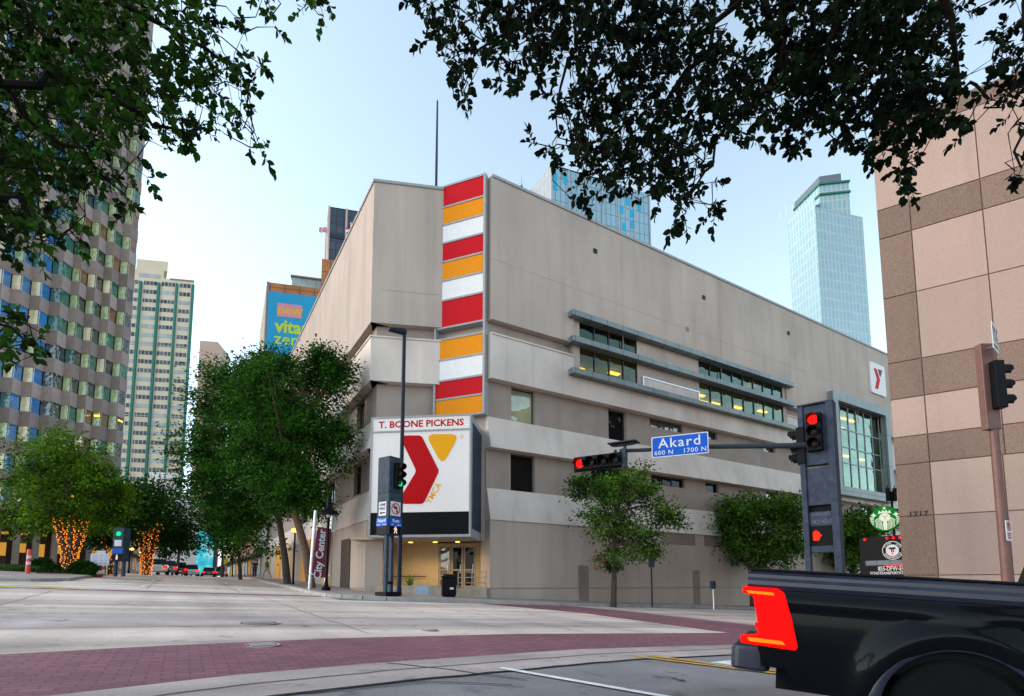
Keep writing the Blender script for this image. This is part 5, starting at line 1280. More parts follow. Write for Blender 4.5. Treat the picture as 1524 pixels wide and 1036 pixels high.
mb = MB(CF); mb.box((xM+2, zT2-.2, -.1), (xR, zT2+.25, .2)); mb.box((xL-1.2, 10, -8), (xL-.01, zT1*.62, -.8)); mb.build('trim', 'hotel_b', ct)
wb0, wb1 = cf(218, 730), cf(262, 702)
pdm = thing('podium_block', 'white low podium block with blank white panel below the cream tower', 'building', far_pt(240, 150))
q = far_pt(238, 150); f = frame(V((q.x, q.y, 0)), CTu, CTn)
def pf2(px, py): p = f.inverted() @ on_plane(px, py, V((q.x, q.y, 0)), CTn); return p.x, p.y
a = pf2(205, 758); b = pf2(272, 733)
mb = MB(f); mb.box((a[0], 0, -12), (b[0], b[1], 0)); mb.build('wall', 'white', pdm)
mb = MB(f); c0, c1_ = pf2(217, 731), pf2(262, 703); mb.box((c0[0], c0[1], -3), (c1_[0], c1_[1], -1)); mb.tube([(c0[0]+2, b[1]-1, -2), (c0[0]+2, c0[1], -2)], .2, 6); mb.tube([(c1_[0]-2, b[1]-1, -2), (c1_[0]-2, c0[1], -2)], .2, 6); mb.build('panel', 'white', pdm)
mb = MB(f)
for y in (741, 752): z = pf2(240, y)[1]; mb.box((a[0]+.5, z-.5, -.1), (b[0]-.5, z+.4, .08))
mb.build('window', 'win_far', pdm)
# pink brown tower just behind the cream one
q = far_pt(292, 215); f = frame(V((q.x, q.y, 0)), CTu, CTn)
tw = thing('slender_tower', 'narrow pinkish tower edge showing just right of the cream tower', 'building', q)
zq = zy
M['pinkish'] = grid('pinkish', (.5, .37, .27), (.55, .41, .3), (.12, .09, .07), 2.2, 3.2, .5, .7, bias=.2); M['pink_plain'] = mat('pink_plain', (.55, .4, .32), .8, var=.06)
mb = MB(f); mb.box((-4, -1, -14), (2.9, zq(508, 215), 0)); mb.build('wall', 'pink_plain', tw)
mb = MB(f); mb.box((-4, -1, .3), (3.2, zq(742, 215), 2.5)); mb.build('lower_wing', 'pinkish', tw)
# emissive cyan wall with a cloud pattern at the end of the avenue
q = far_pt(300, 205); f = frame(V((q.x, q.y, 0)), rel(88), -rel(-2))
m = bpy.data.materials.new('cyan_panel'); m.use_nodes = True; n = m.node_tree; p_ = n.nodes['Principled BSDF']; p_.inputs['Base Color'].default_value = (.02, .05, .06, 1)
tc = n.nodes.new('ShaderNodeTexCoord'); nz = n.nodes.new('ShaderNodeTexNoise'); nz.inputs['Scale'].default_value = .28; nz.inputs['Detail'].default_value = 8; n.links.new(tc.outputs['Object'], nz.inputs['Vector'])
cr = n.nodes.new('ShaderNodeValToRGB'); cr.color_ramp.elements[0].position = .36; cr.color_ramp.elements[0].color = (0, .42, .62, 1); cr.color_ramp.elements[1].position = .66; cr.color_ramp.elements[1].color = (.75, .95, 1, 1)
e = cr.color_ramp.elements.new(.5); e.color = (.02, .7, .85, 1)
n.links.new(nz.outputs[0], cr.inputs[0]); n.links.new(cr.outputs[0], p_.inputs['Emission Color']); p_.inputs['Emission Strength'].default_value = .26; M['cyan_panel'] = m
scn = thing('cyan_wall', 'bright cyan glowing wall closing the far end of the avenue', 'cyan_panel', q)
mb = MB(f); mb.box((-4.4, q.z+.6, -3), (3.8, zq(788, 205), -.3)); mb.build('casing', 'dark', scn); mb = MB(f); mb.box((-4.2, q.z+.9, -.3), (3.6, zq(790, 205), -.1)); mb.build('cyan_panel', 'cyan_panel', scn)
# orange building with billboard
DV = 118.0; q = far_pt(395, DV); VU = rel(76); VN = V((VU.y, -VU.x, 0)); VN = VN if VN.dot(-F0) > 0 else -VN; f = frame(V((q.x, q.y, 0)), VU, VN)
vb = thing('billboard_building', 'orange panelled building carrying a huge blue drink advert', 'building', q)
def vf(px, py): p = f.inverted() @ on_plane(px, py, V((q.x, q.y, 0)), VN); return p.x, p.y
M['terracotta'] = grid('terracotta', (.44, .16, .05), (.48, .18, .06), (.2, .08, .03), 3.2, 3.3, .12, .7); M['bb_blue'] = mat('bb_blue', (.015, .33, .58), .5, var=.05, scale=.1); M['bb_yellow'] = mat('bb_yellow', (.6, .68, .02), .5); M['bb_pink'] = mat('bb_pink', (.7, .28, .32), .5); M['bb_orange'] = mat('bb_orange', (.85, .42, .03), .5)
zt_, x1 = vf(400, 420)[1], 30
mb = MB(f); mb.box((vf(397, 500)[0], 0, -25), (x1, zt_, 0)); mb.build('wall', 'terracotta', vb)
mb = MB(f); mb.box((vf(393.5, 500)[0], 0, -25), (vf(397, 500)[0], zt_+.1, .1)); mb.build('corner_pier', 'hotel_b', vb)
M['side_win'] = grid('side_win', (.5, .4, .25), (.3, .24, .14), (.12, .09, .05), 2.4, 3.3, .5, .6)
xs_ = vf(393.5, 500)[0]; mb = MB(f); mb.add([(xs_-.01, 0, -.1), (xs_-.01, zt_, -.1), (xs_-6.5, zt_, -26), (xs_-6.5, 0, -26)], [(0, 1, 2, 3)]); mb.add([(xs_-6.5, 0, -26), (xs_-6.5, zt_, -26), (xs_+9, zt_, -26), (xs_+9, 0, -26)], [(0, 1, 2, 3)]); mb.add([(xs_-.01, zt_, -.1), (xs_+9, zt_, -.1), (xs_+9, zt_, -26), (xs_-6.5, zt_, -26)], [(0, 1, 2, 3)]); mb.build('side_wall', 'side_win', vb)
b0_, b1_ = vf(400, 434), vf(397, 610)
mb = MB(f); mb.box((b0_[0], b1_[1]-6, 0), (x1-2, b0_[1], .25)); bbp = mb.build('billboard', 'bb_blue', vb)
nx0, ny0 = vf(413, 472); nx1, ny1 = vf(450, 456)
mb = MB(f); mb.box((nx0-.1, ny0+.1, .25), (nx1, ny1-.0, .3), 1); mb.text('new', (ny1-ny0)*1.0, (nx0+nx1)/2, (ny0+ny1)/2+.15, .3, 2, .06, 1.0)
vx, vy = vf(410, 486); mb.text('vitaminwater', 4.3, vx, vy-.0, .26, 0, .13, .92, align='LEFT'); zx, zw = vf(408, 504.5); mb.text('zero', 3.9, zx, zw, .26, 0, .03, 1.0, align='LEFT'); mb.build('lettering', ['bb_yellow', 'bb_pink', 'bb_orange'], bbp)
mb = MB(f); e0, e1 = vf(476, 430), vf(502, 381); mb.box((e0[0], zt_-.1, -12), (x1, e1[1], -2), 0); mb.build('stair_tower', 'terracotta', vb)
mb = MB(f); e0, e1 = vf(431, 421), vf(474, 407); mb.box((e0[0], zt_-.1, -10), (e1[0]+.5, e1[1], -3), 0); mb.build('penthouse', 'win_pale', vb)
mb = MB(f); mb.box((e0[0]-.3, e1[1]+.001, -10.3), (e1[0]+.8, e1[1]+.35, -2.6)); mb.build('penthouse_roof', 'hotel_b', vb)
# dark banded tower behind
DD = 190.0; q = far_pt(485, DD); f = frame(V((q.x, q.y, 0)), VU, VN); dt = thing('dark_tower', 'dark glass tower with pale vertical ribs behind the beige wall', 'building', q)
def df(px, py): p = f.inverted() @ on_plane(px, py, V((q.x, q.y, 0)), VN); return p.x, p.y
M['dark_curtain'] = grid('dark_curtain', (.025, .035, .055), (.045, .055, .08), (.015, .016, .02), 2.6, 3.4, .22, .12, ior=1.6)
zt_ = df(500, 309)[1]; w0 = df(489, 350)[0]; st_ = df(515, 350)[0]-w0
mb = MB(f); mb.box((w0, 0, -20), (w0+st_*2.2, zt_-.4, 0)); mb.build('curtain_wall', 'dark_curtain', dt)
for k in range(3): mb = MB(f); mb.box((w0+st_*k-.35, 0, .001), (w0+st_*k+.35, zt_, .5)); mb.build('rib', 'pink_plain', dt)
mb = MB(f); mb.add([(w0-.36, 0, 0), (w0-.36, zt_, 0), (w0-3.4, zt_, -20), (w0-3.4, 0, -20)], [(0, 1, 2, 3)]); mb.add([(w0-.36, zt_, 0), (w0+st_*2.2, zt_, 0), (w0+st_*2.2, zt_, -20), (w0-3.4, zt_, -20)], [(0, 1, 2, 3)]); mb.build('side_wall', 'hotel_a', dt)
mb = MB(f); z = df(500, 352)[1]; mb.box((w0+.4, z-.8, .002), (w0+st_*2.2, z+.8, .25)); mb.build('floor_band', 'signal_steel', dt)
# flags on the roof of the orange building
for px, tx0, py0, lab, st in ((487, 474.5, 337, 'american flag of red and white stripes flying before the dark tower', 'us'), (522.5, 514, 339, 'lone star flag of white and red flying before the dark tower', 'tx')):
    base = at(px, 392, DV+6); top = at(px, py0-8, DV+6); t = thing('flag', lab, 'flag', base)
    MB().tube([base, top], .07, 6).build('flagpole', 'alu', t)
    w = (px-tx0)*(DV+6)/804; h = 1.35 if st == 'us' else 1.1
    def cloth(a, b, c, d, m, nm):
        mb = MB(frame(V((top.x, top.y, top.z-h-.4)), -RT, -F0)); k = 8; vs = []
        for i in range(k+1):
            x = a+(b-a)*i/k; s = math.sin(x*3)*.16; dr = -.12*x
            vs += [(x, c*h+dr, s), (x, d*h+dr, s)]
        mb.add(vs, [(2*i, 2*i+2, 2*i+3, 2*i+1) for i in range(k)]); mb.build(nm, m, t)
    if st == 'us':
        for i in range(13): cloth(0 if i < 6 else w*.42, w, 1-i/13-1/13, 1-i/13, 'red' if i % 2 == 0 else 'sign_face', 'stripe') if i < 7 else cloth(0, w, 1-i/13-1/13, 1-i/13, 'red' if i % 2 == 0 else 'sign_face', 'stripe')
        M['canton'] = mat('canton', (.02, .03, .15), .7)
        mb = MB(frame(V((top.x, top.y, top.z-h-.4)), -RT, -F0)); mb.add([(0, h*6/13, .01), (w*.42, h*6/13-.05*w, .17), (w*.42, h-.05*w, .17), (0, h, .01)], [(0, 1, 2, 3)]); mb.build('canton', 'canton', t)
    else:
        cloth(0, w*.33, 0, 1, 'canton', 'canton'); cloth(w*.33, w, .5, 1, 'sign_face', 'stripe'); cloth(w*.33, w, 0, .5, 'red', 'stripe')
        mb = MB(frame(V((top.x, top.y, top.z-h-.4)), -RT, -F0)); mb.prism(star(w*.16, h*.48, .2), .2, .23); mb.build('star', 'sign_face', t)
# glass tower behind the beige roof
q = far_pt(861, 160, 300); GU = rel(70); GN_ = V((GU.y, -GU.x, 0)); GN_ = GN_ if GN_.dot(-F0) > 0 else -GN_; GU = V((-GN_.y, GN_.x, 0)); f = frame(V((q.x, q.y, 0)), GU, GN_)
def gf(px, py): p = f.inverted() @ on_plane(px, py, V((q.x, q.y, 0)), GN_); return p.x, p.y
M['glass_sky'] = grid('glass_sky', (.26, .42, .49), (.22, .40, .47), (.13, .18, .22), 1.8, 3.9, .14, .12, nv=.06, metal=.1, spec=.8, ior=1.7)  # paler glass, distance haze put into the colour
M['glass_sky2'] = grid('glass_sky2', (.19, .38, .41), (.22, .41, .44), (.42, .45, .42), 1.7, 3.8, .3, .12, nv=.06, metal=.1, spec=.8, ior=1.7)  # lightened the same way to stand in for haze
M['side_panel'] = grid('side_panel', (.3, .33, .35), (.27, .31, .33), (.2, .23, .25), 2.4, 3.9, .12, .5, nv=.06)
M['spandrel'] = mat('spandrel', (.42, .45, .47), .4, .3)
g0, g1 = gf(821, 300)[0], gf(966, 300)[0]; gt = gf(821, 247)[1]
ga = thing('glass_tower', 'pale blue glass tower half hidden behind leaves and the beige roof', 'building', q)
mb = MB(f); mb.box((g0, 0, -22), (g1, gt, 0)); mb.build('curtain_wall', 'glass_sky', ga)
for k in range(7): mb = MB(f); x = g0+(g1-g0)*k/6; mb.box((x-.2, 0, .0), (x+.2, gt, .35)); mb.build('fin', 'spandrel', ga)
M['glass_bright'] = mat('glass_bright', (.02, .4, .62), .1, .3)
for (px, py) in ((826, 263), (826, 277), (841, 268), (925, 312), (934, 300), (940, 318), (929, 338), (951, 308), (941, 334)):
    x, z = gf(px, py); mb = MB(f); mb.box((x-.7, z-1.4, .002), (x+.7, z+1.4, .05)); mb.build('bright_pane', 'glass_bright', ga)
mb = MB(f); mb.add([(g0-.25, 0, .3), (g0-.25, gt+.4, .3), (g0-6, gt-1.5, -30), (g0-6, 0, -30)], [(0, 1, 2, 3)]); mb.add([(g0-.25, gt+.4, .3), (g1, gt, 0), (g1, gt, -22), (g0-6, gt-1.5, -30)], [(0, 1, 2, 3)]); mb.build('side_wall', 'side_panel', ga)
rt_ = f @ V((g0-4.6, gt-3.2, -14)); tr = thing('roof_lantern', 'small dark peaked roof turret peeking left of the leafy glass tower', 'turret', rt_)
mb = MB(Matrix.Translation(rt_)); mb.box((-1.2, -1.2, -8), (1.2, 1.2, 3)); mb.build('shaft', 'cream_side', tr); mb = MB(Matrix.Translation(rt_)); mb.lathe([(1.7, 3.01), (1.2, 4.0), (.1, 6.2), (.05, 9)], 4); mb.build('roof', 'green_fin', tr)
# tall stepped glass tower at the right
q = far_pt(1237, 190, 400); GU = rel(75); GN_ = V((GU.y, -GU.x, 0)); GN_ = GN_ if GN_.dot(-F0) > 0 else -GN_; GU = V((-GN_.y, GN_.x, 0)); f = frame(V((q.x, q.y, 0)), GU, GN_)
gr_ = thing('stepped_glass_tower', 'tall stepped turquoise glass tower with a dark flat crown', 'building', q)
L2 = (rel(4)+rel(4)*0).normalized()
a0_ = gf(1219, 400); a1_ = gf(1289, 400); zA = gf(1225, 303)[1]; zB_ = gf(1222, 285)[1]; zC = gf(1219, 272)[1]
xL_ = a0_[0]; sideW = 17.0
# right (front) face, notch column and left side wing rotated
def prism_v(mb, pts, z0, z1, mi=0):
    vs = [V((p.x, p.y, z)) for z in (z0, z1) for p in pts]; k = len(pts)
    fs = [(i, (i+1) % k, k+(i+1) % k, k+i) for i in range(k)]+[tuple(range(k, 2*k)), tuple(range(k))[::-1]]
    ar = sum(pts[i].x*pts[(i+1) % k].y-pts[(i+1) % k].x*pts[i].y for i in range(k))
    if ar < 0: fs = [x[::-1] for x in fs]
    mb.add(vs, fs, mi); return mb
W3 = lambda x, z: V((*(f @ V((x, 0, z))).to_2d(), 0))
rgt = W3(a1_[0], 0); cen = W3(xL_, 0); lw = far_pt(1172, 212, 325); lw.z = 0; notch = far_pt(1213, 196, 304); notch.z = 0
bkR = rgt+F0*34+RT*4; bkL = lw*1.13
mb = MB(); prism_v(mb, [lw, notch, notch*1.1, bkL], 0, zy(322, 208)); mb.build('curtain_wall', 'glass_sky2', gr_)
mb = MB(); prism_v(mb, [cen, rgt, bkR, cen*1.16], 0, zA-2); mb.build('curtain_wall', 'glass_sky2', gr_)
mb = MB(); prism_v(mb, [notch*1.004, cen*1.012, cen*1.03, notch*1.03], 0, zA-1.0); mb.build('curtain_wall', 'dark_curtain', gr_)
mb = MB()
for k in range(26): z = zA-8-k*3.8; prism_v(mb, [notch*1.001, cen*1.006, cen*1.0115, notch*1.0035], z, z+.5)
mb.build('notch_ledge', 'spandrel', gr_)
mb = MB(); prism_v(mb, [far_pt(1181, 214, 318), far_pt(1220, 199, 290), rgt-RT*2.5+F0*3, bkR-RT*3], 0, zy(284, 203)); mb.build('setback_storey', 'glass_sky2', gr_)
mb = MB(); 
for zz_ in (zy(302, 203), zy(287, 203)): prism_v(mb, [far_pt(1180.5, 213.4, 318), far_pt(1220, 198.4, 290), rgt-RT*2.2+F0*2.4, bkR-RT*3], zz_, zz_+.7)
mb.build('setback_trim', 'green_fin', gr_)
mb = MB(); prism_v(mb, [far_pt(1182, 216, 300), far_pt(1220, 201, 275), rgt-RT*4+F0*5, bkR-RT*5], zy(284, 203)+.01, zy(271, 204)); mb.build('crown', 'signal_steel_light', gr_)
mb = MB(); prism_v(mb, [rgt+F0*6+RT*.05, rgt+F0*6+RT*3.6, bkR+RT*4, bkR], 0, zA-22); mb.build('side_wing', 'glass_sky', gr_)
mb = MB(); ra = random.Random(8)
for k in range(7): p = rgt*(.15+.1*k)+lw*(.85-.1*k)+F0*14; mb.tube([(p.x, p.y, zC+10), (p.x, p.y, zC+13+ra.random()*4)], .1, 4)
mb.build('antenna', 'spandrel', gr_)

# low blocks along both sides of the avenue
M['block_grey'] = mat('block_grey', (.4, .37, .33), .85, var=.1, scale=.4); M['block_brick'] = mat('block_brick', (.3, .15, .09), .85, var=.12, scale=.6); M['block_tan'] = mat('block_tan', (.45, .33, .2), .85, var=.1, scale=.5)
for (x0, y0, x1, y1, h, m, lab) in ((9.6, 74, 24, 92, 7.5, 'block_grey', 'pale low shopfront just past the beige building'), (9.6, 92.3, 24, 118, 9, 'block_brick', 'brick shopfront block under the right avenue trees'), (9.6, 118.3, 24, 170, 8, 'block_tan', 'tan block farthest along the right pavement'),
                                    (-26, 92, -8, 120, 9, 'block_grey', 'low grey block behind the left avenue trees'), (-26, 120.4, -8, 170, 11, 'block_tan', 'tan low block at the far left end of the avenue')):
    sx = x0 if x0 > 0 else x1; b = thing('shop_block', lab, 'building', G(sx, y0, .15)); zb_ = gz(sx, y0)
    mb = MB(); mb.box((x0, y0, zb_-1), (x1, y1, zb_+h)); mb.build('wall', m, b)
    s = 1 if x0 > 0 else -1
    for k in range(int((y1-y0)/5)):
        mb = MB(); y = y0+1+k*5; X0, X1 = sorted((sx-s*.06, sx+s*.2)); mb.box((X0, y, zb_+.8), (X1, y+3.4, zb_+3.2)); mb.build('shop_window', ['glass_dark', 'shop_glow', 'glass_warm'][k % 3], b)
    mb = MB(); X0, X1 = sorted((sx-s*1.2, sx)); mb.box((X0, y0+.5, zb_+3.5), (X1, y1-.5, zb_+3.8)); mb.build('awning', 'frame', b)
# lit openings on the ground floor of the beige building, along the avenue
for k in range(5):
    s = 7+k*7; mb = MB(); wbox(mb, s, s+3.2, .5, gz(8, 28+s)+3.4, .45, .53, P1, uL, nL); mb.build('entrance_opening', 'shop_glow' if k % 2 else 'block_tan', yb)
mb = MB(); wbox(mb, 2.6, 4.6, .2, gz(8, 31)+3.0, .45, .53, P1, uL, nL); mb.build('door', 'bark', yb)

# ------------------------------------------------------------------ trees
def np_mesh(name, verts, faces, m, parent, smooth=False):
    """verts (N,3) world, faces (M,k)"""
    inv = np.array(parent_matrix(parent).inverted()) if parent else np.eye(4)
    verts = verts @ inv[:3, :3].T + inv[:3, 3]
    me = bpy.data.meshes.new(name); nf, k = faces.shape
    me.vertices.add(len(verts)); me.vertices.foreach_set('co', verts.astype(np.float32).ravel())
    me.loops.add(nf*k); me.loops.foreach_set('vertex_index', faces.astype(np.int32).ravel())
    me.polygons.add(nf); me.polygons.foreach_set('loop_start', np.arange(0, nf*k, k, dtype=np.int32)); me.polygons.foreach_set('loop_total', np.full(nf, k, np.int32))
    me.materials.append(M[m] if isinstance(m, str) else m); me.update(calc_edges=True)
    o = bpy.data.objects.new(name, me); COL.objects.link(o)
    if parent: o.parent = parent
    return o
LEAF_SIMPLE = (np.array([[0, 0, 0], [.45, .5, .06], [1, 0, -.08], [.45, -.5, .06]]), np.array([[0, 3, 2, 1]]))
LEAF_FULL = (np.array([[0, 0, 0], [.35, 0, -.03], [.7, 0, -.04], [1, 0, -.12], [.3, .46, .05], [.68, .44, .03], [.3, -.46, .05], [.68, -.44, .03]]),
             np.array([[0, 1, 4], [1, 2, 5], [1, 5, 4], [2, 3, 5], [0, 6, 1], [1, 7, 2], [1, 6, 7], [2, 7, 3]]))
def leaves(pos, dirs, nrm, L, Wd, tpl):
    T0, FC = tpl
    d = dirs/np.linalg.norm(dirs, axis=1, keepdims=True)
    n = nrm-d*np.sum(nrm*d, axis=1, keepdims=True); n /= np.linalg.norm(n, axis=1, keepdims=True)+1e-9
    s = np.cross(n, d)
    v = pos[:, None, :]+d[:, None, :]*(T0[None, :, 0:1]*L[:, None, None])+s[:, None, :]*(T0[None, :, 1:2]*Wd[:, None, None])+n[:, None, :]*(T0[None, :, 2:3]*L[:, None, None])
    k = len(T0); f = FC[None]+(np.arange(len(pos))*k)[:, None, None]
    return v.reshape(-1, 3), f.reshape(-1, FC.shape[1])
def tree(name, label, base, crowns, trunk, nclu, nleaf, lsize, lm, bm='bark', seed=0, group=None, stems=None, tr=.16, spread=.5, limb_n=26, droop=.15, thing_cat='tree'):
    rg = np.random.default_rng(seed); rp = random.Random(seed)
    t = thing(name, label, thing_cat, base, 0, group)
    B = np.array(base); cs = np.array([c[:3] for c in crowns], float); rs = np.array([c[3:6] for c in crowns], float)
    wv = np.prod(rs, 1)**.8; wv /= wv.sum()
    idx = rg.choice(len(crowns), nclu, p=wv); u = rg.normal(size=(nclu, 3)); u /= np.linalg.norm(u, axis=1, keepdims=True)
    rad = rg.uniform(.12, 1, nclu)**.42*rg.uniform(.8, 1.28, nclu)
    cc = B+cs[idx]+u*rad[:, None]*rs[idx]
    # trunk, stems and limbs
    mb = MB(); tops = []
    tk = [V(base)+V(q) for q in trunk]; tk[0].z -= .1
    if stems:
        for sd in stems:
            pts = [V(base)+V(q) for q in sd]; pts[0].z -= .1; k = len(pts); mb.tube(pts, [tr*(1.15-.75*i/(k-1)) for i in range(k)], 8); tops.append(pts)
    else:
        k = len(tk); mb.tube(tk, [tr*(1.25-.8*i/(k-1)) for i in range(k)], 10); tops = [tk]
    for j in rg.choice(nclu, min(limb_n, nclu), replace=False):
        e = V(cc[j]); pl_ = rp.choice(tops); i = rp.uniform(.45, 1)*(len(pl_)-1); i0 = min(int(i), len(pl_)-2); s = pl_[i0].lerp(pl_[i0+1], i-i0)
        m_ = s.lerp(e, .5)+V((rp.uniform(-.2, .2), rp.uniform(-.2, .2), .08*(e-s).length))
        r0 = tr*rp.uniform(.22, .4); mb.tube([s, s.lerp(m_, .5)+V((rp.uniform(-.1, .1), rp.uniform(-.1, .1), .05)), m_, e], [r0, r0*.8, r0*.55, r0*.15], 5)
    mb.build('trunk', bm, t, True)
    N = nclu*nleaf; ci = np.repeat(np.arange(nclu), nleaf)
    sz = rg.uniform(.6, 1.35, nclu)[ci]
    off = rg.normal(size=(N, 3))*spread*sz[:, None]*np.array([1, 1, .55])
    pos = cc[ci]+off
    out = pos-(B+cs[idx][ci]); dirs = off*.7+rg.normal(size=(N, 3))*.35+out*.12; dirs[:, 2] -= droop
    nr = rg.normal(size=(N, 3))*.6+np.array([0, 0, .9])
    L = lsize*rg.uniform(.6, 1.4, N)
    v, f = leaves(pos, dirs, nr, L, L*.5, LEAF_SIMPLE)
    np_mesh('crown', v, f, lm, t)
    return t, tops
def U(px, py, d, base): return tuple(at(px, py, d)-base)       # a crown centre measured in the photo, relative to the base
def crowns_px(base, lst, d):
    out = []
    for (px, py, rx, ry, *dd) in lst:
        D = d+(dd[0] if dd else 0); c = at(px, py, D)-base; s = D/804; out.append((c.x, c.y, c.z, rx*s, rx*s, ry*s))
    return out
b = at_d(464, 28.2, .15); d = 28.2
tree('elm_tree', 'big green elm with a leaning forked trunk beside the banner', b, crowns_px(b, [(436, 594, 62, 62), (481, 564, 30, 42), (391, 644, 60, 70), (446, 669, 58, 62), (491, 644, 26, 52), (386, 564, 36, 40, 1), (416, 724, 60, 36), (471, 734, 24, 34), (509, 569, 14, 24), (483, 524, 16, 20), (416, 539, 30, 20), (513, 654, 14, 24), (491, 549, 26, 26), (431, 744, 40, 24), (366, 534, 24, 18, 1)], d),
     [U(464, 878, d, b), U(455, 820, d, b), U(438, 760, d, b), U(432, 700, d, b), U(452, 620, d, b), U(450, 560, d, b)], 300, 210, .17, 'elm', 'bark_warm', 3, tr=.2, spread=.45, limb_n=60)
b = at_d(428, 33.5, .15); d = 33.5
tree('elm_tree', 'dark elm with a straight trunk just behind the leaning elm', b, crowns_px(b, [(340, 590, 46, 50), (330, 660, 52, 60), (370, 700, 60, 62), (335, 735, 50, 42), (360, 560, 30, 40), (400, 620, 50, 60), (312, 700, 34, 46), (308, 620, 28, 34), (342, 566, 32, 26), (290, 665, 24, 30), (385, 758, 46, 30), (345, 772, 36, 26), (410, 700, 40, 40)], d),
     [U(428, 872, d, b), U(424, 830, d, b), U(415, 770, d, b), U(395, 700, d, b), U(375, 620, d, b)], 300, 190, .19, 'elm', 'bark', 5, tr=.2, spread=.52, limb_n=40)
b = at_d(352, 44, .15); d = 44
tree('elm_tree', 'small round street tree with low foliage over the right pavement', b, crowns_px(b, [(385, 808, 28, 15, -6), (338, 790, 28, 36), (358, 765, 38, 30), (322, 755, 18, 30)], d), [U(358, 865, d, b), U(356, 830, d, b), U(350, 790, d, b)], 90, 80, .26, 'elm', 'bark', 7, tr=.14, spread=.5)
b = at_d(330, 62, .15); d = 62
tree('elm_tree', 'dark street tree farther up the right pavement of the avenue', b, crowns_px(b, [(334, 795, 18, 34), (345, 770, 26, 34), (326, 770, 12, 26)], d), [U(330, 862, d, b), U(331, 830, d, b), U(332, 790, d, b)], 70, 60, .34, 'oak_dark', 'bark', 8, tr=.15, spread=.7)
def stems_v(h, sp, n, rot=0, lean=1.0):
    out = []
    for k in range(n):
        a = rot+2*math.pi*k/n; c, s = math.cos(a), math.sin(a)
        out.append([(.12*c, .12*s, 0), (.25*c*sp, .25*s*sp, h*.3), (.6*c*sp*lean, .6*s*sp, h*.65), (1.1*c*sp*lean, 1.1*s*sp, h)])
    return out
def fairy(tops, base, label, r, seed, tmax=.8, per=100):
    rp = random.Random(seed); vs = []; fs = []; wire = MB()
    ob = thing('string_lights', label, 'string lights', base, 0, 'string lights on the left corner trees')
    oc = np.array([[1, 0, 0], [-1, 0, 0], [0, 1, 0], [0, -1, 0], [0, 0, 1], [0, 0, -1]])*.029; of = np.array([[0, 2, 4], [2, 1, 4], [1, 3, 4], [3, 0, 4], [2, 0, 5], [1, 2, 5], [3, 1, 5], [0, 3, 5]])
    P_ = []
    for pl_ in tops:
        prev = []
        for k in range(per):
            u = tmax*k/per; i = u*(len(pl_)-1); i0 = min(int(i), len(pl_)-2); c = pl_[i0].lerp(pl_[i0+1], i-i0); a = k*1.9+rp.uniform(-.5, .5); rr_ = r*(1.15-.6*u)+.05
            P_.append(c+V((math.cos(a)*rr_, math.sin(a)*rr_, rp.uniform(-.04, .04)))); prev.append(P_[-1])
        wire.tube(prev, .008, 3)
    P_ = np.array([list(p) for p in P_]); v = (P_[:, None, :]+oc[None]).reshape(-1, 3); f = (of[None]+(np.arange(len(P_))*6)[:, None, None]).reshape(-1, 3)
    wire.build('wire', 'dark', ob); o = np_mesh('bulbs', v, f, 'fairy', ob); o['kind'] = 'stuff'
b = at_d(100, 32, .15); d = 32
t, tops = tree('oak_tree', 'round bright green oak at the left corner with lights on its stems', b, crowns_px(b, [(90, 715, 62, 56), (45, 745, 42, 44), (140, 735, 46, 46), (95, 670, 46, 26), (30, 775, 30, 26), (110, 775, 60, 24), (70, 690, 40, 34), (165, 770, 24, 26)], d), [(0, 0, 0), (0, 0, 2)], 240, 90, .2, 'oak', 'bark', 11, stems=stems_v(3.9, .95, 7, .3, 1.1), tr=.13, spread=.42)
fairy(tops, b, 'warm string lights wound round the stems of the left corner oak', .17, 1, .86)
b = at_d(216, 43, .15); d = 43
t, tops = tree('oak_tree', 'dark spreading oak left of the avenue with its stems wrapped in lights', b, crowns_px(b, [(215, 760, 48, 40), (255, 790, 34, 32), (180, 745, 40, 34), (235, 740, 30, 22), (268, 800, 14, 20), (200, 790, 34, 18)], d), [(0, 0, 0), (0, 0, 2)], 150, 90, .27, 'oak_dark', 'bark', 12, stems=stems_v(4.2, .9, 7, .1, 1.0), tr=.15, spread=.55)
fairy(tops, b, 'warm string lights covering the stems of the oak next to the parked cars', .22, 2, .95, 120)
b = at_d(160, 38, .15); d = 38
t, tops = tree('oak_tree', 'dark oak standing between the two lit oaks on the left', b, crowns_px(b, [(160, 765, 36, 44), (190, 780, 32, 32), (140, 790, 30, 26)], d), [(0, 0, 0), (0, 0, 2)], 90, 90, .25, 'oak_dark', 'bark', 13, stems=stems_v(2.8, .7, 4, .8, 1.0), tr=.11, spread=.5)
fairy(tops, b, 'sparse warm string lights on thin stems behind the teal signal', .14, 3, .9, 22)
b = at_d(262, 66, .15); d = 66
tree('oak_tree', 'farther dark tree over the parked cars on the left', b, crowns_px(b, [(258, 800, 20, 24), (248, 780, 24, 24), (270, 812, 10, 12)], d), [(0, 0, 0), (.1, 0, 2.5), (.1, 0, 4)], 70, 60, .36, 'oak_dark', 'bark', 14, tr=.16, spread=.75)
b = at_d(912.5, 27.4, .15); d = 27.4
tree('street_tree', 'straggly small green tree with a thin trunk against the beige wall', b, crowns_px(b, [(885, 720, 36, 26), (930, 730, 44, 34), (985, 765, 30, 20), (1015, 778, 18, 9), (905, 775, 40, 34), (960, 800, 22, 26), (940, 820, 18, 14), (915, 828, 26, 20), (865, 725, 24, 16), (970, 735, 22, 18), (968, 830, 8, 14)], d),
     [U(913, 905, d, b), U(914, 860, d, b), U(912, 820, d, b), U(918, 770, d, b), U(920, 720, d, b)], 150, 90, .17, 'small', 'bark', 15, tr=.13, spread=.28, limb_n=60)
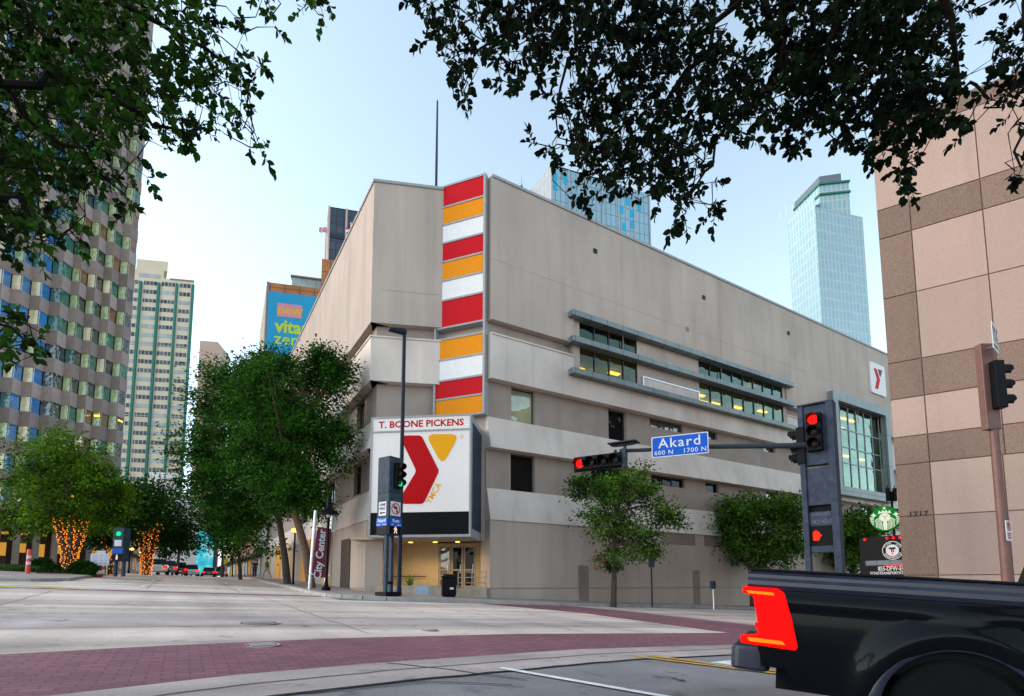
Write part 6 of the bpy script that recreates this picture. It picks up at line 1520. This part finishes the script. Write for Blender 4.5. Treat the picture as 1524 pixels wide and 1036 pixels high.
def dry_leaves(px, py, d, n, seed):
    rg = np.random.default_rng(seed); c = np.array(at(px, py, d)); pos = c+rg.normal(size=(n, 3))*np.array([.22, .22, .3]); L = rg.uniform(.08, .16, n)
    return leaves(pos, rg.normal(size=(n, 3)), rg.normal(size=(n, 3)), L, L*.5, LEAF_SIMPLE)
v, f = dry_leaves(894, 838, d-.2, 120, 5)
np_mesh('dry_foliage', v, f, 'dry', [o for o in bpy.data.objects if o.name.startswith('street_tree')][0])
b = G(33.2, 22.9, .15); d = (b-EYEP).dot(F0)
tree('street_tree', 'dense rounded green tree left of the big signal pylon', b, crowns_px(b, [(1130, 780, 50, 44), (1090, 780, 32, 36), (1170, 785, 34, 40), (1110, 755, 30, 24), (1160, 755, 30, 22), (1130, 820, 56, 24), (1185, 815, 18, 22)], d), [(0, 0, 0), (.05, 0, 2), (0, 0, 4)], 200, 80, .24, 'small', 'bark', 16, tr=.16, spread=.42, limb_n=30)
b = G(46.5, 22.9, .15); d = (b-EYEP).dot(F0)
tree('street_tree', 'green tree between the big pylon and the black coach', b, crowns_px(b, [(1275, 790, 36, 36), (1262, 820, 26, 26), (1290, 770, 24, 20), (1240, 790, 26, 30)], d), [(0, 0, 0), (.05, 0, 2), (0, 0, 4)], 120, 80, .28, 'small', 'bark', 17, tr=.16, spread=.5)

# ------------------------------------------------------------------ low planting at the left corner
def grass(name, poly, n, h, m, seed):
    rg = np.random.default_rng(seed); xs = [p[0] for p in poly]; ys = [p[1] for p in poly]; pts = []
    def inside(x, y):
        c = False; k = len(poly)
        for i in range(k):
            (x1, y1), (x2, y2) = poly[i], poly[i-1]
            if (y1 > y) != (y2 > y) and x < (x2-x1)*(y-y1)/(y2-y1)+x1: c = not c
        return c
    while len(pts) < n:
        x, y = rg.uniform(min(xs), max(xs)), rg.uniform(min(ys), max(ys))
        if inside(x, y): pts.append((x, y, gz(x, y)+.14))
    pos = np.array(pts); d = rg.normal(size=(n, 3))*.35; d[:, 2] = 1; L = h*rg.uniform(.5, 1.3, n)
    v, f = leaves(pos, d, rg.normal(size=(n, 3)), L, L*.22, LEAF_SIMPLE)
    return struct(np_mesh(name, v, f, m, None), 'stuff')
gp = [at_d(-60, 29.5), at_d(90, 30.0), at_d(120, 31.5), at_d(60, 36), at_d(-60, 36)]
grass('ground_cover', [(p.x, p.y) for p in gp], 9000, .3, 'grass', 3)
def shrub(px, py, d, rx, ry, lab, seed, m='small'):
    b = at_d(px, d, .13); c = at(px, py, d)-b; s = d/804
    t = thing('shrub', lab, 'shrub', b); rg = np.random.default_rng(seed); n = 2600
    u = rg.normal(size=(n, 3)); u /= np.linalg.norm(u, axis=1, keepdims=True); pos = np.array(b)+np.array([0, 0, ry*s*.8])+u*(rg.uniform(.2, 1, n)**.4*rg.uniform(.85, 1.1, n))[:, None]*np.array([rx*s, rx*s, ry*s]); pos[:, 2] = np.maximum(pos[:, 2], b.z)
    L = .16*rg.uniform(.6, 1.3, n); v, f = leaves(pos, u+rg.normal(size=(n, 3))*.5, rg.normal(size=(n, 3))+np.array([0, 0, .8]), L, L*.5, LEAF_SIMPLE); np_mesh('foliage', v, f, m, t)
    mb = MB(); [mb.tube([b-ZU*.05, b+V((x, y, .5))], [.03, .012], 5) for x, y in ((.1, 0), (-.1, .1), (0, -.12))]; mb.build('stem', 'bark', t)
shrub(122, 848, 30.8, 16, 11, 'dark clipped shrub beside the pale notice board', 1, 'oak_dark'); shrub(74, 856, 30.2, 11, 7, 'small low shrub at the edge of the grass', 2, 'oak_dark'); shrub(60, 850, 33, 14, 10, 'low dark shrub behind the marker post', 3, 'oak_dark')
mb = MB(); p0, p1 = at_d(52, 28.4), at_d(150, 32)
for k in range(6):
    a, b = p0.lerp(p1, k/6), p0.lerp(p1, (k+1)/6); mb.tube([G(a.x, a.y, .1), G(b.x, b.y, .1)], .1, 6)
M['kerb_red'] = mat('kerb_red', (.3, .05, .05), .8, var=.3); struct(mb.build('kerb', 'kerb_red'))

# ------------------------------------------------------------------ cars and people on the avenue
def make_car(loc, lab, paint, group='cars queuing on the avenue', suv=False, rot=0):
    t = thing('car', lab, 'car', loc, rot, group); Mx = Matrix.Translation(loc) @ Matrix.Rotation(rot, 4, 'Z')
    H = 1.72 if suv else 1.45; hb_ = .95 if suv else .86
    secs = [(-2.25, .35, hb_-.12, .78), (-2.15, .28, hb_, .88), (-1.2, .24, hb_+.02, .92), (1.0, .24, hb_, .92), (1.9, .26, hb_-.1, .86), (2.2, .35, hb_-.28, .72)]
    vs = [(w*s, y, z) for (y, z0, z1, w0) in secs for (s, w, z) in ((-1, w0*.94, z0), (-1, w0, (z0+z1)*.55), (-1, w0*.93, z1), (1, w0*.93, z1), (1, w0, (z0+z1)*.55), (1, w0*.94, z0))]
    fs = [(i*6+j, (i+1)*6+j, (i+1)*6+(j+1) % 6, i*6+(j+1) % 6) for i in range(5) for j in range(6)]+[tuple(range(6)), tuple(range(30, 36))[::-1]]
    fs = [f[::-1] for f in fs]
    mb = MB(Mx); mb.add(vs, fs); mb.build('body', paint, t, bevel=.04)
    y0, y1 = (-2.05, .9) if suv else (-1.75, .9)
    g = [(-.82, y0, hb_), (.82, y0, hb_), (.82, y1, hb_), (-.82, y1, hb_), (-.66, y0+.45, H-.1), (.66, y0+.45, H-.1), (.66, y1-.75, H-.1), (-.66, y1-.75, H-.1)]
    mb = MB(Mx); mb.add(g, [(0, 1, 5, 4), (1, 2, 6, 5), (2, 3, 7, 6), (3, 0, 4, 7)]); mb.build('windows', 'glass_dark', t)
    mb = MB(Mx); mb.prism(rounded([(-.68, y0+.4), (.68, y0+.4), (.68, y1-.7), (-.68, y1-.7)], .15), H-.1, H); mb.build('roof', paint, t, bevel=.03)
    for sx in (-1, 1):
        mb = MB(Mx); mb.box((sx*.68-.16, -2.27, hb_-.28), (sx*.68+.16, -2.1, hb_-.1)); mb.build('tail_lamp', 'tail_red', t)
        for y in (-1.35, 1.4):
            mb = MB(Mx @ Matrix.Translation((sx*.82, y, .33)) @ Matrix.Rotation(math.pi/2, 4, 'Y')); mb.lathe([(.18, -.1), (.31, -.11), (.33, -.08), (.33, .08), (.31, .11), (.18, .1)], 16); wq = mb.build('wheel', 'rubber', t, True)
    mb = MB(Mx); mb.box((-.26, -2.29, .5), (.26, -2.25, .62)); mb.build('number_plate', 'sign_face', t)
    return t
M['car_white'] = mat('car_white', (.7, .71, .73), .25, var=.03, coat=.6); M['car_red'] = mat('car_red', (.25, .015, .015), .25, var=.03, coat=.6); M['car_grey'] = mat('car_grey', (.12, .13, .14), .25, .4, .05, coat=.6); M['car_blue'] = mat('car_blue', (.03, .05, .12), .25, .2, .05, coat=.6)
for (px, y, lab, p, s, r) in ((232, 58, 'white parked car nearest the lit oak stems', 'car_white', False, 0), (248, 66, 'dark grey parked car right behind the white car', 'car_grey', False, 0), (266, 84, 'red queuing car under the left avenue trees', 'car_red', True, 0),
                             (284, 92, 'pale silver car with bright tail lamps queuing left of centre', 'car_white', True, 0), (309, 96, 'dark blue car braking in the middle of the avenue', 'car_blue', False, 0), (327, 100, 'dark suv braking by the right avenue kerb', 'car_grey', True, 0), (277, 128, 'black car farthest ahead in the queue', 'car_grey', False, 0)):
    g_ = at_y(px, y, .004); make_car(g_, lab, p, suv=s, rot=r)
def person(px, d, lab, shirt, trousers, seed, h=1.72, step=.2, dirn=0):
    base = at_d(px, d, .15); t = thing('person', lab, 'person', base, dirn); s = h/1.75
    def skin_mesh(nm, vs, es, rs, m, root=0):
        me = bpy.data.meshes.new(nm); me.from_pydata([V(v)*s for v in vs], es, []); o = bpy.data.objects.new(nm, me); COL.objects.link(o); o.parent = t; me.materials.append(M[m])
        sk = o.modifiers.new('skin', 'SKIN'); 
        for i, r in enumerate(rs): me.skin_vertices[0].data[i].radius = (r*s, r*s)
        me.skin_vertices[0].data[root].use_root = True
        sb = o.modifiers.new('sub', 'SUBSURF'); sb.levels = 1; sb.render_levels = 1; return o
    st = step
    vs = [(0, 0, .95), (0, 0, 1.2), (0, 0, 1.42), (0, .01, 1.53), (0, .02, 1.64), (-.19, 0, 1.4), (-.24, -.1*st*3, 1.13), (-.23, .12, .9), (.19, 0, 1.4), (.24, .1*st*3, 1.13), (.23, .2, .92),
          (-.1, 0, .9), (-.1, st, .5), (-.1, st*.9, .08), (-.1, st+.14, .04), (.1, 0, .9), (.1, -st*.6, .5), (.1, -st*1.6, .1), (.1, -st*1.4, .03)]
    es = [(0, 1), (1, 2), (2, 3), (3, 4), (2, 5), (5, 6), (6, 7), (2, 8), (8, 9), (9, 10), (0, 11), (11, 12), (12, 13), (13, 14), (0, 15), (15, 16), (16, 17), (17, 18)]
    rs = [.13, .12, .13, .055, .1, .06, .045, .035, .06, .045, .035, .09, .065, .045, .04, .09, .065, .045, .04]
    o = skin_mesh('body', vs, es, rs, 'skin')
    skin_mesh('shirt', [(0, 0, .92), (0, 0, 1.2), (0, 0, 1.43), (-.19, 0, 1.4), (-.235, -.05*st*3, 1.2), (.19, 0, 1.4), (.235, .05*st*3, 1.2)], [(0, 1), (1, 2), (2, 3), (3, 4), (2, 5), (5, 6)], [.19, .18, .19, .1, .08, .1, .08], shirt)
    skin_mesh('trousers', [vs[0], vs[11], vs[12], vs[13], vs[15], vs[16], vs[17]], [(0, 1), (1, 2), (2, 3), (0, 4), (4, 5), (5, 6)], [.165, .115, .09, .07, .115, .09, .07], trousers)
    mb = MB(t.matrix_basis @ Matrix.Translation(V((0, .0, 1.68))*s)); mb.lathe([(.105*s, -.02), (.112*s, .03), (.08*s, .1), (.02*s, .125)], 12); mb.build('hair', 'hair', t, True)
    return t
M['shirt_green'] = mat('shirt_green', (.03, .3, .05), .8); M['cloth_light'] = mat('cloth_light', (.5, .48, .45), .8); M['cloth_dark'] = mat('cloth_dark', (.03, .03, .04), .8)
person(396, 47, 'person in a green shirt and pale trousers walking on the right pavement', 'shirt_green', 'cloth_light', 1, 1.75, .24, math.radians(60))
person(378, 52, 'person in dark clothes standing near the green shirted walker', 'cloth_dark', 'cloth_dark', 2, 1.72, .03, 0)
# yellow pedestrian warning sign
p = at_d(334, 78, .15); t = thing('warning_sign', 'round yellow warning sign on a post up the right pavement', 'sign', p); MB().tube([p, p+ZU*2.0], .05, 6).build('post', 'steel', t)
mb = MB(frame(p+ZU*2.3, RT, -F0)); M['warn'] = mat('warn', (.75, .65, .02), .5); mb.prism(circ(.4, 18), .05, .08); mb.build('plate', 'warn', t)
# two lit globe lamps on the left pavement and one wall lamp by the elm
for px, py, d, lab in ((190, 817, 40, 'lit lamp with warm glow between the lit oaks'), (209, 822, 46, 'lit warm lamp beside the stems of the oak near the cars'), (436, 789, 33, 'lit warm hanging lamp behind the leaning elm trunk')):
    p = at_d(px, d, .15); t = thing('street_lamp', lab, 'street lamp', p); z = Zd(py, d); mb = MB(Matrix.Translation(p)); mb.lathe([(.1, 0), (.06, .2), (.05, z-p.z-.15)], 8); mb.build('post', 'black', t, True)
    mb = MB(Matrix.Translation(p)); mb.lathe([(.05, z-p.z-.14), (.22, z-p.z-.06), (.24, z-p.z+.05), (.05, z-p.z+.12)], 12); mb.build('globe', 'warm_lamp', t, True)

# ------------------------------------------------------------------ the two big trees the photograph is taken under
def inpoly(px, py, poly):
    c = False; k = len(poly)
    for i in range(k):
        (x1, y1), (x2, y2) = poly[i], poly[i-1]
        if (y1 > py) != (y2 > py) and px < (x2-x1)*(py-y1)/(y2-y1)+x1: c = not c
    return c
def overhang(label, polys, tips, trunk, forks, dr, m, seed, lsz=.057, per=8, sgap=.55):
    rp = random.Random(seed); rg = np.random.default_rng(seed)
    root = thing('live_oak', label, 'tree', trunk[0]); mb = MB()
    mb.tube(trunk, [.3, .24, .2, .17][:len(trunk)], 12)
    nodes = []
    for fk in forks:
        pts = [V(trunk[-1])]+[at(*q) for q in fk]; k = len(pts); r0 = .055
        # wobble the limbs
        fine = []
        for i in range(k-1):
            for s in range(5):
                p = pts[i].lerp(pts[i+1], s/5); fine.append(p+V([rp.uniform(-.05, .05) for _ in range(3)]) if i+s else p)
        fine.append(pts[-1]); n = len(fine); r0 = .036
        mb.tube(fine, [r0*(1-.86*i/(n-1)) for i in range(n)], 6); nodes += fine[4:]
    clus = []; used = []
    from mathutils import noise as NZ
    for (poly, n, dens) in polys:
        x0, x1 = min(p[0] for p in poly), max(p[0] for p in poly); y0, y1 = min(p[1] for p in poly), max(p[1] for p in poly); c = 0; tries = 0
        while c < n and tries < n*40:
            tries += 1; px, py = rp.uniform(x0, x1), rp.uniform(y0, y1)
            if not inpoly(px, py, poly): continue
            g = NZ.noise(V((px/52, py/52, seed*3.1)))
            if g < sgap*-1+ (1-dens)*.5: continue
            if any(abs(px-a)+abs(py-b) < 9.5 for a, b in used[-400:]): continue
            used.append((px, py)); clus.append(at(px, py, rp.uniform(*dr))); c += 1
    for (px, py) in tips: clus.append(at(px+rp.uniform(-2, 2), py+rp.uniform(-2, 2), rp.uniform(dr[0]+.2, dr[0]+.9)))
    # outer foliage beyond the frame, so that the crown goes on
    nn = np.array([list(p) for p in nodes]); tw = MB()
    P_ = []; D_ = []; N_ = []
    clus.sort(key=lambda c: float((((nn-np.array(c))**2).sum(1)).min()))
    for c in clus:
        j = int(np.argmin(((nn-np.array(c))**2).sum(1)+rg.uniform(0, .03, len(nn)))); s = V(nn[j]); nn = np.vstack([nn, np.array(c)])
        if (s-c).length > .08:
            m_ = s.lerp(c, .55)+V((rp.uniform(-.07, .07), rp.uniform(-.07, .07), rp.uniform(-.02, .1))); tw.tube([s, m_, c], [.0045, .0035, .002], 4)
        ax = (c-s).normalized() if (c-s).length > .05 else V((rp.uniform(-1, 1), rp.uniform(-1, 1), rp.uniform(-1, .5))).normalized()
        ax = (ax+V((rp.uniform(-.7, .7), rp.uniform(-.7, .7), rp.uniform(-.7, .3)))).normalized()
        e = c+ax*rp.uniform(.05, .13); tw.tube([c, e], [.0028, .0015], 3)
        k = per+rp.randint(-2, 3)
        for i in range(k):
            t_ = i/(k-1); q = c.lerp(e, t_); a = i*2.4; o1 = ax.orthogonal().normalized(); o2 = ax.cross(o1); sd = o1*math.cos(a)+o2*math.sin(a)
            d = (sd*(1.1-.6*t_)+ax*(.35+.9*t_)+V((0, 0, -.15))).normalized(); P_.append(list(q)); D_.append(list(d)); nv = (ax*1.0-d*.3+V((rp.gauss(0, .3), rp.gauss(0, .3), .5+rp.gauss(0, .3)))); N_.append(list(nv))
    n = len(P_); L = lsz*rg.uniform(.6, 1.25, n)
    v, f = leaves(np.array(P_), np.array(D_), np.array(N_), L, L*rg.uniform(.58, .76, n), LEAF_FULL)
    mb.build('trunk', 'bark_near', root, True); tw.build('twigs', 'bark_near', root); np_mesh('crown', v, f, m, root)
g0 = G(2.6, -1.6)
rt_poly = [(604, -40), (608, 22), (640, 60), (700, 95), (770, 130), (800, 110), (830, 130), (815, 190), (800, 222), (850, 262), (880, 295), (950, 305), (1000, 298), (1040, 275), (1060, 215), (1110, 205), (1150, 195), (1185, 225), (1210, 190), (1250, 215), (1290, 245), (1330, 235), (1370, 205), (1430, 180), (1430, 110), (1400, 60), (1435, -40)]
rt_core = [(700, -40), (760, 50), (850, 90), (860, 200), (880, 270), (1000, 270), (1040, 200), (1120, 170), (1250, 180), (1340, 200), (1390, 140), (1370, 50), (1360, -40)]
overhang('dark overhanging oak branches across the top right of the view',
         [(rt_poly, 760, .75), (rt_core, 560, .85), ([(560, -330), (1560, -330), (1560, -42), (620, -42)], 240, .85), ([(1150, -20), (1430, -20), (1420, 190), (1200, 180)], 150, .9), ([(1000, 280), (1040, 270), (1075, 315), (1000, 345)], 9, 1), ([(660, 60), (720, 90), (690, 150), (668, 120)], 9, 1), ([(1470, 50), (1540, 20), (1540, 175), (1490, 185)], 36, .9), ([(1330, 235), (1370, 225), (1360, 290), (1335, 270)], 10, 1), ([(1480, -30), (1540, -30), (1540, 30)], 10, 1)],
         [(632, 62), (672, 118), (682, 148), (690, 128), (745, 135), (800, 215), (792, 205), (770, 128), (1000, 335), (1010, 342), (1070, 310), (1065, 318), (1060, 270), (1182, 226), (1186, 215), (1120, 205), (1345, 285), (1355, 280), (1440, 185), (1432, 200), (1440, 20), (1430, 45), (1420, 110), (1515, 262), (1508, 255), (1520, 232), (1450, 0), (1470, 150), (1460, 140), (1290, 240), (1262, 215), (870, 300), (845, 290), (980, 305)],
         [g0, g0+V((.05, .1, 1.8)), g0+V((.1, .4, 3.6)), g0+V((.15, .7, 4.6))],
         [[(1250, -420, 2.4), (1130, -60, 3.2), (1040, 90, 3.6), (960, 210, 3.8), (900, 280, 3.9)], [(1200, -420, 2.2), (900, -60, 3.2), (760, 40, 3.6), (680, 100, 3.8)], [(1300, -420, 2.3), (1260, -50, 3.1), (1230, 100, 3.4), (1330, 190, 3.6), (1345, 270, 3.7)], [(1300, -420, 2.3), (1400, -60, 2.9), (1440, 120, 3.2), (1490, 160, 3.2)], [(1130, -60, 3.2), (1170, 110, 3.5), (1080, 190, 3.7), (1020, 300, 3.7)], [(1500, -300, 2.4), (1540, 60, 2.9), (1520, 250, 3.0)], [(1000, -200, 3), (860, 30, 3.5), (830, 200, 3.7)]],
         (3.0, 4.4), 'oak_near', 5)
g1 = G(-4.9, 1.2)
lf_poly = [(-40, -40), (300, -40), (372, 30), (355, 75), (385, 105), (365, 160), (330, 190), (260, 215), (205, 195), (190, 270), (185, 300), (150, 290), (110, 300), (125, 350), (90, 360), (60, 390), (30, 372), (-40, 400)]
lf_core = [(-40, -40), (230, -40), (300, 40), (330, 130), (230, 180), (170, 200), (110, 280), (60, 340), (-40, 370)]
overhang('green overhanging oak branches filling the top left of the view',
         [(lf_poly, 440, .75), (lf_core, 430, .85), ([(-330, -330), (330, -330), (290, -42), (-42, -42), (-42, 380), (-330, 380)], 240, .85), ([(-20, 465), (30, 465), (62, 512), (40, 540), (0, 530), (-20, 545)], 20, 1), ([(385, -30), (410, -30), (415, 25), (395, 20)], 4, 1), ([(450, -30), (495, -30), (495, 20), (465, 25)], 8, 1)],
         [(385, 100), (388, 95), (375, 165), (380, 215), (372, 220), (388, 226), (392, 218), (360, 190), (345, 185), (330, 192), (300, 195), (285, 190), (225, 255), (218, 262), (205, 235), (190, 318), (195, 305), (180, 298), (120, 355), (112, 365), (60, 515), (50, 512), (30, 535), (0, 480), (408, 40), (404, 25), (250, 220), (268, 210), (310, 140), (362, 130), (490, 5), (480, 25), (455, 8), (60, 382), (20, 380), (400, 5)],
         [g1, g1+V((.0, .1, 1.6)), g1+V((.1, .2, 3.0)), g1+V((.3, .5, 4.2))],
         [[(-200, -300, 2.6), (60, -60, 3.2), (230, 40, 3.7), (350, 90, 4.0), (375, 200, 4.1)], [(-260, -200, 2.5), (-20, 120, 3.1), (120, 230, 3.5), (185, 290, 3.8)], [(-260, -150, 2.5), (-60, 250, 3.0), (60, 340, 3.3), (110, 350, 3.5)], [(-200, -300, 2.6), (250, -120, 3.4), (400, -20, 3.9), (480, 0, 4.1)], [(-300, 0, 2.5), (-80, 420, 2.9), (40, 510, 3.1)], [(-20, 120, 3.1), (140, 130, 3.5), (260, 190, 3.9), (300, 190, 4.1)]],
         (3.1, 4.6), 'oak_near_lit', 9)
